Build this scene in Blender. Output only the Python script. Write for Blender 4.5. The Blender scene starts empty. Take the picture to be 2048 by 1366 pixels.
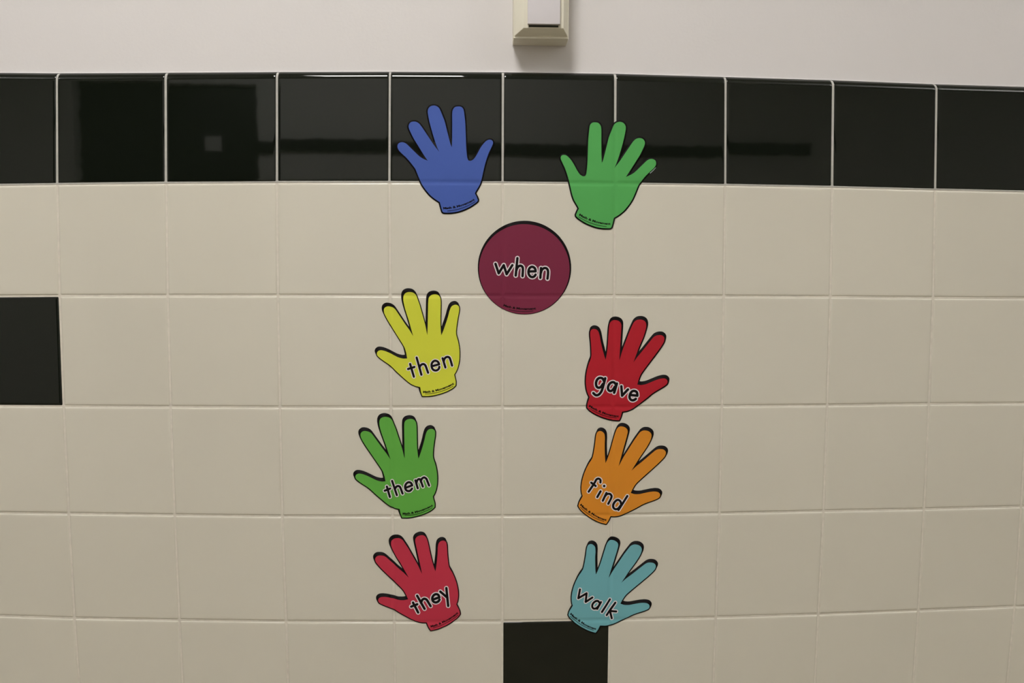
"""Tiled school wall with hand-shaped word stickers (Blender 4.5).

World: metres, z up, floor at z = 0.  The tile faces lie in the plane y = 0 and the
room opens towards -y.  All wall coordinates below are millimetres on that plane (x, z)."""
import bpy, bmesh, math, random
from mathutils import Vector, Matrix
from mathutils.geometry import delaunay_2d_cdt

random.seed(7)
scene = bpy.context.scene
COL = scene.collection

# ------------------------------------------------------------------ image coordinates cast onto the wall plane, lens curve kept
# tile joint positions, bent off a true grid by the image's lens distortion: rows from one above the dark band downwards, columns from the left
JOINTS = [
 [[-1024.94,1649.82],[-871.71,1648.63],[-718.95,1648.12],[-582.61,1655.37],[-443.15,1662.05],[-298.64,1666.79],[-150.69,1669.73],[-0.9,1670.91],[149.17,1670.37],[297.98,1668.09],[444.01,1664.01],[585.97,1658.37],[722.66,1651.4],[871.78,1650.73],[1025.15,1652.0]],
 [[-1033.91,1514.4],[-881.11,1514.4],[-728.38,1514.4],[-589.72,1514.8],[-448.28,1517.09],[-301.98,1519.68],[-152.37,1521.7],[-0.94,1522.7],[150.82,1522.4],[301.45,1519.82],[449.5,1517.12],[593.53,1513.35],[732.14,1510.9],[881.49,1510.9],[1034.38,1510.9]],
 [[-1040.26,1365.31],[-887.71,1365.12],[-735.19,1364.97],[-595.73,1368.02],[-452.41,1370.46],[-305.31,1372.4],[-154.33,1373.66],[-1.16,1374.25],[152.45,1373.83],[304.43,1372.87],[453.49,1370.87],[598.34,1368.34],[739.22,1366.16],[888.44,1365.64],[1041.03,1365.84]],
 [[-1044.06,1218.26],[-891.64,1218.22],[-739.22,1218.19],[-599.15,1219.39],[-455.22,1219.82],[-307.07,1220.28],[-154.68,1220.3],[-0.95,1220.43],[153.54,1220.59],[306.45,1220.34],[456.66,1219.71],[602.78,1218.7],[743.92,1218.25],[892.73,1218.05],[1045.16,1218.09]],
 [[-1045.34,1069.91],[-892.94,1069.96],[-740.54,1070.0],[-600.47,1068.72],[-456.19,1067.51],[-307.72,1066.37],[-155.3,1065.74],[-0.83,1065.54],[153.75,1065.67],[307.83,1066.08],[457.78,1066.89],[604.01,1068.36],[746.27,1068.76],[894.41,1069.1],[1046.8,1069.06]],
 [[-1044.07,921.72],[-891.58,921.88],[-739.11,922.0],[-599.89,918.73],[-455.7,915.67],[-307.5,912.76],[-154.43,911.14],[-0.76,910.56],[153.52,911.09],[308.07,912.15],[457.9,914.17],[604.26,915.98],[746.65,918.73],[893.41,920.29],[1045.9,920.14]],
 [[-1040.15,775.13],[-887.47,775.51],[-735.53,775.56],[-598.41,769.27],[-453.97,764.82],[-305.61,760.99],[-153.64,758.49],[-0.31,757.13],[153.11,757.77],[306.65,759.18],[455.87,762.02],[602.8,766.12],[745.39,769.97],[889.64,773.1],[1042.35,772.71]],
 [[-1033.45,631.58],[-880.43,632.41],[-730.38,631.58],[-594.18,622.68],[-451.49,615.84],[-303.91,610.9],[-153.02,607.76],[-0.31,606.35],[152.73,606.66],[304.61,608.71],[453.87,612.55],[599.28,617.95],[739.44,624.98],[882.9,629.06],[1036.01,628.18]],
 [[-1032.43,480.54],[-880.03,480.54],[-732.53,478.09],[-595.23,469.62],[-451.91,463.08],[-304.03,458.34],[-153.02,455.31],[-0.31,453.95],[152.72,454.23],[304.67,456.19],[454.16,459.86],[599.82,465.34],[740.26,472.75],[881.24,478.77],[1033.64,478.77]],
 [[-1032.43,328.14],[-880.03,328.14],[-734.8,324.52],[-596.35,316.5],[-452.37,310.28],[-304.15,305.76],[-153.03,302.86],[-0.31,301.55],[152.71,301.81],[304.73,303.66],[454.47,307.15],[600.65,312.35],[742.01,319.35],[881.24,326.37],[1033.64,326.37]]]
C0, R0 = -2, -1            # column / row number of the first entry
TILE_X, TILE_Z = 151.0, 152.4

# printed stickers: outlines in mm on the wall
DECALS = {
 'then': {
  'face': [[-111.7,1081.7],[-104.4,1081.6],[-101.9,1081.8],[-99.1,1082.1],[-96.3,1082.6],[-93.4,1083.2],[-90.5,1083.9],[-87.6,1084.7],[-84.6,1085.7],[-81.8,1086.7],[-79.1,1087.7],[-76.6,1088.8],[-74.2,1090.1],[-72.0,1091.3],[-70.2,1092.4],[-68.8,1093.5],[-65.8,1096.4],[-65.5,1100.0],[-65.5,1101.8],[-65.8,1103.5],[-66.6,1106.9],[-67.6,1111.7],[-65.9,1114.2],[-65.1,1115.8],[-63.8,1118.7],[-63.1,1120.4],[-62.5,1122.1],[-61.6,1125.9],[-60.9,1129.8],[-60.6,1131.7],[-60.3,1135.5],[-60.2,1139.3],[-60.2,1143.1],[-60.5,1147.0],[-60.9,1150.8],[-61.5,1154.3],[-62.1,1157.5],[-62.9,1160.5],[-63.8,1163.3],[-64.5,1166.3],[-64.8,1167.9],[-64.9,1169.7],[-64.9,1171.3],[-64.8,1173.0],[-63.9,1180.4],[-63.1,1186.2],[-62.4,1190.0],[-60.8,1198.1],[-60.4,1201.6],[-60.4,1203.1],[-60.7,1204.9],[-61.3,1206.3],[-63.3,1207.8],[-64.6,1208.1],[-66.0,1208.2],[-67.6,1207.8],[-69.2,1207.1],[-70.5,1206.2],[-71.7,1204.6],[-72.3,1203.5],[-72.8,1202.2],[-73.9,1199.3],[-74.3,1197.8],[-75.5,1193.0],[-76.4,1190.0],[-78.0,1184.9],[-80.0,1179.2],[-82.5,1172.2],[-85.2,1165.9],[-85.6,1169.9],[-85.8,1171.6],[-86.0,1176.4],[-86.2,1181.7],[-86.2,1186.7],[-86.2,1191.8],[-85.7,1209.7],[-85.7,1211.9],[-85.9,1215.1],[-86.1,1216.4],[-86.4,1217.5],[-87.3,1219.5],[-88.5,1220.9],[-90.2,1221.8],[-92.0,1222.3],[-94.0,1222.4],[-96.0,1222.2],[-98.0,1221.6],[-99.8,1220.6],[-101.1,1219.3],[-102.1,1217.5],[-102.4,1216.4],[-102.6,1215.1],[-102.7,1213.6],[-103.0,1209.7],[-103.8,1179.2],[-104.3,1166.3],[-105.0,1169.1],[-106.6,1177.9],[-107.6,1182.3],[-108.8,1186.7],[-114.3,1206.8],[-115.0,1209.1],[-117.1,1215.0],[-118.6,1219.4],[-119.2,1220.6],[-120.1,1222.0],[-121.2,1223.1],[-122.3,1224.0],[-124.1,1224.9],[-126.0,1225.3],[-127.5,1225.5],[-128.9,1225.5],[-130.4,1225.3],[-132.4,1224.7],[-134.1,1223.7],[-135.4,1222.3],[-136.3,1220.6],[-136.7,1219.1],[-136.9,1217.4],[-136.9,1215.6],[-136.9,1214.1],[-136.4,1210.9],[-135.8,1207.8],[-134.7,1203.0],[-132.5,1195.5],[-130.7,1189.9],[-129.4,1185.8],[-127.6,1179.2],[-123.8,1164.8],[-127.9,1171.9],[-128.9,1173.5],[-133.9,1180.4],[-142.6,1193.7],[-147.1,1200.5],[-148.1,1201.8],[-149.6,1203.3],[-151.2,1204.3],[-153.0,1205.0],[-154.9,1205.5],[-156.8,1205.8],[-158.6,1205.8],[-160.3,1205.2],[-161.8,1204.3],[-162.8,1203.1],[-163.4,1201.8],[-163.6,1200.0],[-163.4,1198.0],[-163.1,1196.7],[-162.7,1195.4],[-161.0,1191.9],[-158.8,1187.7],[-156.2,1183.0],[-140.5,1157.5],[-137.9,1153.2],[-136.1,1149.9],[-135.4,1148.2],[-134.8,1146.5],[-134.3,1144.8],[-133.4,1141.3],[-133.1,1139.5],[-132.2,1134.0],[-136.5,1133.8],[-138.0,1133.9],[-139.6,1134.2],[-141.1,1134.5],[-142.7,1135.0],[-144.3,1135.6],[-145.8,1136.2],[-154.3,1140.7],[-158.0,1142.5],[-161.3,1143.9],[-162.8,1144.4],[-164.2,1144.8],[-166.1,1145.2],[-167.8,1145.4],[-169.3,1145.3],[-171.1,1144.8],[-172.4,1143.8],[-173.3,1142.7],[-173.7,1141.3],[-173.7,1139.8],[-173.1,1138.1],[-172.3,1137.1],[-171.3,1136.1],[-168.9,1134.0],[-167.7,1133.1],[-165.0,1131.2],[-159.4,1127.3],[-156.3,1125.0],[-154.8,1123.7],[-153.2,1122.3],[-151.6,1120.8],[-148.5,1117.5],[-145.4,1114.4],[-136.1,1105.8],[-131.4,1101.7],[-129.8,1100.5],[-128.2,1099.3],[-126.6,1098.3],[-125.0,1097.5],[-122.0,1096.1],[-120.1,1095.5],[-114.7,1094.2],[-114.3,1092.8],[-113.9,1089.1],[-113.6,1087.5],[-112.8,1084.6]],
  'back': [[[-132.4,1230.4],[-134.4,1229.8],[-136.5,1228.6],[-138.1,1226.9],[-139.1,1224.8],[-139.6,1223.1],[-139.8,1221.4],[-139.8,1219.3],[-139.7,1217.6],[-139.3,1214.5],[-138.7,1211.3],[-137.9,1208.0],[-135.9,1200.8],[-133.5,1193.3],[-132.3,1189.2],[-129.9,1180.6],[-129.5,1178.9],[-129.6,1178.5],[-129.4,1178.4],[-129.3,1178.2],[-129.4,1178.0],[-134.5,1185.1],[-147.5,1205.0],[-148.6,1206.4],[-150.3,1208.0],[-150.7,1208.3],[-152.3,1209.3],[-154.4,1210.2],[-156.1,1210.6],[-158.1,1210.9],[-160.5,1210.9],[-162.7,1210.1],[-164.2,1209.0],[-165.3,1207.8],[-165.6,1207.3],[-166.2,1206.0],[-166.5,1203.9],[-166.3,1201.5],[-166.0,1200.1],[-165.5,1198.8],[-163.1,1193.1],[-161.1,1189.1],[-158.7,1184.8],[-157.2,1182.3],[-141.6,1156.8],[-139.1,1152.7],[-137.6,1149.9],[-137.1,1148.2],[-136.3,1144.7],[-135.4,1139.5],[-135.5,1139.2],[-137.9,1139.0],[-139.7,1139.1],[-142.4,1139.7],[-144.1,1140.2],[-145.5,1140.7],[-146.8,1141.3],[-157.1,1146.7],[-160.8,1148.4],[-163.9,1149.5],[-165.6,1150.0],[-167.3,1150.3],[-169.0,1150.5],[-171.1,1150.5],[-173.1,1149.9],[-175.0,1148.5],[-176.0,1147.2],[-176.6,1145.4],[-176.6,1143.7],[-176.4,1143.0],[-175.9,1141.6],[-174.2,1137.5],[-173.3,1136.2],[-172.2,1135.2],[-170.6,1133.7],[-168.5,1132.1],[-165.8,1130.1],[-160.3,1126.4],[-155.6,1122.6],[-152.5,1119.8],[-149.2,1116.3],[-146.4,1113.5],[-136.9,1104.8],[-132.1,1100.6],[-130.7,1099.5],[-129.0,1098.2],[-127.3,1097.2],[-125.6,1096.3],[-122.1,1094.8],[-120.4,1094.2],[-117.0,1093.3],[-116.5,1091.2],[-115.7,1088.0],[-114.6,1085.2],[-112.9,1081.1],[-112.6,1080.7],[-112.2,1080.4],[-111.9,1080.3],[-104.6,1080.3],[-101.9,1080.4],[-99.1,1080.8],[-96.0,1081.3],[-92.9,1082.0],[-87.3,1083.4],[-84.2,1084.4],[-81.1,1085.5],[-78.3,1086.6],[-75.9,1087.7],[-73.5,1088.9],[-71.4,1090.1],[-69.3,1091.4],[-67.9,1092.5],[-64.8,1095.5],[-64.5,1096.1],[-64.2,1099.8],[-64.2,1101.9],[-64.5,1103.6],[-65.3,1107.1],[-66.2,1111.3],[-66.1,1111.7],[-64.8,1113.6],[-63.8,1115.5],[-62.5,1118.3],[-61.3,1121.7],[-60.3,1125.6],[-59.6,1129.4],[-59.3,1131.8],[-59.0,1135.6],[-58.9,1139.5],[-58.9,1143.3],[-59.2,1147.1],[-59.6,1150.9],[-60.2,1154.7],[-60.8,1157.8],[-61.5,1160.6],[-62.5,1163.7],[-63.2,1166.5],[-63.5,1168.2],[-63.6,1169.9],[-63.6,1171.3],[-63.3,1174.8],[-62.4,1182.0],[-61.2,1189.6],[-59.8,1196.5],[-59.3,1199.9],[-59.1,1201.6],[-59.1,1203.0],[-59.5,1205.4],[-61.9,1210.9],[-64.1,1212.6],[-64.5,1212.8],[-66.2,1213.3],[-67.6,1213.3],[-69.6,1212.9],[-71.3,1212.2],[-73.1,1210.9],[-74.4,1209.2],[-75.2,1207.8],[-76.2,1205.0],[-77.2,1202.0],[-78.8,1195.8],[-80.9,1189.2],[-82.8,1183.6],[-84.5,1178.8],[-84.8,1178.9],[-84.9,1182.0],[-84.9,1189.2],[-84.4,1207.1],[-84.4,1211.9],[-84.7,1215.3],[-84.9,1216.7],[-85.3,1218.1],[-87.8,1223.9],[-89.2,1225.6],[-89.6,1225.9],[-91.5,1226.9],[-93.2,1227.3],[-93.9,1227.4],[-95.6,1227.5],[-97.6,1227.3],[-100.2,1226.6],[-102.1,1225.6],[-103.8,1223.8],[-104.9,1221.8],[-105.3,1220.4],[-105.5,1219.4],[-105.7,1217.3],[-105.9,1213.6],[-106.7,1184.7],[-106.8,1184.2],[-106.9,1185.1],[-107.1,1185.5],[-113.1,1207.4],[-113.9,1209.8],[-117.3,1219.7],[-119.0,1223.8],[-119.7,1225.2],[-120.7,1226.6],[-122.0,1227.9],[-123.2,1228.9],[-125.2,1229.9],[-127.3,1230.4],[-129.0,1230.6],[-130.7,1230.6]]],
  'arc': [[-110.7,1087.5],[-90.4,1090.3],[-68.2,1099.5]],
  'arc2': [[-107.9,1084.6],[-87.9,1087.5],[-68.7,1095.6]],
  'letters': [["t",[[[-128.79,1127.75],[-129.18,1127.52],[-129.5,1127.17],[-129.68,1126.83],[-129.77,1126.31],[-129.69,1125.79],[-128.6,1121.97],[-128.67,1121.87],[-128.84,1121.8],[-131.6,1120.92],[-131.94,1120.75],[-132.29,1120.43],[-132.51,1120.06],[-132.64,1119.54],[-132.58,1119.02],[-132.44,1118.67],[-132.13,1118.28],[-131.79,1118.05],[-131.28,1117.89],[-130.76,1117.92],[-127.83,1118.85],[-127.66,1118.68],[-124.61,1108.06],[-124.31,1107.62],[-123.79,1107.29],[-123.28,1107.18],[-122.76,1107.25],[-122.25,1107.53],[-121.93,1107.88],[-121.71,1108.4],[-121.68,1108.92],[-124.73,1119.7],[-124.61,1119.88],[-121.91,1120.74],[-121.46,1120.97],[-121.11,1121.33],[-120.89,1121.78],[-120.82,1122.13],[-120.87,1122.65],[-121.1,1123.13],[-121.44,1123.49],[-121.78,1123.68],[-122.3,1123.79],[-122.81,1123.72],[-125.57,1122.85],[-125.67,1123.0],[-126.76,1126.82],[-126.93,1127.17],[-127.25,1127.52],[-127.76,1127.8],[-128.28,1127.86]]]],["h",[[[-119.83,1136.58],[-120.3,1136.22],[-120.53,1135.88],[-120.69,1135.36],[-120.66,1134.84],[-116.88,1120.6],[-116.84,1120.08],[-116.56,1119.39],[-114.39,1111.21],[-114.16,1110.66],[-113.88,1110.34],[-113.48,1110.09],[-113.13,1109.98],[-112.62,1109.98],[-112.11,1110.17],[-111.75,1110.45],[-111.47,1110.86],[-111.35,1111.21],[-111.32,1111.56],[-111.36,1111.9],[-113.69,1120.77],[-113.35,1122.34],[-113.21,1122.68],[-113.0,1123.03],[-112.53,1123.56],[-112.01,1124.0],[-111.32,1124.41],[-110.63,1124.67],[-110.11,1124.71],[-109.77,1124.61],[-109.43,1124.43],[-108.91,1123.97],[-108.5,1123.37],[-108.06,1122.33],[-107.21,1120.07],[-105.09,1113.81],[-104.92,1113.46],[-104.51,1113.03],[-104.16,1112.85],[-103.82,1112.76],[-103.47,1112.76],[-103.13,1112.83],[-102.64,1113.11],[-102.33,1113.46],[-102.16,1113.8],[-102.08,1114.15],[-102.11,1114.67],[-103.69,1119.37],[-104.79,1122.5],[-105.48,1124.24],[-105.81,1124.93],[-106.15,1125.5],[-106.52,1125.97],[-107.02,1126.5],[-107.86,1127.13],[-108.38,1127.42],[-109.06,1127.68],[-109.75,1127.83],[-110.09,1127.84],[-110.61,1127.84],[-111.3,1127.72],[-111.99,1127.51],[-112.68,1127.21],[-113.88,1126.48],[-114.92,1125.56],[-115.06,1125.81],[-117.76,1135.87],[-118.11,1136.34],[-118.63,1136.65],[-118.97,1136.73],[-119.31,1136.73]]]],["e",[[[-94.8,1132.33],[-95.49,1132.11],[-96.18,1131.78],[-97.22,1131.09],[-97.74,1130.66],[-98.34,1130.04],[-98.78,1129.5],[-99.3,1128.69],[-99.66,1127.96],[-99.93,1127.27],[-100.2,1126.22],[-100.31,1125.36],[-100.35,1124.49],[-100.32,1123.45],[-100.2,1122.4],[-100.03,1121.53],[-99.77,1120.67],[-99.49,1119.97],[-99.13,1119.27],[-98.49,1118.31],[-97.98,1117.72],[-97.47,1117.25],[-96.78,1116.75],[-96.09,1116.36],[-95.23,1116.01],[-94.55,1115.84],[-93.51,1115.73],[-92.65,1115.78],[-91.96,1115.88],[-91.1,1116.1],[-90.23,1116.45],[-89.37,1116.99],[-88.75,1117.52],[-88.26,1118.04],[-87.69,1118.74],[-87.34,1119.26],[-86.87,1120.3],[-86.71,1121.0],[-86.56,1122.21],[-86.55,1122.56],[-86.61,1122.91],[-86.89,1123.43],[-87.1,1123.64],[-87.44,1123.86],[-87.96,1124.0],[-88.48,1123.96],[-88.99,1123.71],[-89.29,1123.43],[-89.51,1123.06],[-89.62,1122.74],[-89.85,1121.17],[-90.21,1120.56],[-90.89,1119.78],[-91.31,1119.44],[-91.94,1119.12],[-92.63,1118.94],[-93.5,1118.87],[-94.01,1118.93],[-94.7,1119.17],[-95.17,1119.44],[-95.73,1119.9],[-96.1,1120.31],[-96.62,1121.18],[-96.9,1121.88],[-96.78,1122.05],[-87.78,1124.54],[-87.32,1124.82],[-87.02,1125.17],[-86.81,1125.69],[-86.79,1126.21],[-87.33,1127.95],[-87.61,1128.64],[-87.93,1129.24],[-88.5,1130.03],[-88.96,1130.53],[-89.48,1130.99],[-89.99,1131.37],[-90.68,1131.75],[-91.36,1132.02],[-92.05,1132.24],[-92.91,1132.41],[-93.77,1132.47]],[[-94.43,1129.17],[-93.96,1129.31],[-93.27,1129.3],[-92.41,1129.08],[-91.9,1128.86],[-91.38,1128.52],[-90.87,1128.0],[-90.58,1127.6],[-90.34,1127.08],[-97.08,1125.21],[-97.19,1125.35],[-97.01,1126.22],[-96.73,1126.92],[-96.31,1127.61],[-96.03,1127.96],[-95.51,1128.47],[-94.82,1128.97]]]],["n",[[[-77.98,1137.57],[-78.67,1137.38],[-79.19,1137.18],[-80.09,1136.68],[-80.73,1136.16],[-81.24,1135.64],[-81.95,1134.71],[-82.12,1134.84],[-82.47,1135.3],[-82.81,1135.53],[-83.15,1135.66],[-83.67,1135.69],[-84.19,1135.53],[-84.53,1135.3],[-84.7,1135.12],[-84.91,1134.78],[-85.05,1134.26],[-85.04,1133.91],[-84.95,1133.56],[-81.2,1121.05],[-80.98,1120.68],[-80.63,1120.36],[-80.29,1120.19],[-79.94,1120.11],[-79.6,1120.11],[-79.25,1120.19],[-78.93,1120.36],[-78.71,1120.53],[-78.35,1121.05],[-78.24,1121.4],[-78.22,1121.75],[-78.28,1122.09],[-80.46,1129.39],[-80.03,1131.65],[-79.84,1132.17],[-79.66,1132.52],[-79.21,1133.21],[-78.68,1133.82],[-78.34,1134.11],[-77.65,1134.43],[-76.79,1134.59],[-76.27,1134.57],[-75.93,1134.48],[-75.41,1134.17],[-75.17,1133.9],[-74.96,1133.56],[-74.55,1132.51],[-73.83,1130.26],[-72.03,1123.65],[-71.7,1123.13],[-71.31,1122.82],[-70.97,1122.69],[-70.45,1122.64],[-70.11,1122.71],[-69.76,1122.87],[-69.42,1123.16],[-69.2,1123.47],[-69.04,1123.99],[-69.03,1124.34],[-69.1,1124.69],[-70.36,1129.38],[-71.27,1132.51],[-71.94,1134.42],[-72.26,1135.12],[-72.58,1135.64],[-72.99,1136.16],[-73.68,1136.79],[-74.19,1137.12],[-74.88,1137.43],[-75.57,1137.62],[-76.43,1137.72],[-77.12,1137.7]]]]],
  'halo': [[[-78.1,1138.7],[-79.0,1138.5],[-79.7,1138.2],[-80.5,1137.8],[-81.4,1137.1],[-82.1,1136.4],[-82.8,1136.7],[-83.5,1136.8],[-84.1,1136.8],[-84.8,1136.5],[-85.3,1136.1],[-85.8,1135.6],[-86.0,1135.1],[-86.2,1134.4],[-86.2,1133.8],[-86.1,1133.3],[-82.3,1120.6],[-82.0,1120.1],[-81.5,1119.5],[-80.8,1119.1],[-80.1,1119.0],[-79.6,1119.0],[-79.0,1119.1],[-78.6,1119.2],[-78.2,1119.5],[-77.8,1119.8],[-77.5,1120.2],[-77.3,1120.6],[-77.1,1121.2],[-77.1,1121.8],[-77.2,1122.4],[-79.3,1129.5],[-79.0,1130.9],[-78.8,1131.8],[-78.5,1132.3],[-78.1,1132.8],[-77.8,1133.1],[-77.4,1133.3],[-76.9,1133.4],[-76.4,1133.4],[-76.2,1133.3],[-75.9,1133.0],[-75.6,1132.1],[-75.0,1130.0],[-73.2,1123.4],[-72.9,1122.9],[-72.5,1122.3],[-72.0,1121.9],[-71.3,1121.6],[-70.9,1121.5],[-70.4,1121.5],[-69.7,1121.6],[-69.0,1122.0],[-68.5,1122.5],[-68.1,1123.2],[-67.9,1123.9],[-67.9,1124.4],[-68.0,1124.8],[-69.8,1131.6],[-70.8,1134.7],[-71.2,1135.6],[-71.6,1136.3],[-72.2,1137.0],[-72.9,1137.7],[-73.7,1138.2],[-74.5,1138.5],[-75.3,1138.8],[-76.2,1138.9],[-77.2,1138.8]],[[-119.4,1137.9],[-119.9,1137.8],[-120.4,1137.6],[-120.9,1137.2],[-121.3,1136.8],[-121.6,1136.3],[-121.8,1135.8],[-121.8,1135.3],[-121.8,1134.7],[-118.0,1120.5],[-117.9,1119.6],[-117.6,1119.0],[-115.5,1110.8],[-115.3,1110.4],[-115.1,1110.0],[-114.6,1109.4],[-113.9,1109.0],[-113.2,1108.8],[-112.5,1108.8],[-111.8,1109.0],[-111.2,1109.4],[-110.7,1109.9],[-110.3,1110.6],[-110.2,1111.3],[-110.2,1111.8],[-110.2,1112.2],[-112.5,1120.7],[-112.5,1120.8],[-112.3,1122.0],[-112.0,1122.4],[-111.7,1122.8],[-111.3,1123.1],[-110.9,1123.3],[-110.4,1123.5],[-110.2,1123.5],[-109.8,1123.3],[-109.6,1122.9],[-109.3,1122.4],[-108.3,1119.6],[-106.1,1113.4],[-105.8,1112.7],[-105.4,1112.3],[-105.0,1112.0],[-104.6,1111.8],[-104.1,1111.6],[-103.5,1111.6],[-103.0,1111.7],[-102.5,1111.8],[-102.2,1112.0],[-101.8,1112.3],[-101.5,1112.7],[-101.1,1113.4],[-101.0,1114.1],[-101.0,1114.6],[-101.0,1114.9],[-102.6,1119.8],[-103.7,1122.9],[-104.5,1124.8],[-104.7,1125.4],[-105.2,1126.1],[-105.7,1126.8],[-106.2,1127.3],[-107.1,1128.0],[-108.1,1128.5],[-108.8,1128.8],[-109.6,1129.0],[-110.7,1129.0],[-111.7,1128.8],[-112.4,1128.6],[-113.1,1128.3],[-114.3,1127.6],[-114.4,1127.8],[-116.6,1136.0],[-116.8,1136.5],[-117.0,1136.8],[-117.3,1137.2],[-117.8,1137.5],[-118.5,1137.8],[-118.9,1137.9]],[[-94.7,1133.5],[-95.2,1133.4],[-96.0,1133.1],[-96.9,1132.7],[-97.8,1132.1],[-98.5,1131.5],[-99.1,1130.9],[-99.7,1130.2],[-100.2,1129.3],[-100.7,1128.5],[-101.0,1127.6],[-101.3,1126.4],[-101.4,1125.5],[-101.5,1124.5],[-101.5,1123.4],[-101.3,1122.4],[-101.2,1121.4],[-100.9,1120.3],[-100.5,1119.5],[-100.2,1118.8],[-99.4,1117.6],[-98.9,1117.0],[-98.2,1116.4],[-97.4,1115.8],[-96.8,1115.4],[-95.6,1114.9],[-94.4,1114.7],[-93.5,1114.6],[-92.5,1114.6],[-91.7,1114.8],[-90.6,1115.0],[-89.7,1115.4],[-88.9,1115.9],[-88.0,1116.6],[-87.3,1117.3],[-86.8,1118.0],[-86.3,1118.7],[-85.9,1119.6],[-85.8,1120.0],[-85.6,1120.8],[-85.4,1122.2],[-85.4,1122.7],[-85.5,1123.2],[-85.8,1123.8],[-86.1,1124.3],[-86.1,1124.5],[-85.8,1125.0],[-85.7,1125.5],[-85.7,1125.9],[-85.7,1126.4],[-85.8,1126.9],[-86.3,1128.5],[-86.6,1129.2],[-87.0,1129.8],[-87.7,1130.9],[-88.1,1131.3],[-88.8,1131.9],[-89.5,1132.4],[-90.2,1132.8],[-91.0,1133.1],[-91.7,1133.3],[-92.8,1133.5],[-93.5,1133.6],[-94.0,1133.6]],[[-129.1,1128.9],[-129.8,1128.5],[-130.3,1128.0],[-130.6,1127.5],[-130.9,1126.8],[-130.9,1126.3],[-130.8,1125.7],[-130.0,1122.8],[-130.1,1122.6],[-132.2,1121.9],[-132.7,1121.6],[-133.1,1121.3],[-133.5,1120.7],[-133.7,1120.0],[-133.8,1119.3],[-133.7,1118.6],[-133.3,1117.9],[-132.9,1117.5],[-132.4,1117.1],[-131.7,1116.8],[-131.2,1116.7],[-130.7,1116.8],[-128.6,1117.4],[-128.5,1117.3],[-125.8,1108.0],[-125.6,1107.5],[-125.4,1107.1],[-125.1,1106.8],[-124.7,1106.4],[-124.2,1106.2],[-123.9,1106.1],[-123.4,1106.0],[-122.9,1106.0],[-122.5,1106.1],[-122.0,1106.3],[-121.7,1106.5],[-121.3,1106.8],[-121.1,1107.1],[-120.8,1107.5],[-120.6,1108.0],[-120.6,1108.3],[-120.5,1108.9],[-120.7,1109.6],[-123.3,1119.0],[-123.2,1119.1],[-121.2,1119.8],[-120.7,1120.1],[-120.4,1120.4],[-120.0,1121.0],[-119.8,1121.6],[-119.7,1122.2],[-119.8,1123.0],[-120.1,1123.6],[-120.5,1124.2],[-121.0,1124.6],[-121.7,1124.9],[-122.2,1124.9],[-122.9,1124.9],[-124.8,1124.3],[-124.9,1124.5],[-125.7,1127.3],[-126.0,1127.8],[-126.3,1128.2],[-126.8,1128.6],[-127.5,1128.9],[-127.9,1129.0],[-128.4,1129.0]],[[-94.0,1128.1],[-93.7,1128.2],[-93.2,1128.1],[-92.8,1128.0],[-92.3,1127.8],[-92.7,1127.6],[-95.2,1126.9],[-95.4,1126.9],[-95.4,1126.9],[-95.1,1127.3],[-94.8,1127.6],[-94.3,1127.9]],[[-91.3,1122.4],[-90.9,1122.5],[-90.8,1122.4],[-90.9,1121.5],[-91.3,1121.0],[-91.6,1120.7],[-92.0,1120.4],[-92.3,1120.2],[-93.2,1120.0],[-93.9,1120.1],[-94.2,1120.2],[-94.7,1120.5],[-95.0,1120.8],[-95.3,1121.2],[-95.2,1121.3],[-95.1,1121.3]]],
 },
 'them': {
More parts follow.
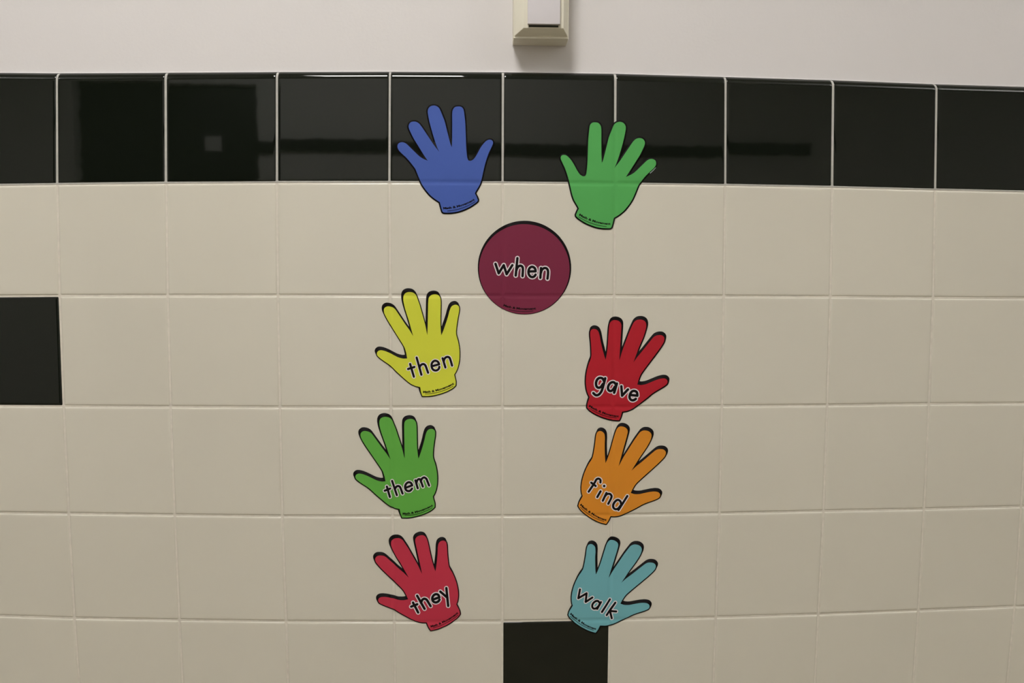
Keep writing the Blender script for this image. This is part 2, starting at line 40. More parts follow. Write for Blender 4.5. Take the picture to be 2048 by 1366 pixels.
  'face': [[-141.1,909.7],[-133.8,909.7],[-131.3,909.9],[-128.5,910.2],[-125.7,910.7],[-122.8,911.3],[-119.9,912.0],[-117.1,912.9],[-114.1,913.8],[-111.3,914.8],[-108.7,915.9],[-106.2,917.0],[-103.9,918.2],[-101.8,919.4],[-100.0,920.6],[-98.6,921.6],[-95.7,924.5],[-95.5,928.1],[-95.6,929.9],[-95.9,931.6],[-96.9,934.9],[-98.1,939.8],[-96.5,942.3],[-95.7,943.8],[-94.5,946.8],[-93.9,948.4],[-93.4,950.1],[-92.6,953.9],[-92.0,957.8],[-91.8,959.6],[-91.7,963.4],[-91.7,967.2],[-91.9,971.0],[-92.3,974.8],[-92.9,978.7],[-93.5,982.1],[-94.3,985.3],[-95.2,988.2],[-96.2,991.1],[-97.1,994.1],[-97.4,995.7],[-97.6,997.5],[-97.6,999.0],[-97.6,1000.8],[-97.0,1008.1],[-96.3,1013.8],[-95.8,1017.6],[-94.5,1025.7],[-94.3,1029.2],[-94.3,1030.7],[-94.7,1032.5],[-95.3,1033.8],[-97.4,1035.3],[-98.7,1035.7],[-100.2,1035.7],[-101.8,1035.4],[-103.3,1034.7],[-104.6,1033.7],[-105.7,1032.2],[-106.2,1031.1],[-106.7,1029.8],[-107.7,1026.9],[-108.0,1025.4],[-109.1,1020.6],[-109.9,1017.6],[-111.3,1012.5],[-113.0,1006.8],[-115.3,999.9],[-117.7,993.6],[-118.3,997.6],[-118.5,999.3],[-119.0,1004.0],[-119.4,1009.3],[-119.6,1014.3],[-119.7,1019.3],[-119.9,1037.2],[-120.0,1039.3],[-120.3,1042.6],[-120.6,1043.8],[-120.9,1045.0],[-121.9,1046.9],[-123.2,1048.3],[-124.8,1049.2],[-126.7,1049.7],[-128.7,1049.8],[-130.7,1049.5],[-132.7,1049.0],[-134.4,1048.0],[-135.7,1046.7],[-136.6,1044.9],[-136.9,1043.8],[-137.0,1042.5],[-137.1,1041.0],[-137.2,1037.1],[-136.9,1006.8],[-136.8,994.0],[-137.7,996.7],[-139.6,1005.5],[-140.8,1009.9],[-142.1,1014.2],[-148.4,1034.2],[-149.2,1036.5],[-153.2,1046.7],[-153.8,1047.9],[-154.8,1049.3],[-155.9,1050.4],[-157.1,1051.3],[-158.9,1052.2],[-160.9,1052.6],[-162.3,1052.8],[-163.8,1052.8],[-165.2,1052.6],[-167.2,1052.0],[-168.9,1051.0],[-170.2,1049.6],[-171.0,1047.8],[-171.3,1046.4],[-171.4,1044.7],[-171.4,1042.9],[-171.3,1041.4],[-170.7,1038.2],[-170.0,1035.1],[-168.7,1030.4],[-166.2,1022.9],[-164.2,1017.4],[-162.8,1013.3],[-156.4,992.4],[-160.7,999.4],[-161.8,1001.0],[-167.0,1007.9],[-176.2,1021.1],[-181.0,1027.8],[-182.0,1029.1],[-183.7,1030.7],[-185.2,1031.6],[-187.1,1032.3],[-189.0,1032.8],[-190.9,1033.1],[-192.8,1033.0],[-194.4,1032.5],[-195.8,1031.5],[-196.8,1030.4],[-197.4,1029.0],[-197.6,1027.3],[-197.3,1025.3],[-196.9,1024.0],[-196.4,1022.7],[-194.7,1019.2],[-192.3,1015.1],[-189.5,1010.5],[-172.8,985.1],[-170.1,980.9],[-168.1,977.5],[-167.3,975.9],[-166.6,974.2],[-166.1,972.4],[-165.1,969.0],[-164.7,967.2],[-163.7,961.8],[-167.9,961.5],[-169.4,961.6],[-171.0,961.9],[-172.6,962.2],[-174.2,962.7],[-175.8,963.3],[-177.3,963.9],[-185.9,968.3],[-189.8,970.2],[-193.1,971.5],[-194.6,972.0],[-196.1,972.4],[-197.9,972.8],[-199.7,973.0],[-201.1,972.9],[-202.9,972.3],[-204.2,971.4],[-205.1,970.2],[-205.4,968.9],[-205.3,967.3],[-204.7,965.7],[-203.9,964.7],[-202.8,963.7],[-200.3,961.7],[-199.1,960.7],[-196.4,958.8],[-190.6,955.0],[-187.4,952.7],[-185.8,951.4],[-184.2,950.0],[-182.6,948.5],[-179.3,945.3],[-176.1,942.2],[-166.4,933.7],[-161.6,929.6],[-159.9,928.4],[-158.3,927.3],[-156.7,926.3],[-155.0,925.5],[-151.9,924.1],[-150.0,923.5],[-144.5,922.2],[-144.2,920.8],[-143.6,917.1],[-143.2,915.6],[-142.3,912.7]],
  'back': [[[-167.3,1057.7],[-169.4,1057.0],[-171.1,1056.0],[-171.5,1055.7],[-172.9,1054.1],[-173.8,1052.0],[-174.3,1050.3],[-174.4,1048.2],[-174.4,1046.1],[-174.2,1044.7],[-173.7,1041.5],[-173.0,1038.4],[-172.1,1035.2],[-169.7,1027.8],[-167.1,1020.4],[-165.7,1016.5],[-162.9,1007.3],[-163.0,1007.0],[-162.7,1006.6],[-163.0,1007.0],[-167.4,1012.6],[-181.3,1032.4],[-182.4,1033.8],[-184.5,1035.7],[-186.2,1036.7],[-188.2,1037.5],[-189.9,1037.9],[-192.4,1038.3],[-194.4,1038.2],[-194.8,1038.2],[-196.5,1037.5],[-196.8,1037.3],[-198.2,1036.4],[-199.3,1035.3],[-199.6,1034.8],[-200.3,1033.2],[-200.5,1031.1],[-200.3,1028.6],[-199.7,1026.9],[-197.8,1022.0],[-196.7,1019.9],[-194.8,1016.3],[-192.3,1012.1],[-190.7,1009.6],[-173.9,984.1],[-170.4,978.4],[-169.4,976.6],[-169.0,975.5],[-168.0,972.0],[-167.3,968.8],[-167.1,967.4],[-167.1,967.0],[-167.3,966.9],[-169.3,966.8],[-170.7,966.9],[-172.5,967.2],[-175.2,967.9],[-176.6,968.4],[-178.3,969.1],[-188.7,974.4],[-190.7,975.3],[-193.8,976.6],[-196.9,977.5],[-199.0,978.0],[-201.1,978.2],[-202.5,978.2],[-203.2,978.1],[-204.9,977.5],[-205.2,977.3],[-206.8,976.1],[-207.8,974.7],[-208.0,974.4],[-208.4,972.6],[-208.3,970.8],[-206.1,965.1],[-205.8,964.6],[-204.7,963.4],[-203.7,962.4],[-201.3,960.5],[-197.2,957.5],[-191.3,953.7],[-186.7,950.1],[-183.8,947.5],[-180.2,944.0],[-177.2,941.1],[-167.3,932.4],[-162.7,928.5],[-160.8,927.1],[-159.2,926.0],[-157.6,925.0],[-154.1,923.3],[-152.4,922.6],[-150.7,922.0],[-146.8,921.1],[-146.7,920.9],[-146.2,918.8],[-145.3,915.9],[-142.5,909.0],[-142.3,908.7],[-141.7,908.3],[-141.0,908.2],[-133.7,908.1],[-130.9,908.3],[-128.5,908.6],[-125.7,909.1],[-122.2,909.9],[-116.6,911.4],[-111.0,913.3],[-108.2,914.4],[-105.6,915.6],[-103.2,916.8],[-101.0,918.0],[-99.0,919.3],[-97.5,920.5],[-94.6,923.4],[-94.3,923.7],[-94.1,924.4],[-94.0,928.0],[-94.1,930.2],[-94.5,932.0],[-95.5,935.5],[-96.4,939.5],[-95.1,941.6],[-94.2,943.4],[-93.0,946.2],[-91.9,949.8],[-91.1,953.7],[-90.5,957.6],[-90.2,961.5],[-90.1,965.5],[-90.2,969.0],[-90.5,972.9],[-91.0,976.9],[-91.7,980.8],[-92.4,984.0],[-93.2,987.2],[-94.8,991.8],[-95.5,994.3],[-95.9,996.0],[-96.0,997.5],[-96.0,1000.6],[-95.5,1008.1],[-94.3,1017.2],[-93.0,1025.4],[-92.8,1029.2],[-92.8,1031.0],[-93.2,1032.8],[-94.6,1036.3],[-95.4,1038.1],[-95.6,1038.4],[-96.0,1038.8],[-98.4,1040.4],[-100.1,1040.9],[-101.8,1040.9],[-103.9,1040.4],[-105.7,1039.6],[-107.0,1038.5],[-107.4,1038.1],[-108.4,1036.7],[-108.7,1036.3],[-109.2,1035.3],[-110.2,1032.5],[-111.1,1029.3],[-112.4,1023.3],[-113.7,1018.4],[-115.4,1012.8],[-117.1,1007.5],[-117.3,1006.8],[-117.5,1006.8],[-117.7,1006.5],[-118.0,1011.7],[-118.1,1017.0],[-118.4,1037.4],[-118.5,1039.5],[-118.8,1042.7],[-119.1,1044.1],[-119.5,1045.5],[-121.1,1049.4],[-122.0,1051.2],[-122.5,1051.9],[-123.9,1053.3],[-126.0,1054.4],[-128.0,1054.8],[-128.4,1054.9],[-130.4,1055.0],[-132.5,1054.7],[-134.9,1054.0],[-136.7,1053.0],[-138.4,1051.3],[-139.5,1049.1],[-139.9,1047.4],[-140.1,1044.9],[-140.2,1040.7],[-139.9,1013.6],[-140.1,1012.9],[-147.0,1034.7],[-147.9,1037.2],[-150.1,1042.8],[-151.3,1046.0],[-153.3,1050.9],[-154.0,1052.3],[-155.3,1054.1],[-156.3,1055.1],[-157.7,1056.2],[-159.8,1057.2],[-162.2,1057.8],[-163.5,1058.0],[-165.3,1058.0]]],
  'arc': [[-140.3,915.6],[-120.2,918.4],[-98.2,927.6]],
  'arc2': [[-137.4,912.7],[-117.5,915.6],[-98.6,923.8]],
  'letters': [["t",[[[-162.53,955.8],[-162.88,955.58],[-163.17,955.25],[-163.35,954.9],[-163.44,954.36],[-163.41,954.01],[-162.64,951.15],[-162.75,951.07],[-165.54,949.95],[-165.89,949.71],[-166.16,949.4],[-166.39,948.87],[-166.42,948.33],[-166.34,947.98],[-166.09,947.51],[-165.75,947.19],[-165.4,947.0],[-164.88,946.91],[-164.36,947.0],[-161.92,947.97],[-161.74,947.93],[-159.23,938.87],[-158.88,938.41],[-158.37,938.09],[-157.84,937.99],[-157.32,938.08],[-156.8,938.4],[-156.46,938.82],[-156.28,939.35],[-156.29,939.89],[-158.82,949.17],[-156.86,949.98],[-156.33,950.35],[-156.06,950.75],[-155.93,951.11],[-155.91,951.64],[-155.99,952.0],[-156.16,952.36],[-156.49,952.72],[-156.83,952.93],[-157.35,953.06],[-157.87,953.0],[-159.61,952.32],[-159.69,952.38],[-159.76,952.56],[-160.4,954.88],[-160.71,955.41],[-161.14,955.77],[-161.49,955.9],[-162.01,955.95]]]],["h",[[[-155.24,963.55],[-155.71,963.19],[-155.95,962.83],[-156.11,962.3],[-156.09,961.77],[-152.43,950.36],[-152.36,949.65],[-152.2,949.29],[-151.97,948.93],[-149.61,941.61],[-149.37,941.15],[-149.02,940.82],[-148.68,940.63],[-148.33,940.55],[-147.81,940.57],[-147.28,940.79],[-146.98,941.06],[-146.74,941.41],[-146.61,941.77],[-146.57,942.3],[-146.65,942.66],[-149.06,950.16],[-149.07,950.34],[-148.4,951.85],[-148.05,952.38],[-147.35,953.02],[-147.0,953.24],[-146.47,953.45],[-145.95,953.39],[-145.43,953.16],[-145.0,952.8],[-144.74,952.41],[-144.15,951.02],[-143.69,949.77],[-141.69,943.76],[-141.47,943.34],[-141.0,942.91],[-140.48,942.72],[-140.13,942.7],[-139.78,942.76],[-139.26,943.03],[-138.91,943.43],[-138.71,943.85],[-138.65,944.39],[-138.71,944.74],[-140.18,949.21],[-141.26,952.24],[-141.94,953.85],[-142.24,954.39],[-142.64,954.92],[-143.33,955.56],[-143.84,955.93],[-144.54,956.28],[-145.4,956.56],[-146.1,956.66],[-146.44,956.65],[-146.97,956.62],[-147.66,956.43],[-148.54,956.03],[-149.33,955.5],[-149.94,954.98],[-150.29,954.61],[-150.46,954.5],[-153.16,962.84],[-153.51,963.3],[-154.02,963.62],[-154.37,963.7],[-154.72,963.7]]]],["e",[[[-132.37,961.84],[-133.42,961.45],[-134.47,960.83],[-135.21,960.25],[-135.87,959.59],[-136.57,958.66],[-137.17,957.6],[-137.57,956.71],[-137.87,955.82],[-138.12,954.58],[-138.18,953.51],[-138.07,952.26],[-137.9,951.37],[-137.64,950.48],[-137.17,949.43],[-136.54,948.51],[-135.97,947.88],[-135.27,947.3],[-134.41,946.75],[-133.37,946.33],[-132.5,946.16],[-131.63,946.13],[-130.58,946.23],[-129.54,946.51],[-128.66,946.91],[-127.79,947.59],[-127.01,948.45],[-125.5,950.56],[-125.38,950.93],[-125.34,951.29],[-125.39,951.64],[-125.52,952.0],[-125.83,952.42],[-126.35,952.75],[-126.7,952.84],[-127.05,952.85],[-127.57,952.71],[-127.83,952.55],[-128.1,952.3],[-129.35,950.6],[-129.98,949.89],[-130.21,949.72],[-130.59,949.54],[-131.08,949.41],[-131.6,949.34],[-132.12,949.36],[-132.65,949.47],[-133.34,949.83],[-133.86,950.27],[-134.18,950.63],[-134.5,951.17],[-134.37,951.27],[-125.96,954.5],[-125.48,954.85],[-125.23,955.2],[-125.1,955.56],[-125.06,956.09],[-125.13,956.45],[-125.59,957.7],[-125.87,958.41],[-126.32,959.3],[-126.99,960.19],[-127.69,960.76],[-128.73,961.38],[-129.59,961.74],[-130.46,961.95],[-131.5,962.0]],[[-131.89,958.63],[-131.35,958.79],[-131.01,958.79],[-130.49,958.66],[-129.97,958.43],[-129.45,958.1],[-129.07,957.72],[-128.7,957.01],[-128.76,956.85],[-134.87,954.5],[-134.93,954.55],[-134.91,954.73],[-134.62,955.62],[-134.29,956.33],[-133.85,957.04],[-133.58,957.39],[-133.1,957.87],[-132.58,958.27]]]],["m",[[[-110.94,968.51],[-111.98,968.12],[-113.03,967.46],[-113.88,966.71],[-114.43,966.06],[-114.79,965.53],[-115.13,965.85],[-115.82,966.22],[-116.69,966.36],[-117.39,966.32],[-118.09,966.15],[-118.96,965.72],[-119.72,965.14],[-120.26,964.61],[-120.71,964.03],[-120.89,963.95],[-121.22,964.26],[-121.55,964.44],[-121.93,964.54],[-122.27,964.54],[-122.62,964.46],[-122.97,964.29],[-123.32,963.96],[-123.5,963.69],[-123.62,963.39],[-123.67,963.03],[-123.61,962.5],[-120.51,951.26],[-120.23,950.73],[-119.76,950.32],[-119.42,950.18],[-119.07,950.12],[-118.72,950.15],[-118.37,950.26],[-118.02,950.48],[-117.79,950.71],[-117.58,951.07],[-117.47,951.42],[-117.44,951.78],[-117.49,952.14],[-119.24,958.56],[-118.68,960.87],[-118.29,961.95],[-118.08,962.29],[-117.75,962.64],[-117.41,962.92],[-117.06,963.11],[-116.89,963.11],[-116.81,962.99],[-116.51,962.46],[-116.14,961.56],[-116.08,961.39],[-116.18,960.85],[-116.1,960.32],[-115.8,959.78],[-115.38,959.42],[-115.27,959.24],[-113.34,953.53],[-113.18,953.18],[-112.95,952.89],[-112.61,952.62],[-112.26,952.48],[-111.91,952.42],[-111.54,952.45],[-111.08,952.63],[-110.83,952.8],[-110.53,953.16],[-110.32,953.69],[-110.28,954.05],[-110.33,954.4],[-112.76,961.54],[-112.76,961.72],[-112.48,962.79],[-112.19,963.63],[-111.87,964.21],[-111.55,964.56],[-111.13,964.91],[-110.61,965.23],[-110.26,965.37],[-109.91,965.4],[-109.74,965.34],[-109.04,964.91],[-108.28,964.18],[-107.89,963.65],[-106.99,961.15],[-104.68,955.08],[-104.4,954.54],[-104.06,954.21],[-103.71,954.03],[-103.36,953.94],[-103.01,953.94],[-102.66,954.01],[-102.31,954.19],[-101.96,954.51],[-101.73,954.88],[-101.6,955.42],[-101.62,955.77],[-101.71,956.13],[-104.09,962.38],[-104.83,964.52],[-105.25,965.41],[-105.76,966.12],[-106.42,966.83],[-107.11,967.44],[-107.98,968.03],[-108.85,968.44],[-109.72,968.62],[-110.07,968.64]]]]],
  'halo': [[[-111.1,969.7],[-111.7,969.6],[-112.5,969.2],[-113.4,968.7],[-114.5,967.9],[-115.0,967.3],[-115.2,967.3],[-115.7,967.5],[-116.5,967.6],[-117.4,967.6],[-117.8,967.5],[-118.6,967.3],[-119.5,966.8],[-120.4,966.2],[-121.1,965.6],[-121.6,965.8],[-122.1,965.8],[-122.7,965.7],[-123.2,965.6],[-123.6,965.4],[-124.0,965.0],[-124.4,964.6],[-124.7,964.1],[-124.8,963.8],[-124.9,963.2],[-124.9,962.7],[-124.8,962.3],[-121.7,950.9],[-121.5,950.4],[-121.1,949.8],[-120.7,949.4],[-120.2,949.1],[-119.6,949.0],[-118.9,948.9],[-118.2,949.0],[-117.7,949.2],[-117.2,949.6],[-116.8,950.0],[-116.5,950.5],[-116.3,951.1],[-116.2,951.6],[-116.3,952.3],[-118.0,958.5],[-117.5,960.7],[-117.3,960.0],[-117.0,959.4],[-116.8,959.0],[-116.3,958.5],[-114.5,953.0],[-114.2,952.5],[-113.9,952.0],[-113.3,951.6],[-112.8,951.4],[-112.3,951.2],[-111.6,951.2],[-110.9,951.3],[-110.4,951.6],[-109.8,952.0],[-109.5,952.4],[-109.3,953.0],[-109.1,953.5],[-109.1,954.0],[-109.1,954.6],[-111.5,961.7],[-111.2,962.6],[-111.0,963.3],[-110.7,963.7],[-110.1,964.1],[-110.0,964.0],[-109.4,963.6],[-109.1,963.2],[-108.9,963.0],[-108.2,960.8],[-105.8,954.5],[-105.5,954.0],[-105.1,953.5],[-104.6,953.1],[-104.1,952.8],[-103.4,952.7],[-102.7,952.7],[-102.0,952.9],[-101.5,953.3],[-101.0,953.8],[-100.6,954.3],[-100.5,954.7],[-100.4,955.2],[-100.4,955.8],[-100.5,956.3],[-103.0,962.9],[-103.7,965.0],[-104.2,966.1],[-104.8,966.8],[-105.6,967.7],[-106.4,968.4],[-107.5,969.2],[-108.5,969.6],[-109.6,969.9],[-110.3,969.9]],[[-155.3,964.8],[-155.8,964.7],[-156.2,964.4],[-156.6,964.1],[-156.9,963.6],[-157.2,963.1],[-157.3,962.5],[-157.3,962.0],[-157.3,961.5],[-153.7,950.2],[-153.6,949.5],[-153.5,949.2],[-153.0,948.3],[-150.7,941.1],[-150.3,940.4],[-149.8,939.9],[-149.1,939.5],[-148.4,939.3],[-147.7,939.3],[-147.0,939.5],[-146.3,940.0],[-145.8,940.6],[-145.5,941.3],[-145.3,942.0],[-145.4,942.5],[-145.4,942.9],[-147.8,950.2],[-147.6,950.7],[-147.2,951.4],[-146.9,951.8],[-146.4,952.1],[-146.2,952.2],[-145.9,952.0],[-145.6,951.2],[-144.8,949.3],[-142.8,943.3],[-142.6,942.9],[-142.4,942.5],[-142.0,942.1],[-141.6,941.8],[-141.1,941.6],[-140.6,941.5],[-140.1,941.5],[-139.5,941.5],[-139.0,941.7],[-138.5,942.1],[-137.9,942.6],[-137.6,943.4],[-137.4,944.1],[-137.4,944.6],[-137.5,945.0],[-139.0,949.6],[-140.1,952.6],[-140.8,954.4],[-141.4,955.3],[-141.8,955.9],[-142.4,956.4],[-143.2,957.0],[-144.1,957.5],[-145.3,957.8],[-146.2,957.9],[-147.1,957.9],[-147.4,957.8],[-148.4,957.5],[-149.1,957.1],[-149.8,956.7],[-149.9,956.8],[-151.9,963.0],[-152.3,963.8],[-152.6,964.1],[-152.9,964.4],[-153.6,964.8],[-153.9,964.9],[-154.4,965.0],[-155.0,964.9]],[[-132.4,963.1],[-132.9,963.0],[-134.0,962.6],[-135.2,961.9],[-136.2,961.0],[-136.9,960.3],[-137.4,959.6],[-138.2,958.3],[-138.7,957.3],[-139.0,956.2],[-139.3,954.8],[-139.4,953.5],[-139.3,952.3],[-139.2,951.4],[-138.8,950.0],[-138.2,948.7],[-137.6,947.8],[-136.9,947.1],[-135.8,946.2],[-135.0,945.6],[-134.1,945.3],[-133.8,945.1],[-132.7,944.9],[-131.5,944.9],[-130.5,945.0],[-129.4,945.2],[-128.4,945.7],[-127.8,946.0],[-127.0,946.7],[-126.2,947.6],[-124.6,949.7],[-124.4,950.0],[-124.2,950.6],[-124.1,951.1],[-124.2,951.6],[-124.3,952.2],[-124.5,952.6],[-124.8,953.1],[-125.1,953.4],[-125.0,953.6],[-124.5,954.1],[-124.1,954.7],[-123.9,955.4],[-123.8,956.1],[-124.0,956.8],[-124.8,959.1],[-125.4,960.2],[-126.0,960.9],[-126.3,961.3],[-127.0,961.8],[-127.9,962.4],[-129.3,962.9],[-130.1,963.2],[-130.7,963.2],[-131.5,963.2]],[[-131.6,957.4],[-131.2,957.5],[-131.1,957.5],[-130.8,957.4],[-131.9,957.0],[-132.1,956.9],[-132.3,956.8],[-132.4,956.9],[-132.1,957.1]],[[-162.7,957.1],[-163.4,956.7],[-163.8,956.4],[-164.2,955.8],[-164.6,955.1],[-164.7,954.6],[-164.6,953.9],[-164.1,951.9],[-164.3,951.8],[-166.1,951.0],[-166.6,950.8],[-167.0,950.3],[-167.3,949.8],[-167.6,949.1],[-167.6,948.4],[-167.5,947.7],[-167.2,947.0],[-166.8,946.5],[-166.3,946.0],[-165.6,945.8],[-165.1,945.7],[-164.4,945.7],[-164.0,945.8],[-162.6,946.3],[-162.5,946.2],[-160.5,938.7],[-160.2,938.2],[-160.0,937.8],[-159.7,937.5],[-159.2,937.1],[-158.9,937.0],[-158.6,936.8],[-158.0,936.8],[-157.5,936.8],[-157.0,936.9],[-156.3,937.2],[-155.8,937.6],[-155.6,938.0],[-155.3,938.3],[-155.2,938.9],[-155.1,939.2],[-155.1,939.7],[-155.2,940.5],[-157.3,948.3],[-157.3,948.5],[-156.3,948.9],[-155.8,949.2],[-155.5,949.5],[-155.1,949.9],[-154.9,950.4],[-154.7,951.0],[-154.7,951.7],[-154.8,952.2],[-155.0,952.7],[-155.3,953.3],[-155.8,953.7],[-156.3,954.0],[-156.8,954.2],[-157.5,954.3],[-158.0,954.2],[-158.7,954.0],[-158.9,954.0],[-159.2,955.3],[-159.5,955.8],[-159.9,956.3],[-160.4,956.8],[-161.0,957.0],[-161.5,957.2],[-162.2,957.2]],[[-130.3,951.5],[-130.2,951.5],[-130.4,951.2],[-130.8,950.9],[-130.9,950.7],[-131.6,950.6],[-132.2,950.6],[-132.1,950.8]]],
 },
 'they': {
  'face': [[-101.9,745.8],[-94.8,747.3],[-92.4,748.0],[-89.8,748.8],[-87.1,749.9],[-84.4,751.1],[-81.7,752.3],[-79.1,753.7],[-76.4,755.2],[-73.8,756.7],[-71.5,758.3],[-69.3,759.9],[-67.3,761.5],[-65.4,763.1],[-63.9,764.6],[-62.8,765.9],[-60.5,769.3],[-61.0,772.8],[-61.4,774.5],[-62.1,776.1],[-63.6,779.1],[-65.7,783.6],[-64.6,786.4],[-64.1,788.0],[-63.5,791.1],[-63.3,792.8],[-63.1,794.6],[-63.0,798.4],[-63.2,802.2],[-63.4,804.1],[-63.9,807.8],[-64.7,811.5],[-65.5,815.1],[-66.7,818.7],[-68.0,822.4],[-69.3,825.6],[-70.6,828.5],[-72.0,831.2],[-73.6,833.7],[-75.0,836.5],[-75.6,837.9],[-76.1,839.6],[-76.7,842.8],[-77.5,850.0],[-78.0,855.7],[-78.2,859.5],[-78.5,867.6],[-78.9,871.1],[-79.2,872.5],[-79.9,874.1],[-80.8,875.3],[-83.0,876.4],[-84.4,876.4],[-85.8,876.1],[-87.3,875.5],[-88.7,874.5],[-89.7,873.3],[-90.5,871.6],[-90.8,870.5],[-91.1,869.1],[-91.5,866.1],[-91.5,864.6],[-91.7,859.8],[-91.8,856.7],[-92.3,851.5],[-92.9,845.6],[-93.8,838.5],[-95.0,831.9],[-96.3,835.6],[-96.8,837.2],[-98.2,841.7],[-99.5,846.8],[-100.7,851.6],[-101.8,856.4],[-105.3,873.7],[-105.8,875.8],[-106.8,878.8],[-107.2,880.0],[-107.8,881.0],[-109.1,882.7],[-110.6,883.8],[-112.4,884.4],[-114.3,884.4],[-116.3,884.1],[-118.2,883.5],[-120.0,882.6],[-121.5,881.3],[-122.5,879.8],[-123.0,877.8],[-123.1,876.7],[-123.0,875.5],[-122.8,874.0],[-122.1,870.2],[-116.1,840.8],[-113.7,828.4],[-115.0,830.9],[-118.5,839.0],[-120.5,843.0],[-122.7,847.0],[-132.5,865.2],[-133.8,867.2],[-139.6,876.3],[-140.4,877.4],[-141.6,878.5],[-142.9,879.3],[-144.2,880.0],[-146.1,880.5],[-148.1,880.5],[-149.6,880.4],[-151.0,880.1],[-152.4,879.6],[-154.2,878.6],[-155.7,877.3],[-156.6,875.8],[-157.1,873.9],[-157.1,872.4],[-157.0,870.7],[-156.6,869.0],[-156.2,867.6],[-155.1,864.6],[-153.8,861.7],[-151.6,857.4],[-147.8,850.6],[-144.7,845.7],[-142.6,842.0],[-132.4,823.0],[-138.0,828.9],[-139.3,830.3],[-145.7,835.9],[-157.2,846.9],[-163.1,852.5],[-164.4,853.5],[-166.3,854.7],[-168.0,855.3],[-169.9,855.6],[-171.9,855.7],[-173.8,855.6],[-175.6,855.2],[-177.1,854.3],[-178.3,853.1],[-179.1,851.8],[-179.4,850.4],[-179.2,848.6],[-178.6,846.8],[-178.0,845.6],[-177.2,844.4],[-174.8,841.4],[-171.8,837.8],[-168.1,833.9],[-147.0,812.6],[-143.6,809.0],[-141.1,806.2],[-140.0,804.8],[-139.0,803.2],[-138.1,801.7],[-135.8,796.9],[-133.7,791.8],[-137.9,790.8],[-139.3,790.5],[-140.9,790.5],[-142.5,790.5],[-144.2,790.6],[-145.8,790.9],[-147.5,791.2],[-156.7,793.7],[-160.8,794.8],[-164.3,795.4],[-165.9,795.6],[-167.4,795.7],[-169.3,795.6],[-171.0,795.5],[-172.4,795.1],[-174.1,794.2],[-175.2,793.0],[-175.8,791.8],[-175.8,790.4],[-175.5,788.9],[-174.6,787.5],[-173.6,786.6],[-172.3,785.8],[-169.5,784.4],[-168.1,783.7],[-165.1,782.4],[-158.8,779.9],[-153.4,777.3],[-151.5,776.3],[-149.7,775.1],[-145.9,772.6],[-142.2,770.4],[-131.1,764.0],[-125.6,761.0],[-123.8,760.1],[-122.0,759.4],[-120.2,758.8],[-118.5,758.3],[-115.2,757.6],[-113.2,757.4],[-107.6,757.2],[-107.0,756.0],[-105.8,752.5],[-105.1,751.1],[-103.7,748.4]],
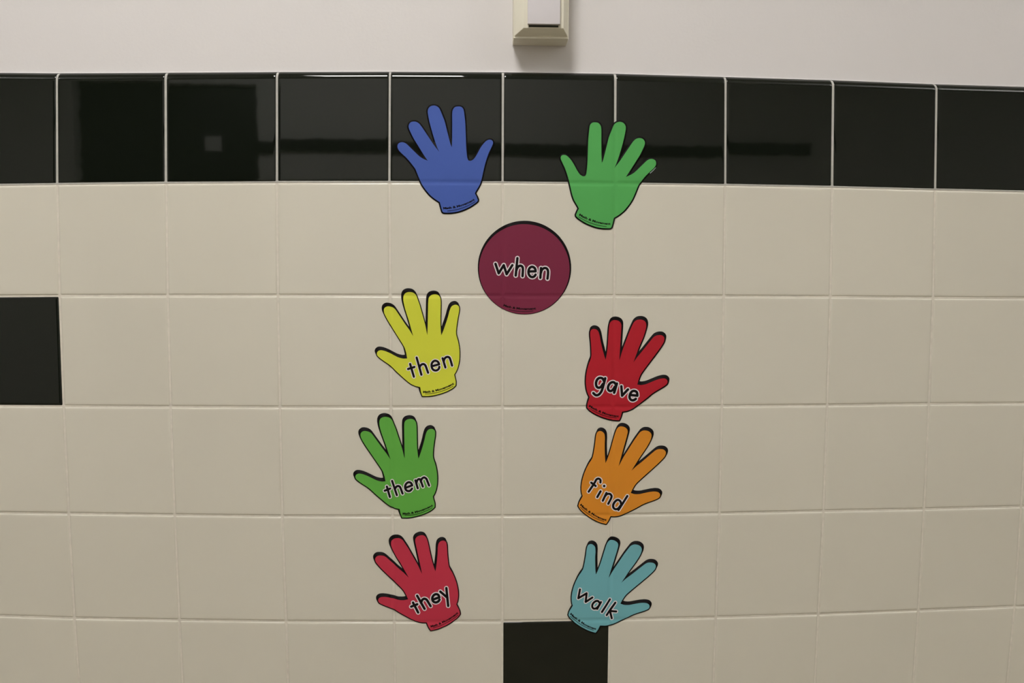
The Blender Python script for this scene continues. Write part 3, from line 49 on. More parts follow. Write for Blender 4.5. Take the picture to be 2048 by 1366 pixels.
  'back': [[[-118.0,889.3],[-120.2,888.5],[-122.2,887.5],[-124.0,886.0],[-125.0,884.6],[-125.4,883.9],[-126.0,881.7],[-126.1,880.3],[-125.8,877.4],[-125.1,873.4],[-119.3,845.2],[-119.2,844.8],[-119.4,844.6],[-119.5,845.2],[-119.7,845.3],[-122.9,851.4],[-132.8,869.5],[-134.1,871.7],[-139.9,880.8],[-141.1,882.2],[-142.2,883.2],[-143.6,884.2],[-145.3,885.0],[-147.4,885.6],[-149.8,885.6],[-151.2,885.5],[-153.0,885.1],[-154.4,884.7],[-156.5,883.5],[-158.2,882.0],[-159.5,879.9],[-160.1,877.7],[-160.1,875.9],[-159.9,874.1],[-159.5,872.0],[-158.5,869.1],[-155.8,862.5],[-154.4,859.6],[-152.9,856.7],[-150.9,853.1],[-143.9,841.3],[-141.4,836.7],[-141.5,836.6],[-146.4,840.8],[-163.6,857.2],[-165.2,858.4],[-167.2,859.7],[-169.0,860.3],[-171.1,860.7],[-173.5,860.8],[-175.6,860.7],[-177.7,860.2],[-179.1,859.4],[-179.8,858.8],[-180.9,857.8],[-181.2,857.4],[-181.9,855.9],[-182.3,854.5],[-182.3,853.8],[-182.1,852.0],[-181.4,849.8],[-179.9,846.2],[-179.2,844.7],[-178.3,843.3],[-177.1,841.8],[-174.7,838.9],[-171.0,834.8],[-148.1,811.5],[-143.2,806.4],[-141.3,804.0],[-140.3,802.6],[-138.7,799.6],[-137.3,796.7],[-137.7,796.4],[-138.4,796.2],[-139.8,795.9],[-140.8,795.8],[-142.6,795.7],[-145.8,795.9],[-147.2,796.0],[-148.9,796.4],[-158.0,798.9],[-162.2,800.0],[-165.4,800.5],[-167.2,800.7],[-168.9,800.9],[-171.0,800.8],[-172.8,800.6],[-174.5,800.2],[-176.6,799.0],[-177.9,797.5],[-178.6,796.1],[-178.7,795.7],[-178.8,793.9],[-178.4,792.1],[-176.7,788.1],[-175.8,786.6],[-175.4,786.2],[-174.3,785.3],[-172.9,784.5],[-168.8,782.3],[-165.6,781.0],[-159.3,778.5],[-154.0,775.9],[-150.5,773.9],[-146.6,771.3],[-142.8,769.0],[-131.6,762.5],[-126.3,759.7],[-124.2,758.6],[-122.4,757.9],[-120.7,757.3],[-117.1,756.4],[-115.4,756.1],[-113.3,755.8],[-109.0,755.7],[-108.7,755.6],[-107.0,751.7],[-105.0,747.6],[-102.9,744.7],[-102.3,744.4],[-101.7,744.3],[-94.5,745.7],[-91.7,746.5],[-89.2,747.4],[-86.4,748.5],[-81.4,750.8],[-78.6,752.2],[-75.7,753.8],[-72.9,755.5],[-70.8,756.9],[-68.3,758.8],[-66.2,760.5],[-63.0,763.4],[-61.5,765.0],[-60.7,766.2],[-59.3,768.4],[-59.0,769.1],[-59.0,769.5],[-59.5,773.1],[-60.0,775.0],[-60.6,776.4],[-62.3,780.5],[-64.0,783.8],[-63.2,786.0],[-62.6,787.8],[-62.1,790.7],[-61.8,792.9],[-61.5,796.2],[-61.5,798.4],[-61.7,802.0],[-61.9,804.2],[-62.5,808.3],[-63.6,813.4],[-64.7,817.4],[-65.9,821.0],[-67.3,824.7],[-70.2,831.5],[-71.6,834.3],[-74.3,839.0],[-74.7,840.0],[-75.0,841.5],[-75.5,844.8],[-76.2,852.0],[-76.7,859.6],[-77.0,867.6],[-77.2,869.8],[-77.4,871.2],[-77.8,873.0],[-80.2,878.6],[-81.2,879.9],[-81.6,880.3],[-84.0,881.4],[-84.4,881.5],[-85.8,881.5],[-87.6,881.3],[-89.7,880.4],[-91.2,879.3],[-92.5,877.8],[-93.3,876.0],[-93.8,874.2],[-94.3,871.4],[-94.5,868.5],[-94.7,862.0],[-95.1,856.9],[-96.3,846.1],[-96.6,843.5],[-96.9,842.6],[-98.1,847.2],[-99.3,852.1],[-100.8,859.1],[-103.3,871.4],[-104.4,876.1],[-105.4,879.4],[-107.4,884.1],[-108.1,885.5],[-109.5,887.4],[-111.5,888.8],[-113.8,889.5],[-115.9,889.6]]],
  'arc': [[-102.2,751.7],[-83.1,758.5],[-63.5,771.7]],
  'arc2': [[-98.9,749.4],[-80.1,756.3],[-63.1,768.0]],
  'letters': [["t",[[[-127.38,788.6],[-127.81,788.35],[-128.17,787.99],[-128.43,787.44],[-128.51,786.9],[-128.47,786.53],[-128.35,786.17],[-127.27,783.96],[-127.39,783.78],[-130.06,782.72],[-130.6,782.36],[-130.88,781.99],[-131.09,781.45],[-131.13,780.9],[-130.96,780.3],[-130.63,779.8],[-130.26,779.51],[-129.91,779.35],[-129.39,779.27],[-128.86,779.36],[-125.67,780.61],[-125.56,780.47],[-121.23,771.64],[-121.01,771.27],[-120.63,770.9],[-120.1,770.65],[-119.74,770.59],[-119.39,770.6],[-118.86,770.78],[-118.48,771.05],[-118.1,771.6],[-117.94,772.15],[-117.93,772.51],[-118.0,772.88],[-122.37,781.89],[-120.19,782.79],[-119.66,783.15],[-119.39,783.5],[-119.18,784.05],[-119.14,784.59],[-119.29,785.17],[-119.64,785.69],[-119.99,785.98],[-120.34,786.14],[-120.87,786.23],[-121.4,786.14],[-123.88,785.17],[-124.05,785.29],[-125.27,787.77],[-125.62,788.23],[-125.97,788.49],[-126.49,788.68],[-127.02,788.69]]]],["h",[[[-121.56,798.51],[-122.1,798.16],[-122.29,797.93],[-122.49,797.57],[-122.6,797.21],[-122.63,796.84],[-122.59,796.48],[-122.47,796.11],[-117.24,786.36],[-117.16,786.2],[-117.1,785.65],[-116.96,785.28],[-116.71,784.91],[-116.2,784.41],[-112.12,776.81],[-111.87,776.44],[-111.66,776.23],[-111.31,776.0],[-110.78,775.85],[-110.25,775.86],[-109.9,775.97],[-109.48,776.23],[-109.16,776.59],[-108.97,776.96],[-108.85,777.51],[-108.9,778.05],[-109.03,778.42],[-113.46,786.7],[-113.03,788.16],[-112.75,788.88],[-112.46,789.42],[-112.12,789.79],[-111.75,790.08],[-111.04,790.44],[-110.51,790.53],[-109.98,790.37],[-109.11,789.86],[-108.73,789.57],[-108.4,789.21],[-103.51,780.63],[-103.16,780.19],[-102.63,779.86],[-102.28,779.77],[-101.93,779.75],[-101.58,779.8],[-101.22,779.95],[-100.92,780.15],[-100.69,780.39],[-100.41,780.88],[-100.32,781.24],[-100.32,781.79],[-100.49,782.34],[-105.51,791.17],[-105.93,791.72],[-106.49,792.28],[-107.2,792.83],[-107.85,793.26],[-108.88,793.77],[-109.79,794.04],[-110.67,794.12],[-111.02,794.1],[-111.9,793.93],[-112.61,793.66],[-113.67,793.07],[-114.38,792.51],[-114.7,792.19],[-115.27,791.54],[-115.62,790.91],[-115.8,791.02],[-119.51,797.9],[-119.98,798.36],[-120.51,798.6],[-121.04,798.64]]]],["e",[[[-95.34,800.47],[-96.58,800.04],[-97.64,799.44],[-98.35,798.92],[-98.99,798.31],[-99.71,797.4],[-100.36,796.32],[-100.79,795.41],[-101.1,794.5],[-101.36,793.23],[-101.37,791.95],[-101.2,790.67],[-100.99,789.75],[-100.65,788.83],[-100.06,787.73],[-99.3,786.84],[-98.28,786.07],[-97.54,785.66],[-96.65,785.31],[-95.42,785.02],[-94.36,785.01],[-93.48,785.15],[-92.42,785.47],[-91.53,785.85],[-90.82,786.26],[-90.47,786.52],[-89.85,787.06],[-89.22,787.8],[-87.85,789.78],[-87.63,790.33],[-87.59,790.87],[-87.71,791.42],[-88.06,791.98],[-88.5,792.32],[-88.99,792.53],[-88.5,792.81],[-88.1,793.25],[-87.87,793.8],[-87.83,794.35],[-87.89,794.71],[-88.71,797.1],[-89.15,798.01],[-89.7,798.78],[-90.02,799.12],[-90.76,799.67],[-91.64,800.12],[-92.52,800.42],[-93.75,800.62],[-94.63,800.6]],[[-94.55,796.98],[-93.95,797.04],[-93.42,796.97],[-92.89,796.79],[-92.54,796.61],[-92.29,796.41],[-92.05,796.04],[-91.81,795.49],[-91.85,795.31],[-97.67,793.23],[-97.8,793.37],[-97.56,794.09],[-97.2,794.82],[-96.57,795.73],[-96.21,796.09],[-95.71,796.46],[-95.18,796.75]],[[-90.98,791.83],[-90.79,791.89],[-90.71,791.82],[-91.82,790.19],[-92.22,789.71],[-92.75,789.26],[-93.63,788.83],[-94.17,788.67],[-94.7,788.59],[-95.23,788.62],[-96.11,788.92],[-96.52,789.15],[-97.0,789.52],[-96.93,789.7]]]],["y",[[[-80.4,809.1],[-80.92,808.72],[-81.18,808.36],[-81.33,808.0],[-81.41,807.45],[-80.52,798.14],[-80.62,797.98],[-87.12,803.87],[-87.48,804.1],[-87.83,804.23],[-88.36,804.28],[-88.89,804.15],[-89.24,803.95],[-89.6,803.59],[-89.83,803.17],[-89.93,802.81],[-89.94,802.26],[-89.77,801.71],[-89.37,801.16],[-80.01,792.66],[-78.88,781.12],[-78.66,780.57],[-78.21,780.07],[-77.69,779.79],[-77.33,779.72],[-76.98,779.73],[-76.62,779.81],[-76.27,779.98],[-75.86,780.36],[-75.56,780.9],[-75.47,781.27],[-75.47,781.63],[-77.95,807.6],[-78.02,807.96],[-78.17,808.33],[-78.46,808.72],[-78.81,809.01],[-79.16,809.17],[-79.51,809.25],[-80.04,809.22]]]]],
  'halo': [[[-80.7,810.5],[-81.4,810.1],[-81.7,809.9],[-82.1,809.5],[-82.5,808.9],[-82.6,808.5],[-82.8,808.0],[-82.8,807.2],[-82.2,801.6],[-82.3,801.4],[-86.2,804.9],[-86.9,805.4],[-87.6,805.6],[-88.3,805.7],[-89.0,805.6],[-89.7,805.3],[-90.2,805.0],[-90.6,804.6],[-90.8,804.2],[-91.1,803.7],[-91.2,803.3],[-91.3,802.8],[-91.3,802.2],[-91.2,801.7],[-91.3,801.5],[-92.3,801.8],[-93.6,802.0],[-94.8,802.0],[-95.9,801.8],[-97.1,801.4],[-98.2,800.8],[-99.2,800.0],[-100.1,799.1],[-100.9,798.1],[-101.5,797.1],[-102.0,796.0],[-102.4,794.9],[-102.7,793.2],[-102.8,792.0],[-102.6,790.9],[-102.3,789.2],[-101.9,788.1],[-101.3,787.0],[-101.0,786.6],[-100.2,785.8],[-99.1,784.9],[-98.1,784.4],[-97.2,784.0],[-96.7,783.8],[-95.6,783.6],[-94.6,783.6],[-94.0,783.6],[-93.0,783.8],[-91.8,784.2],[-90.8,784.6],[-90.0,785.1],[-88.9,786.0],[-88.0,787.0],[-87.5,787.8],[-86.7,789.0],[-86.4,789.6],[-86.2,790.3],[-86.2,791.2],[-86.4,792.0],[-86.8,792.7],[-86.7,793.1],[-86.5,793.6],[-86.5,794.5],[-86.6,795.2],[-87.3,797.3],[-87.2,797.3],[-81.4,792.1],[-81.3,791.9],[-80.3,781.3],[-80.2,780.5],[-79.9,780.0],[-79.7,779.6],[-79.4,779.2],[-78.8,778.8],[-78.3,778.5],[-77.8,778.4],[-77.3,778.3],[-76.7,778.3],[-76.2,778.5],[-75.7,778.7],[-75.2,779.0],[-74.8,779.4],[-74.6,779.8],[-74.3,780.3],[-74.1,780.9],[-74.1,781.4],[-76.6,807.9],[-76.8,808.6],[-77.1,809.2],[-77.5,809.7],[-78.0,810.2],[-78.5,810.5],[-79.2,810.6],[-80.0,810.7]],[[-121.3,800.0],[-122.0,799.9],[-122.5,799.6],[-123.0,799.2],[-123.4,798.8],[-123.7,798.2],[-123.9,797.7],[-124.0,797.1],[-124.0,796.4],[-123.8,795.9],[-123.6,795.3],[-119.4,787.4],[-119.4,787.3],[-120.3,787.6],[-121.2,787.6],[-121.9,787.5],[-123.3,786.9],[-124.2,788.8],[-124.7,789.3],[-125.2,789.7],[-125.9,790.0],[-126.6,790.1],[-127.5,790.0],[-128.2,789.8],[-128.8,789.4],[-129.3,788.8],[-129.6,788.3],[-129.8,787.5],[-129.9,786.8],[-129.8,786.1],[-129.6,785.5],[-129.1,784.6],[-130.9,783.9],[-131.4,783.5],[-131.8,783.2],[-132.1,782.6],[-132.3,782.1],[-132.5,781.5],[-132.5,780.8],[-132.4,780.3],[-132.3,779.9],[-132.1,779.5],[-131.8,779.0],[-131.5,778.7],[-131.1,778.4],[-130.8,778.2],[-130.2,778.0],[-129.5,777.9],[-128.8,777.9],[-128.3,778.0],[-126.4,778.8],[-126.2,778.6],[-122.5,771.0],[-122.1,770.5],[-121.6,769.9],[-121.0,769.5],[-120.2,769.2],[-119.5,769.2],[-119.0,769.2],[-118.5,769.4],[-118.0,769.7],[-117.5,770.0],[-117.2,770.4],[-116.9,770.9],[-116.7,771.5],[-116.6,772.0],[-116.6,772.9],[-116.8,773.7],[-120.4,781.0],[-120.3,781.2],[-119.4,781.6],[-119.1,781.8],[-118.7,782.1],[-118.4,782.5],[-118.2,782.8],[-118.0,783.2],[-117.8,783.8],[-117.7,783.9],[-117.3,783.6],[-113.3,776.0],[-112.9,775.5],[-112.4,775.1],[-111.9,774.7],[-111.2,774.5],[-110.5,774.4],[-109.8,774.5],[-109.1,774.8],[-108.6,775.2],[-108.0,775.8],[-107.7,776.3],[-107.6,776.9],[-107.5,777.6],[-107.5,778.3],[-107.7,778.9],[-112.0,786.8],[-112.0,787.0],[-111.8,787.5],[-111.5,788.3],[-111.3,788.6],[-110.9,788.9],[-110.6,789.1],[-110.0,788.8],[-109.5,788.4],[-104.6,779.8],[-104.1,779.2],[-103.6,778.8],[-102.9,778.5],[-102.0,778.3],[-101.1,778.5],[-100.4,778.8],[-99.8,779.3],[-99.3,780.0],[-99.0,780.8],[-98.9,781.7],[-99.0,782.4],[-99.3,783.1],[-104.0,791.4],[-104.4,792.0],[-104.9,792.7],[-105.7,793.5],[-106.4,794.0],[-107.2,794.5],[-108.3,795.0],[-109.5,795.4],[-110.7,795.5],[-111.2,795.5],[-112.1,795.3],[-113.4,794.9],[-114.4,794.3],[-115.5,793.4],[-118.2,798.4],[-118.6,799.0],[-119.2,799.5],[-119.9,799.9],[-120.6,800.0]]],
 },
 'gave': {
  'face': [[162.6,1046.8],[155.3,1047.2],[152.7,1047.6],[150.0,1048.2],[147.2,1048.8],[144.3,1049.7],[141.4,1050.6],[138.6,1051.6],[135.7,1052.7],[132.9,1054.0],[130.3,1055.2],[127.9,1056.5],[125.6,1057.9],[123.6,1059.2],[121.8,1060.5],[120.5,1061.6],[117.7,1064.7],[117.7,1068.3],[117.8,1070.0],[118.2,1071.7],[119.3,1075.0],[120.7,1079.7],[119.2,1082.3],[118.5,1083.9],[117.4,1086.9],[116.9,1088.6],[116.4,1090.4],[115.8,1094.1],[115.4,1098.0],[115.2,1099.9],[115.2,1103.7],[115.4,1107.5],[115.7,1111.2],[116.3,1115.0],[117.0,1118.7],[117.8,1122.2],[118.7,1125.2],[119.7,1128.1],[120.9,1130.8],[121.8,1133.8],[122.2,1135.3],[122.5,1137.1],[122.6,1138.7],[122.6,1140.4],[122.3,1147.7],[121.9,1153.4],[121.5,1157.3],[120.6,1165.4],[120.5,1168.9],[120.6,1170.3],[121.0,1172.1],[121.7,1173.4],[123.8,1174.8],[125.1,1175.0],[126.6,1174.9],[128.2,1174.5],[129.7,1173.7],[130.9,1172.7],[132.0,1171.1],[132.5,1169.9],[132.9,1168.6],[133.7,1165.7],[134.1,1164.2],[134.9,1159.4],[135.6,1156.3],[136.8,1151.2],[138.3,1145.4],[140.3,1138.4],[142.5,1131.9],[143.2,1135.8],[143.5,1137.5],[144.2,1142.2],[144.8,1147.5],[145.2,1152.4],[145.5,1157.4],[146.4,1175.1],[146.6,1177.3],[147.1,1180.5],[147.3,1181.7],[147.7,1182.8],[148.8,1184.7],[150.1,1186.0],[151.8,1186.8],[153.7,1187.2],[155.7,1187.1],[157.8,1186.8],[159.7,1186.1],[161.4,1185.0],[162.6,1183.6],[163.4,1181.8],[163.7,1180.6],[163.8,1179.4],[163.8,1177.9],[163.7,1174.0],[162.2,1143.7],[161.7,1131.0],[162.6,1133.7],[164.9,1142.3],[166.3,1146.6],[167.8,1150.9],[174.9,1170.4],[175.8,1172.6],[180.2,1182.6],[180.9,1183.7],[181.9,1185.0],[183.1,1186.0],[184.3,1186.8],[186.2,1187.6],[188.2,1187.9],[189.6,1188.0],[191.1,1187.9],[192.6,1187.6],[194.6,1186.9],[196.2,1185.8],[197.4,1184.3],[198.2,1182.5],[198.4,1181.0],[198.5,1179.3],[198.4,1177.5],[198.2,1176.1],[197.5,1172.9],[196.7,1169.9],[195.2,1165.2],[192.4,1157.9],[190.1,1152.5],[188.5,1148.5],[181.3,1128.1],[185.9,1134.8],[187.1,1136.4],[192.6,1142.9],[202.4,1155.5],[207.5,1161.9],[208.6,1163.1],[210.3,1164.5],[211.9,1165.3],[213.8,1166.0],[215.8,1166.3],[217.8,1166.5],[219.6,1166.3],[221.3,1165.6],[222.7,1164.6],[223.6,1163.4],[224.1,1162.0],[224.2,1160.2],[223.9,1158.3],[223.5,1157.0],[222.9,1155.7],[221.0,1152.4],[218.4,1148.4],[215.3,1144.0],[197.5,1119.7],[194.6,1115.7],[192.5,1112.5],[191.6,1110.9],[190.9,1109.2],[190.2,1107.5],[189.1,1104.1],[188.6,1102.4],[187.3,1097.1],[191.7,1096.5],[193.2,1096.5],[194.7,1096.7],[196.3,1096.9],[198.0,1097.3],[199.6,1097.7],[201.2,1098.3],[210.1,1102.1],[214.1,1103.6],[217.5,1104.7],[219.1,1105.1],[220.6,1105.4],[222.4,1105.7],[224.2,1105.7],[225.7,1105.6],[227.5,1104.9],[228.7,1103.8],[229.5,1102.6],[229.8,1101.2],[229.7,1099.7],[229.0,1098.2],[228.1,1097.2],[227.0,1096.2],[224.4,1094.4],[223.1,1093.5],[220.3,1091.8],[214.3,1088.4],[211.0,1086.3],[209.3,1085.1],[207.6,1083.9],[205.9,1082.5],[202.5,1079.5],[199.1,1076.7],[189.0,1068.8],[183.9,1065.1],[182.3,1064.0],[180.6,1063.0],[178.9,1062.1],[177.2,1061.4],[174.0,1060.3],[172.1,1059.8],[166.5,1058.9],[166.1,1057.6],[165.4,1053.9],[165.0,1052.4],[164.0,1049.6]],
  'back': [[[187.1,1192.7],[186.4,1192.5],[184.3,1191.7],[182.7,1190.6],[181.5,1189.5],[180.3,1188.1],[179.3,1186.4],[175.0,1176.7],[174.0,1174.2],[165.4,1150.5],[165.2,1150.2],[165.1,1149.5],[165.0,1149.8],[166.4,1179.1],[166.4,1182.9],[166.2,1184.3],[165.9,1185.7],[164.9,1187.8],[163.4,1189.5],[161.3,1190.8],[158.9,1191.7],[156.4,1192.1],[154.3,1192.1],[152.3,1191.8],[151.7,1191.6],[149.8,1190.7],[148.3,1189.2],[148.0,1188.8],[146.9,1186.7],[146.4,1185.3],[145.3,1180.8],[144.8,1177.7],[144.4,1172.8],[143.8,1160.0],[143.4,1152.7],[143.0,1147.8],[142.4,1143.3],[140.8,1149.2],[138.8,1156.8],[137.7,1161.7],[136.6,1167.6],[135.9,1170.8],[135.0,1173.5],[134.4,1174.9],[133.3,1176.7],[133.0,1177.1],[131.6,1178.3],[129.8,1179.3],[127.7,1179.9],[126.0,1180.0],[123.9,1179.6],[121.5,1178.1],[121.0,1177.7],[120.1,1176.0],[118.8,1170.7],[118.7,1169.0],[118.7,1167.3],[118.9,1163.8],[119.8,1156.8],[120.4,1149.5],[120.7,1142.2],[120.8,1139.1],[120.7,1137.3],[120.4,1135.9],[118.7,1131.7],[117.8,1128.9],[116.9,1125.8],[115.7,1120.9],[114.8,1117.0],[114.2,1113.2],[113.7,1109.3],[113.5,1105.5],[113.4,1101.6],[113.5,1098.1],[113.8,1095.7],[114.3,1091.8],[115.1,1088.3],[116.2,1084.8],[116.8,1083.3],[117.6,1081.6],[118.5,1079.8],[118.6,1079.5],[117.3,1075.6],[116.0,1070.3],[115.8,1068.2],[115.9,1064.3],[116.2,1063.6],[118.1,1061.5],[119.3,1060.2],[120.8,1059.0],[124.6,1056.4],[127.3,1054.8],[129.6,1053.5],[132.0,1052.4],[135.2,1051.0],[140.8,1048.8],[143.7,1047.9],[146.8,1047.0],[149.7,1046.3],[152.5,1045.8],[155.0,1045.4],[157.8,1045.2],[162.7,1044.9],[163.4,1045.1],[163.9,1045.4],[164.2,1045.8],[165.7,1049.0],[167.1,1053.2],[168.1,1057.1],[168.2,1057.2],[168.5,1057.3],[172.7,1058.0],[174.5,1058.5],[176.2,1059.1],[179.7,1060.5],[181.5,1061.3],[183.6,1062.6],[185.2,1063.8],[190.0,1067.3],[200.2,1075.2],[203.5,1077.8],[207.2,1081.1],[210.3,1083.6],[215.2,1086.8],[221.1,1090.2],[223.9,1091.9],[225.6,1093.0],[228.1,1094.7],[229.4,1095.9],[230.5,1097.0],[231.5,1099.3],[232.2,1102.5],[232.4,1104.2],[232.4,1104.9],[231.9,1106.7],[231.0,1108.2],[230.6,1108.5],[229.2,1109.7],[227.0,1110.6],[224.9,1110.8],[223.2,1110.8],[221.1,1110.5],[219.3,1110.1],[215.9,1109.2],[212.0,1107.7],[201.5,1103.3],[199.8,1102.7],[198.4,1102.3],[196.6,1101.9],[193.8,1101.6],[192.4,1101.6],[190.6,1101.8],[190.5,1102.2],[190.9,1103.6],[191.9,1106.8],[192.6,1108.5],[193.4,1110.3],[195.0,1113.0],[199.0,1118.7],[217.0,1143.0],[220.0,1147.5],[223.5,1153.0],[224.6,1155.1],[225.2,1156.5],[225.6,1157.5],[226.4,1161.0],[226.8,1163.5],[226.7,1165.5],[225.9,1167.6],[224.8,1169.0],[223.4,1170.1],[222.8,1170.5],[221.0,1171.2],[220.6,1171.3],[218.5,1171.5],[216.1,1171.3],[214.0,1170.9],[212.3,1170.3],[210.3,1169.4],[208.1,1167.6],[206.9,1166.2],[201.6,1159.6],[193.2,1148.8],[188.9,1143.7],[188.8,1143.9],[190.3,1147.9],[195.6,1161.0],[196.8,1164.5],[198.0,1168.0],[199.2,1172.2],[200.5,1177.4],[201.0,1180.5],[201.1,1182.6],[201.0,1184.3],[200.6,1186.4],[199.7,1188.5],[198.3,1190.2],[197.9,1190.5],[196.2,1191.7],[193.7,1192.6],[192.0,1192.9],[190.6,1193.0],[188.8,1192.9]]],
  'arc': [[120.3,1067.6],[141.9,1056.9],[162.0,1052.6]],
  'arc2': [[120.5,1063.8],[139.2,1054.3],[159.0,1049.9]],
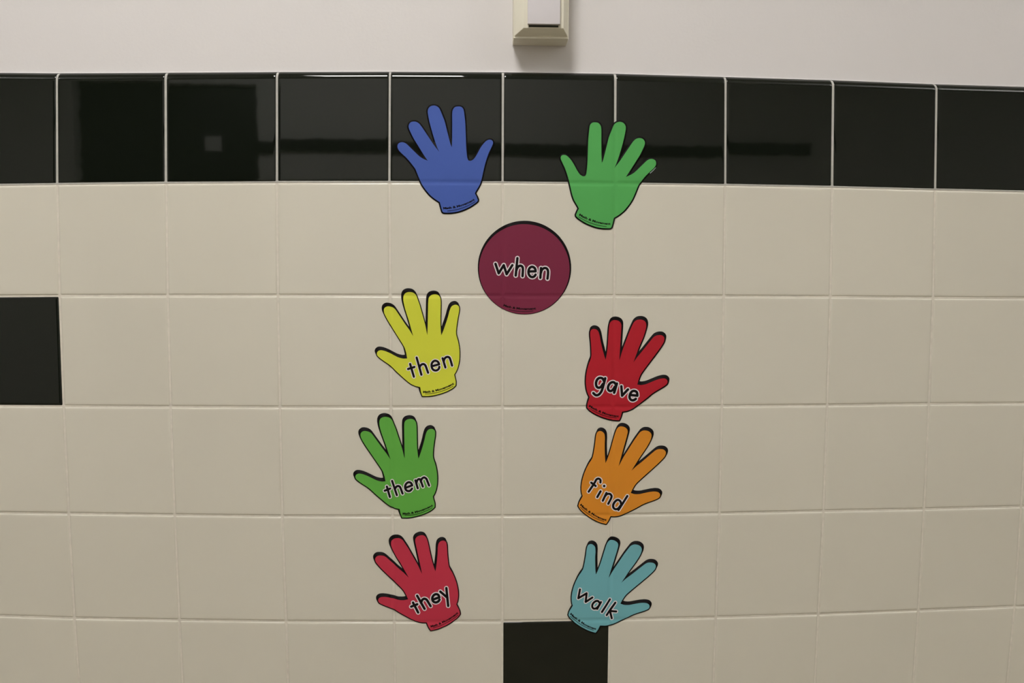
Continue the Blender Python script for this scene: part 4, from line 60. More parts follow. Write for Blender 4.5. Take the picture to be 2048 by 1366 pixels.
  'letters': [["g",[[[134.08,1108.43],[133.28,1108.21],[132.48,1107.86],[131.34,1107.17],[130.52,1106.46],[129.91,1105.78],[129.19,1104.71],[128.61,1103.49],[128.22,1102.43],[127.93,1101.38],[127.7,1099.98],[127.63,1098.92],[127.68,1097.69],[127.81,1096.64],[128.03,1095.59],[128.47,1094.35],[128.97,1093.47],[129.53,1092.77],[130.25,1092.11],[130.6,1091.85],[131.31,1091.43],[132.19,1091.12],[133.41,1091.0],[134.29,1091.09],[135.25,1091.35],[136.2,1091.78],[136.73,1092.12],[136.8,1092.05],[136.35,1090.65],[135.95,1089.59],[135.54,1088.69],[134.98,1087.66],[134.41,1086.78],[133.86,1086.08],[133.21,1085.38],[132.61,1084.85],[132.09,1084.49],[131.57,1084.24],[131.04,1084.09],[130.52,1084.03],[129.99,1084.08],[129.64,1084.2],[129.29,1084.41],[128.76,1084.85],[126.97,1086.62],[126.63,1086.85],[126.11,1087.03],[125.76,1087.06],[125.41,1087.02],[125.06,1086.91],[124.71,1086.69],[124.32,1086.28],[124.14,1085.92],[124.05,1085.57],[124.03,1085.22],[124.08,1084.87],[124.2,1084.52],[124.39,1084.21],[126.51,1082.08],[127.44,1081.34],[128.42,1080.81],[128.81,1080.67],[129.69,1080.48],[130.74,1080.43],[131.96,1080.59],[133.01,1080.92],[134.05,1081.45],[135.08,1082.2],[135.79,1082.84],[136.5,1083.61],[137.34,1084.69],[138.12,1085.89],[138.69,1086.95],[139.26,1088.18],[139.78,1089.58],[140.72,1092.57],[142.14,1098.02],[143.97,1105.74],[144.0,1106.09],[143.95,1106.44],[143.71,1107.01],[143.27,1107.5],[143.01,1107.66],[142.65,1107.8],[142.3,1107.85],[141.78,1107.81],[141.43,1107.69],[141.12,1107.5],[140.91,1107.31],[140.66,1106.97],[140.4,1106.23],[139.51,1107.15],[138.63,1107.73],[137.58,1108.18],[136.52,1108.45],[135.47,1108.56],[134.43,1108.5]],[[134.68,1104.88],[135.34,1104.97],[136.04,1104.9],[136.92,1104.6],[137.31,1104.35],[137.61,1104.0],[138.02,1103.29],[139.12,1100.83],[138.92,1099.95],[138.21,1099.73],[137.86,1099.51],[137.6,1099.25],[135.97,1096.6],[135.37,1095.75],[134.94,1095.28],[134.59,1095.02],[134.07,1094.76],[133.54,1094.62],[133.02,1094.61],[132.49,1094.87],[132.14,1095.2],[131.76,1095.75],[131.55,1096.28],[131.33,1097.16],[131.23,1098.04],[131.21,1098.92],[131.28,1099.79],[131.4,1100.5],[131.65,1101.37],[131.98,1102.25],[132.56,1103.31],[133.08,1103.92],[133.6,1104.35],[134.12,1104.66]]]],["a",[[[152.7,1102.27],[151.3,1102.1],[150.25,1101.78],[149.38,1101.34],[148.45,1100.7],[147.65,1100.0],[146.82,1099.12],[146.28,1098.42],[145.64,1097.36],[145.24,1096.49],[144.86,1095.43],[144.63,1094.55],[144.44,1093.32],[144.42,1092.44],[144.52,1091.39],[144.76,1090.33],[145.02,1089.63],[145.59,1088.57],[146.23,1087.83],[146.83,1087.34],[147.12,1087.13],[148.0,1086.65],[148.88,1086.36],[149.76,1086.26],[150.11,1086.26],[150.98,1086.41],[152.03,1086.79],[152.9,1087.28],[153.77,1087.88],[153.26,1085.91],[153.29,1085.38],[153.4,1085.03],[153.75,1084.5],[154.17,1084.16],[154.7,1083.96],[155.22,1083.92],[155.75,1084.05],[156.1,1084.24],[156.44,1084.57],[156.71,1085.02],[160.43,1098.04],[160.5,1098.39],[160.49,1098.74],[160.36,1099.27],[160.16,1099.62],[159.82,1099.97],[159.38,1100.23],[159.03,1100.34],[158.5,1100.36],[157.98,1100.23],[157.63,1100.02],[157.45,1100.09],[156.57,1101.08],[155.86,1101.59],[155.5,1101.79],[154.45,1102.13],[153.57,1102.25]],[[152.07,1098.58],[152.74,1098.68],[153.27,1098.68],[153.8,1098.6],[154.15,1098.45],[154.68,1097.87],[155.88,1096.11],[155.76,1096.01],[155.41,1095.93],[155.06,1095.78],[154.79,1095.59],[154.54,1095.33],[152.96,1092.6],[152.39,1091.72],[151.81,1091.02],[150.94,1090.32],[150.41,1090.03],[149.88,1089.87],[149.53,1089.9],[149.0,1090.15],[148.65,1090.45],[148.37,1090.85],[148.17,1091.38],[148.05,1091.91],[148.01,1092.96],[148.11,1093.67],[148.29,1094.37],[148.54,1095.07],[148.88,1095.77],[149.2,1096.3],[149.62,1096.84],[150.13,1097.39],[150.71,1097.88],[151.35,1098.3],[151.7,1098.47]]]],["v",[[[164.17,1096.34],[163.65,1095.98],[163.38,1095.63],[163.22,1095.27],[163.14,1094.75],[164.37,1081.36],[164.45,1081.01],[164.62,1080.66],[164.89,1080.3],[165.09,1080.13],[165.64,1079.85],[165.99,1079.77],[166.34,1079.77],[166.96,1079.94],[167.44,1080.3],[175.57,1089.09],[175.82,1089.44],[175.96,1089.79],[176.03,1090.14],[176.02,1090.49],[175.87,1091.02],[175.66,1091.38],[175.31,1091.73],[175.03,1091.91],[174.58,1092.06],[174.23,1092.1],[173.71,1092.03],[173.36,1091.88],[172.93,1091.56],[167.66,1085.85],[167.57,1085.94],[167.52,1086.11],[166.72,1094.74],[166.62,1095.27],[166.46,1095.62],[166.18,1095.97],[165.93,1096.18],[165.57,1096.37],[165.22,1096.47],[164.87,1096.5],[164.52,1096.46]]]],["e",[[[181.37,1089.92],[180.67,1089.75],[179.8,1089.41],[178.76,1088.8],[177.86,1087.98],[177.05,1086.93],[176.52,1086.07],[176.06,1085.17],[175.62,1084.11],[175.34,1083.23],[175.02,1081.82],[174.9,1080.94],[174.86,1079.88],[174.97,1078.65],[175.25,1077.59],[175.78,1076.45],[176.3,1075.65],[176.9,1074.94],[177.72,1074.23],[178.64,1073.72],[179.7,1073.38],[180.58,1073.22],[181.46,1073.19],[182.69,1073.32],[183.74,1073.7],[184.66,1074.21],[186.69,1075.62],[187.0,1075.97],[187.24,1076.5],[187.3,1077.03],[187.19,1077.57],[186.9,1078.09],[186.47,1078.49],[185.94,1078.73],[185.59,1078.79],[185.24,1078.78],[184.89,1078.69],[184.54,1078.52],[182.8,1077.33],[182.1,1076.95],[181.75,1076.83],[181.4,1076.79],[180.88,1076.81],[180.17,1076.98],[179.82,1077.14],[179.46,1077.42],[179.17,1077.76],[178.84,1078.29],[178.61,1078.82],[178.49,1079.35],[178.45,1079.88],[178.48,1080.58],[178.53,1080.63],[187.51,1079.71],[187.86,1079.72],[188.39,1079.86],[188.91,1080.23],[189.25,1080.73],[189.37,1081.08],[189.41,1081.43],[189.2,1084.26],[188.94,1085.67],[188.45,1086.9],[187.73,1087.87],[186.85,1088.67],[186.13,1089.14],[184.89,1089.73],[184.01,1089.98],[182.95,1090.09],[181.9,1090.02]],[[182.12,1086.39],[182.83,1086.48],[183.36,1086.45],[183.71,1086.35],[184.24,1086.12],[184.78,1085.76],[185.06,1085.5],[185.33,1085.15],[185.51,1084.62],[185.63,1083.91],[185.62,1083.56],[185.51,1083.53],[179.88,1084.1],[179.71,1084.16],[179.66,1084.28],[180.1,1084.98],[180.52,1085.51],[180.89,1085.86],[181.43,1086.17]]]]],
  'halo': [[[133.8,1109.9],[132.6,1109.5],[131.6,1109.0],[130.7,1108.5],[129.6,1107.5],[128.6,1106.5],[127.9,1105.3],[127.3,1104.2],[126.9,1103.0],[126.5,1101.6],[126.3,1100.5],[126.2,1099.0],[126.2,1097.7],[126.4,1096.5],[126.7,1095.1],[127.2,1093.7],[127.8,1092.7],[128.5,1091.8],[129.5,1090.8],[130.8,1090.1],[131.8,1089.7],[132.3,1089.6],[133.4,1089.5],[134.3,1089.6],[134.3,1089.4],[133.7,1088.4],[133.3,1087.7],[132.7,1087.0],[132.2,1086.4],[131.7,1086.0],[131.3,1085.7],[131.0,1085.6],[130.5,1085.5],[130.3,1085.5],[130.1,1085.6],[129.7,1086.0],[128.1,1087.5],[127.6,1087.9],[127.3,1088.1],[126.8,1088.3],[125.9,1088.5],[125.4,1088.5],[124.8,1088.4],[124.3,1088.2],[123.8,1087.8],[123.3,1087.4],[123.0,1086.8],[122.8,1086.3],[122.6,1085.8],[122.6,1085.3],[122.6,1084.7],[122.8,1084.2],[123.0,1083.8],[123.4,1083.2],[124.7,1081.8],[125.6,1081.0],[126.8,1080.0],[128.1,1079.4],[129.5,1079.0],[130.9,1079.0],[132.1,1079.1],[133.5,1079.6],[134.7,1080.2],[135.8,1080.9],[136.9,1081.9],[137.7,1082.8],[138.4,1083.7],[139.3,1085.0],[140.0,1086.3],[140.6,1087.7],[141.1,1089.1],[142.1,1092.2],[143.5,1097.7],[145.4,1105.6],[145.4,1106.1],[145.4,1106.7],[145.2,1107.2],[145.0,1107.7],[144.6,1108.2],[144.2,1108.6],[143.8,1108.8],[143.3,1109.1],[142.6,1109.3],[141.7,1109.3],[141.0,1109.1],[140.5,1108.8],[140.2,1108.6],[140.0,1108.6],[139.3,1109.0],[138.2,1109.5],[136.8,1109.8],[135.4,1110.0],[134.4,1109.9]],[[151.9,1103.7],[151.1,1103.5],[149.8,1103.2],[148.5,1102.5],[147.6,1101.9],[146.6,1101.0],[145.8,1100.2],[145.1,1099.3],[144.5,1098.2],[143.9,1097.0],[143.5,1095.9],[143.2,1094.9],[143.0,1093.3],[143.0,1092.2],[143.1,1091.2],[143.4,1089.8],[143.8,1088.9],[144.3,1088.0],[144.6,1087.5],[145.2,1086.9],[146.2,1086.0],[147.5,1085.3],[148.3,1085.0],[148.9,1084.9],[149.8,1084.8],[150.3,1084.8],[151.2,1085.0],[151.8,1085.1],[152.1,1084.5],[152.4,1084.0],[152.8,1083.5],[153.2,1083.1],[153.8,1082.7],[154.3,1082.6],[154.9,1082.5],[155.6,1082.5],[156.1,1082.6],[156.4,1082.8],[157.1,1083.2],[157.7,1083.8],[158.1,1084.5],[161.8,1097.7],[161.9,1098.4],[161.9,1099.1],[161.7,1099.8],[161.3,1100.5],[160.7,1101.1],[160.0,1101.5],[159.5,1101.7],[159.0,1101.8],[158.5,1101.8],[157.9,1101.7],[157.4,1102.2],[156.4,1102.9],[156.0,1103.1],[154.9,1103.5],[153.5,1103.7],[152.5,1103.7]],[[135.2,1103.5],[135.5,1103.5],[135.8,1103.5],[136.4,1103.2],[136.8,1102.6],[137.5,1101.0],[136.8,1100.5],[136.3,1100.0],[134.7,1097.4],[134.2,1096.7],[133.8,1096.3],[133.3,1096.1],[133.1,1096.2],[133.0,1096.5],[132.9,1096.8],[132.7,1097.5],[132.6,1098.8],[132.7,1099.5],[132.8,1100.2],[133.3,1101.6],[133.8,1102.5],[134.0,1102.8],[134.4,1103.2],[134.8,1103.4]],[[164.1,1097.8],[163.6,1097.7],[163.2,1097.5],[162.8,1097.1],[162.4,1096.8],[162.2,1096.4],[161.9,1095.9],[161.8,1095.4],[161.7,1094.8],[163.0,1081.1],[163.1,1080.6],[163.3,1080.0],[163.5,1079.7],[163.9,1079.3],[164.2,1079.0],[164.8,1078.7],[165.3,1078.5],[165.8,1078.3],[166.3,1078.3],[166.9,1078.4],[167.4,1078.5],[167.9,1078.8],[168.5,1079.3],[174.8,1086.1],[174.9,1086.0],[174.3,1084.8],[174.0,1083.7],[173.6,1082.3],[173.4,1080.9],[173.4,1079.8],[173.5,1078.8],[173.6,1078.3],[173.9,1077.2],[174.4,1076.0],[175.1,1074.9],[176.1,1073.8],[176.9,1073.0],[177.8,1072.5],[178.4,1072.3],[179.2,1072.0],[180.3,1071.8],[181.7,1071.7],[182.9,1071.9],[184.3,1072.4],[185.6,1073.1],[187.4,1074.3],[187.8,1074.7],[188.3,1075.4],[188.5,1075.8],[188.7,1076.3],[188.7,1076.8],[188.7,1077.3],[188.5,1078.2],[188.6,1078.4],[189.1,1078.6],[189.5,1078.8],[190.2,1079.5],[190.4,1079.8],[190.7,1080.3],[190.8,1081.2],[190.6,1084.4],[190.3,1086.0],[189.7,1087.6],[189.0,1088.6],[188.7,1089.0],[187.6,1089.9],[186.7,1090.5],[185.6,1091.0],[184.2,1091.4],[183.0,1091.5],[181.6,1091.4],[180.2,1091.1],[179.0,1090.6],[178.0,1090.1],[177.6,1089.7],[177.4,1089.9],[177.4,1090.6],[177.3,1091.3],[177.1,1091.8],[176.7,1092.4],[176.2,1092.9],[175.6,1093.2],[174.9,1093.5],[174.2,1093.5],[173.7,1093.5],[173.1,1093.4],[172.6,1093.1],[172.2,1092.9],[171.9,1092.5],[168.8,1089.2],[168.7,1089.4],[168.7,1089.5],[168.1,1095.2],[168.0,1095.7],[167.8,1096.2],[167.5,1096.7],[167.1,1097.0],[166.8,1097.3],[166.2,1097.7],[165.7,1097.8],[165.2,1097.9],[164.6,1097.9]],[[152.3,1097.2],[152.7,1097.2],[153.3,1097.2],[153.4,1097.1],[153.8,1096.6],[153.4,1096.3],[153.2,1095.9],[151.8,1093.5],[151.2,1092.6],[150.9,1092.2],[150.5,1091.8],[149.8,1091.4],[149.7,1091.5],[149.6,1091.7],[149.4,1092.6],[149.5,1093.3],[149.9,1094.5],[150.3,1095.4],[150.8,1095.9],[151.5,1096.7],[152.0,1097.0]],[[180.1,1079.0],[180.2,1079.0],[182.3,1078.8],[181.4,1078.3],[181.1,1078.2],[180.6,1078.4],[180.3,1078.6]]],
 },
 'find': {
  'face': [[146.1,898.3],[139.1,900.2],[136.7,901.0],[134.2,902.1],[131.6,903.4],[129.0,904.7],[126.5,906.1],[123.9,907.7],[121.4,909.4],[118.9,911.1],[116.7,912.9],[114.6,914.6],[112.7,916.4],[111.0,918.1],[109.6,919.7],[108.5,921.1],[106.5,924.7],[107.2,928.2],[107.7,929.9],[108.5,931.5],[110.2,934.4],[112.5,938.8],[111.6,941.7],[111.2,943.4],[110.8,946.5],[110.6,948.3],[110.6,950.1],[110.7,953.9],[111.1,957.8],[111.4,959.7],[112.2,963.4],[113.1,967.1],[114.2,970.7],[115.5,974.3],[117.0,977.9],[118.5,981.1],[120.0,983.9],[121.5,986.6],[123.2,989.0],[124.8,991.7],[125.5,993.2],[126.1,994.9],[126.9,998.1],[128.1,1005.4],[128.9,1011.1],[129.4,1014.9],[130.1,1023.1],[130.7,1026.5],[131.1,1028.0],[131.9,1029.6],[132.8,1030.8],[135.2,1031.7],[136.5,1031.7],[137.9,1031.3],[139.3,1030.6],[140.6,1029.5],[141.6,1028.2],[142.3,1026.5],[142.5,1025.3],[142.7,1023.9],[142.9,1020.9],[142.9,1019.3],[142.7,1014.4],[142.7,1011.2],[142.8,1006.0],[143.0,1000.0],[143.5,992.7],[144.3,985.9],[146.5,991.2],[148.1,995.7],[149.7,1000.8],[151.2,1005.6],[152.5,1010.4],[157.0,1027.7],[157.7,1029.8],[158.8,1032.8],[159.3,1034.0],[159.9,1035.0],[161.3,1036.7],[162.9,1037.7],[164.7,1038.2],[166.6,1038.1],[168.6,1037.7],[170.4,1037.0],[172.2,1035.9],[173.6,1034.5],[174.5,1032.9],[174.9,1030.9],[174.9,1029.8],[174.7,1028.5],[174.4,1027.1],[173.5,1023.2],[165.8,993.7],[162.6,981.3],[164.1,983.8],[168.1,991.8],[170.3,995.8],[172.7,999.7],[183.6,1017.5],[184.9,1019.5],[191.2,1028.5],[192.1,1029.5],[193.4,1030.5],[194.7,1031.3],[196.1,1031.9],[198.0,1032.3],[200.0,1032.2],[201.4,1032.0],[202.9,1031.6],[204.2,1031.1],[206.0,1030.0],[207.4,1028.5],[208.2,1026.9],[208.6,1025.0],[208.5,1023.5],[208.3,1021.8],[207.8,1020.0],[207.3,1018.6],[206.0,1015.6],[204.5,1012.8],[202.1,1008.5],[197.9,1001.9],[194.6,997.0],[192.2,993.4],[180.9,974.7],[186.8,980.4],[188.2,981.7],[194.9,987.0],[207.0,997.5],[213.3,1002.8],[214.6,1003.8],[216.6,1004.9],[218.3,1005.4],[220.3,1005.7],[222.2,1005.6],[224.2,1005.4],[225.9,1004.9],[227.4,1003.9],[228.5,1002.6],[229.2,1001.3],[229.4,999.8],[229.1,998.0],[228.4,996.1],[227.7,995.0],[226.9,993.8],[224.3,990.9],[221.0,987.4],[217.2,983.7],[194.8,963.2],[191.2,959.8],[188.5,957.1],[187.4,955.7],[186.3,954.2],[185.3,952.7],[182.7,947.9],[180.4,942.9],[184.4,941.6],[185.9,941.3],[187.4,941.1],[189.0,941.0],[190.7,941.1],[192.3,941.2],[194.0,941.4],[203.4,943.4],[207.5,944.2],[211.1,944.6],[212.7,944.7],[214.2,944.7],[216.0,944.6],[217.7,944.3],[219.1,943.9],[220.7,942.9],[221.8,941.6],[222.3,940.2],[222.3,938.8],[221.8,937.3],[220.8,935.9],[219.8,935.1],[218.5,934.4],[215.6,933.1],[214.2,932.5],[211.1,931.4],[204.6,929.2],[200.9,927.8],[199.1,926.9],[197.2,926.0],[195.2,925.0],[191.3,922.7],[187.5,920.6],[176.1,914.9],[170.4,912.2],[168.6,911.4],[166.8,910.7],[165.0,910.2],[163.2,909.8],[159.9,909.4],[157.9,909.2],[152.4,909.5],[151.7,908.2],[150.2,904.8],[149.5,903.4],[147.9,900.8]],
  'back': [[[164.8,1042.8],[163.7,1042.5],[161.9,1041.4],[160.2,1039.4],[159.5,1038.2],[159.0,1037.1],[156.8,1032.2],[155.5,1027.9],[151.6,1013.0],[149.6,1005.9],[148.2,1001.2],[146.7,996.7],[146.5,997.3],[146.3,999.5],[145.8,1009.4],[145.7,1016.2],[145.9,1022.6],[145.8,1025.8],[145.6,1028.7],[145.2,1030.4],[144.3,1032.6],[143.1,1034.1],[141.7,1035.3],[141.3,1035.5],[139.9,1036.2],[138.5,1036.5],[138.1,1036.6],[136.3,1036.6],[133.9,1035.7],[133.6,1035.5],[133.2,1035.2],[132.0,1033.7],[129.6,1028.4],[129.2,1026.9],[128.9,1025.2],[128.4,1022.0],[127.8,1014.9],[126.8,1007.4],[125.6,999.9],[125.0,997.1],[124.6,995.3],[123.6,993.5],[121.8,990.9],[120.8,989.2],[119.4,986.8],[117.8,983.5],[114.8,976.8],[113.5,973.2],[112.1,969.3],[111.1,965.7],[110.2,961.8],[109.6,958.2],[109.2,954.2],[109.0,951.7],[109.1,948.1],[109.4,944.9],[109.7,943.1],[110.1,941.3],[110.7,939.5],[110.6,939.2],[108.6,935.6],[106.3,930.6],[105.7,928.4],[104.9,924.8],[105.0,924.1],[107.1,920.5],[108.4,918.8],[109.8,917.1],[111.6,915.3],[113.4,913.6],[115.5,911.8],[118.0,909.9],[120.5,908.1],[123.3,906.3],[128.0,903.5],[130.9,901.9],[133.8,900.6],[136.3,899.5],[138.8,898.6],[145.9,896.7],[146.6,896.8],[147.0,897.0],[149.2,899.9],[151.6,903.9],[153.2,907.6],[153.6,907.8],[157.8,907.7],[160.0,907.8],[161.7,908.0],[165.3,908.6],[167.4,909.2],[169.2,909.9],[171.3,910.8],[176.6,913.3],[188.2,919.2],[192.1,921.3],[196.0,923.6],[197.8,924.5],[199.9,925.5],[205.2,927.7],[211.6,929.9],[214.7,931.0],[219.0,932.9],[220.7,933.9],[221.8,934.7],[223.0,936.2],[223.2,936.6],[224.8,940.2],[225.3,942.0],[225.3,943.8],[225.3,944.1],[224.5,945.9],[223.3,947.4],[221.2,948.8],[219.4,949.4],[217.6,949.6],[215.8,949.8],[214.1,949.8],[212.3,949.6],[208.7,949.2],[204.5,948.4],[195.3,946.4],[193.5,946.2],[192.1,946.1],[189.2,946.1],[187.4,946.3],[186.0,946.6],[184.2,947.3],[185.9,950.5],[187.6,953.4],[188.7,954.9],[190.8,957.2],[196.1,962.2],[220.2,984.3],[225.4,989.7],[228.2,992.9],[229.0,994.0],[229.8,995.5],[231.4,999.0],[232.2,1001.2],[232.4,1003.0],[232.2,1004.7],[232.0,1005.5],[231.3,1006.9],[230.0,1008.4],[228.2,1009.6],[226.1,1010.3],[223.9,1010.6],[221.8,1010.6],[219.3,1010.3],[217.6,1009.8],[215.5,1008.7],[213.7,1007.4],[195.6,991.8],[191.4,988.5],[191.2,988.5],[191.3,988.9],[193.7,992.8],[201.2,1004.2],[203.4,1007.7],[205.2,1010.7],[207.3,1014.9],[209.6,1019.9],[210.7,1022.7],[211.3,1024.8],[211.6,1026.6],[211.6,1028.7],[211.2,1030.9],[210.0,1033.0],[208.3,1034.7],[206.5,1035.8],[205.1,1036.5],[203.3,1037.0],[201.9,1037.2],[199.4,1037.3],[196.9,1036.8],[195.5,1036.2],[193.8,1035.1],[192.4,1033.9],[191.4,1032.7],[185.2,1023.9],[183.7,1021.7],[172.8,1004.0],[169.3,998.0],[169.2,998.3],[177.0,1028.2],[177.7,1031.7],[177.9,1033.1],[177.9,1034.5],[177.5,1036.7],[176.5,1038.6],[176.0,1039.2],[174.7,1040.5],[174.3,1040.7],[172.5,1041.8],[170.4,1042.6],[167.9,1043.1],[166.2,1043.1]]],
  'arc': [[109.6,927.0],[128.2,912.3],[146.7,904.2]],
  'arc2': [[109.0,923.2],[125.0,910.2],[143.2,902.1]],
  'letters': [["f",[[[133.01,965.23],[132.08,964.88],[131.25,964.39],[130.24,963.46],[129.72,962.74],[128.45,960.06],[127.26,958.05],[127.09,958.0],[125.28,959.37],[124.95,959.56],[124.59,959.67],[124.06,959.67],[123.71,959.57],[123.36,959.37],[123.01,958.98],[122.84,958.62],[122.76,958.13],[122.84,957.59],[123.01,957.23],[123.39,956.81],[125.45,955.24],[119.43,945.95],[119.28,945.41],[119.32,944.87],[119.56,944.33],[120.0,943.89],[120.53,943.66],[121.06,943.62],[121.59,943.78],[122.05,944.13],[128.03,953.26],[129.81,951.93],[130.34,951.73],[130.87,951.71],[131.23,951.81],[131.58,952.01],[131.89,952.33],[132.09,952.68],[132.2,953.22],[132.13,953.76],[131.97,954.12],[131.55,954.6],[129.8,955.93],[129.85,956.11],[131.23,958.43],[132.4,960.94],[132.7,961.36],[133.05,961.68],[133.76,962.06],[134.11,962.15],[134.46,962.18],[134.82,962.07],[135.17,961.87],[135.71,961.37],[135.82,961.09],[135.85,960.56],[135.7,958.22],[135.86,957.69],[136.11,957.32],[136.29,957.14],[136.82,956.85],[137.18,956.78],[137.53,956.79],[138.06,956.97],[138.41,957.24],[138.62,957.49],[138.79,957.85],[138.86,958.2],[139.03,960.36],[138.99,961.43],[138.71,962.51],[138.16,963.41],[137.23,964.31],[136.55,964.78],[135.66,965.19],[134.6,965.4],[133.89,965.4]]]],["i",[[[142.3,955.06],[141.94,954.96],[141.59,954.77],[141.15,954.32],[140.96,953.96],[140.85,953.61],[140.82,953.25],[140.86,952.89],[140.97,952.53],[141.18,952.17],[141.63,951.71],[141.99,951.52],[142.34,951.41],[142.7,951.38],[143.05,951.41],[143.4,951.52],[143.75,951.73],[144.16,952.15],[144.35,952.51],[144.46,952.86],[144.49,953.22],[144.45,953.58],[144.33,953.94],[144.13,954.3],[143.72,954.73],[143.36,954.94],[143.0,955.05],[142.65,955.09]],[[137.26,947.21],[136.73,946.95],[136.3,946.45],[131.66,938.03],[131.54,937.49],[131.56,937.13],[131.67,936.77],[132.03,936.23],[132.44,935.94],[132.97,935.77],[133.5,935.8],[134.03,936.03],[134.41,936.39],[139.17,944.99],[139.27,945.35],[139.26,945.89],[139.16,946.25],[138.86,946.72],[138.5,947.02],[138.15,947.18],[137.79,947.25]]]],["n",[[[145.42,944.73],[144.89,944.38],[144.58,943.95],[139.55,932.81],[139.39,932.28],[139.42,931.74],[139.54,931.38],[139.77,931.02],[140.11,930.71],[140.46,930.53],[140.82,930.44],[141.17,930.44],[141.53,930.52],[141.88,930.7],[142.21,931.0],[142.43,931.36],[144.95,936.93],[146.23,938.72],[146.83,939.43],[147.43,939.92],[147.78,940.09],[148.31,940.26],[148.84,940.35],[149.38,940.36],[149.73,940.31],[150.26,940.11],[151.02,939.58],[151.37,939.22],[151.6,938.86],[151.73,938.5],[151.8,938.14],[151.77,937.6],[151.66,937.06],[151.38,936.16],[150.76,934.72],[149.84,932.93],[147.41,928.44],[147.27,928.08],[147.22,927.72],[147.25,927.36],[147.37,927.0],[147.59,926.64],[147.78,926.43],[148.14,926.19],[148.5,926.06],[148.85,926.02],[149.21,926.06],[149.74,926.3],[149.91,926.44],[150.2,926.8],[152.73,931.47],[153.64,933.26],[154.34,934.88],[154.74,936.14],[154.96,937.22],[154.99,938.3],[154.84,939.2],[154.52,940.13],[153.88,941.18],[153.08,942.02],[152.36,942.59],[151.67,943.0],[150.58,943.43],[149.69,943.59],[148.62,943.59],[147.74,943.46],[147.58,943.57],[147.44,943.93],[147.2,944.28],[146.73,944.65],[146.13,944.83],[145.77,944.82]]]],["d",[[[175.07,940.05],[174.66,939.8],[174.34,939.44],[168.3,929.56],[168.13,929.65],[167.76,930.84],[167.29,931.74],[166.54,932.65],[165.72,933.38],[164.87,933.95],[163.62,934.51],[162.73,934.69],[162.37,934.71],[161.49,934.62],[160.43,934.29],[159.37,933.73],[158.49,933.09],[157.69,932.35],[157.06,931.64],[156.39,930.74],[155.53,929.36],[155.01,928.33],[154.63,927.33],[154.29,925.89],[154.18,924.81],[154.18,923.72],[154.36,922.46],[154.65,921.56],[154.82,921.19],[155.29,920.44],[156.11,919.56],[157.08,918.83],[157.81,918.45],[158.16,918.3],[159.06,918.05],[160.3,918.02],[161.89,918.36],[162.05,917.89],[162.28,917.53],[162.62,917.21],[163.16,916.97],[163.69,916.94],[164.04,917.02],[164.4,917.2],[164.74,917.51],[177.12,937.8],[177.24,938.16],[177.26,938.7],[177.1,939.24],[176.85,939.6],[176.49,939.91],[175.96,940.12],[175.43,940.14]],[[162.19,931.42],[162.42,931.45],[162.77,931.39],[163.31,931.14],[163.85,930.78],[164.21,930.47],[164.64,929.96],[164.82,929.6],[165.04,928.88],[165.44,926.71],[165.56,926.35],[165.51,926.18],[165.13,925.99],[164.81,925.71],[163.24,923.4],[162.72,922.74],[162.19,922.23],[161.67,921.89],[161.14,921.62],[160.43,921.36],[159.9,921.26],[159.54,921.26],[159.19,921.36],[158.65,921.64],[158.11,922.07],[157.68,922.62],[157.48,923.16],[157.38,923.88],[157.37,924.6],[157.45,925.32],[157.66,926.22],[157.93,926.94],[158.39,927.84],[158.94,928.74],[159.61,929.61],[160.12,930.17],[161.01,930.89],[161.71,931.28]]]]],
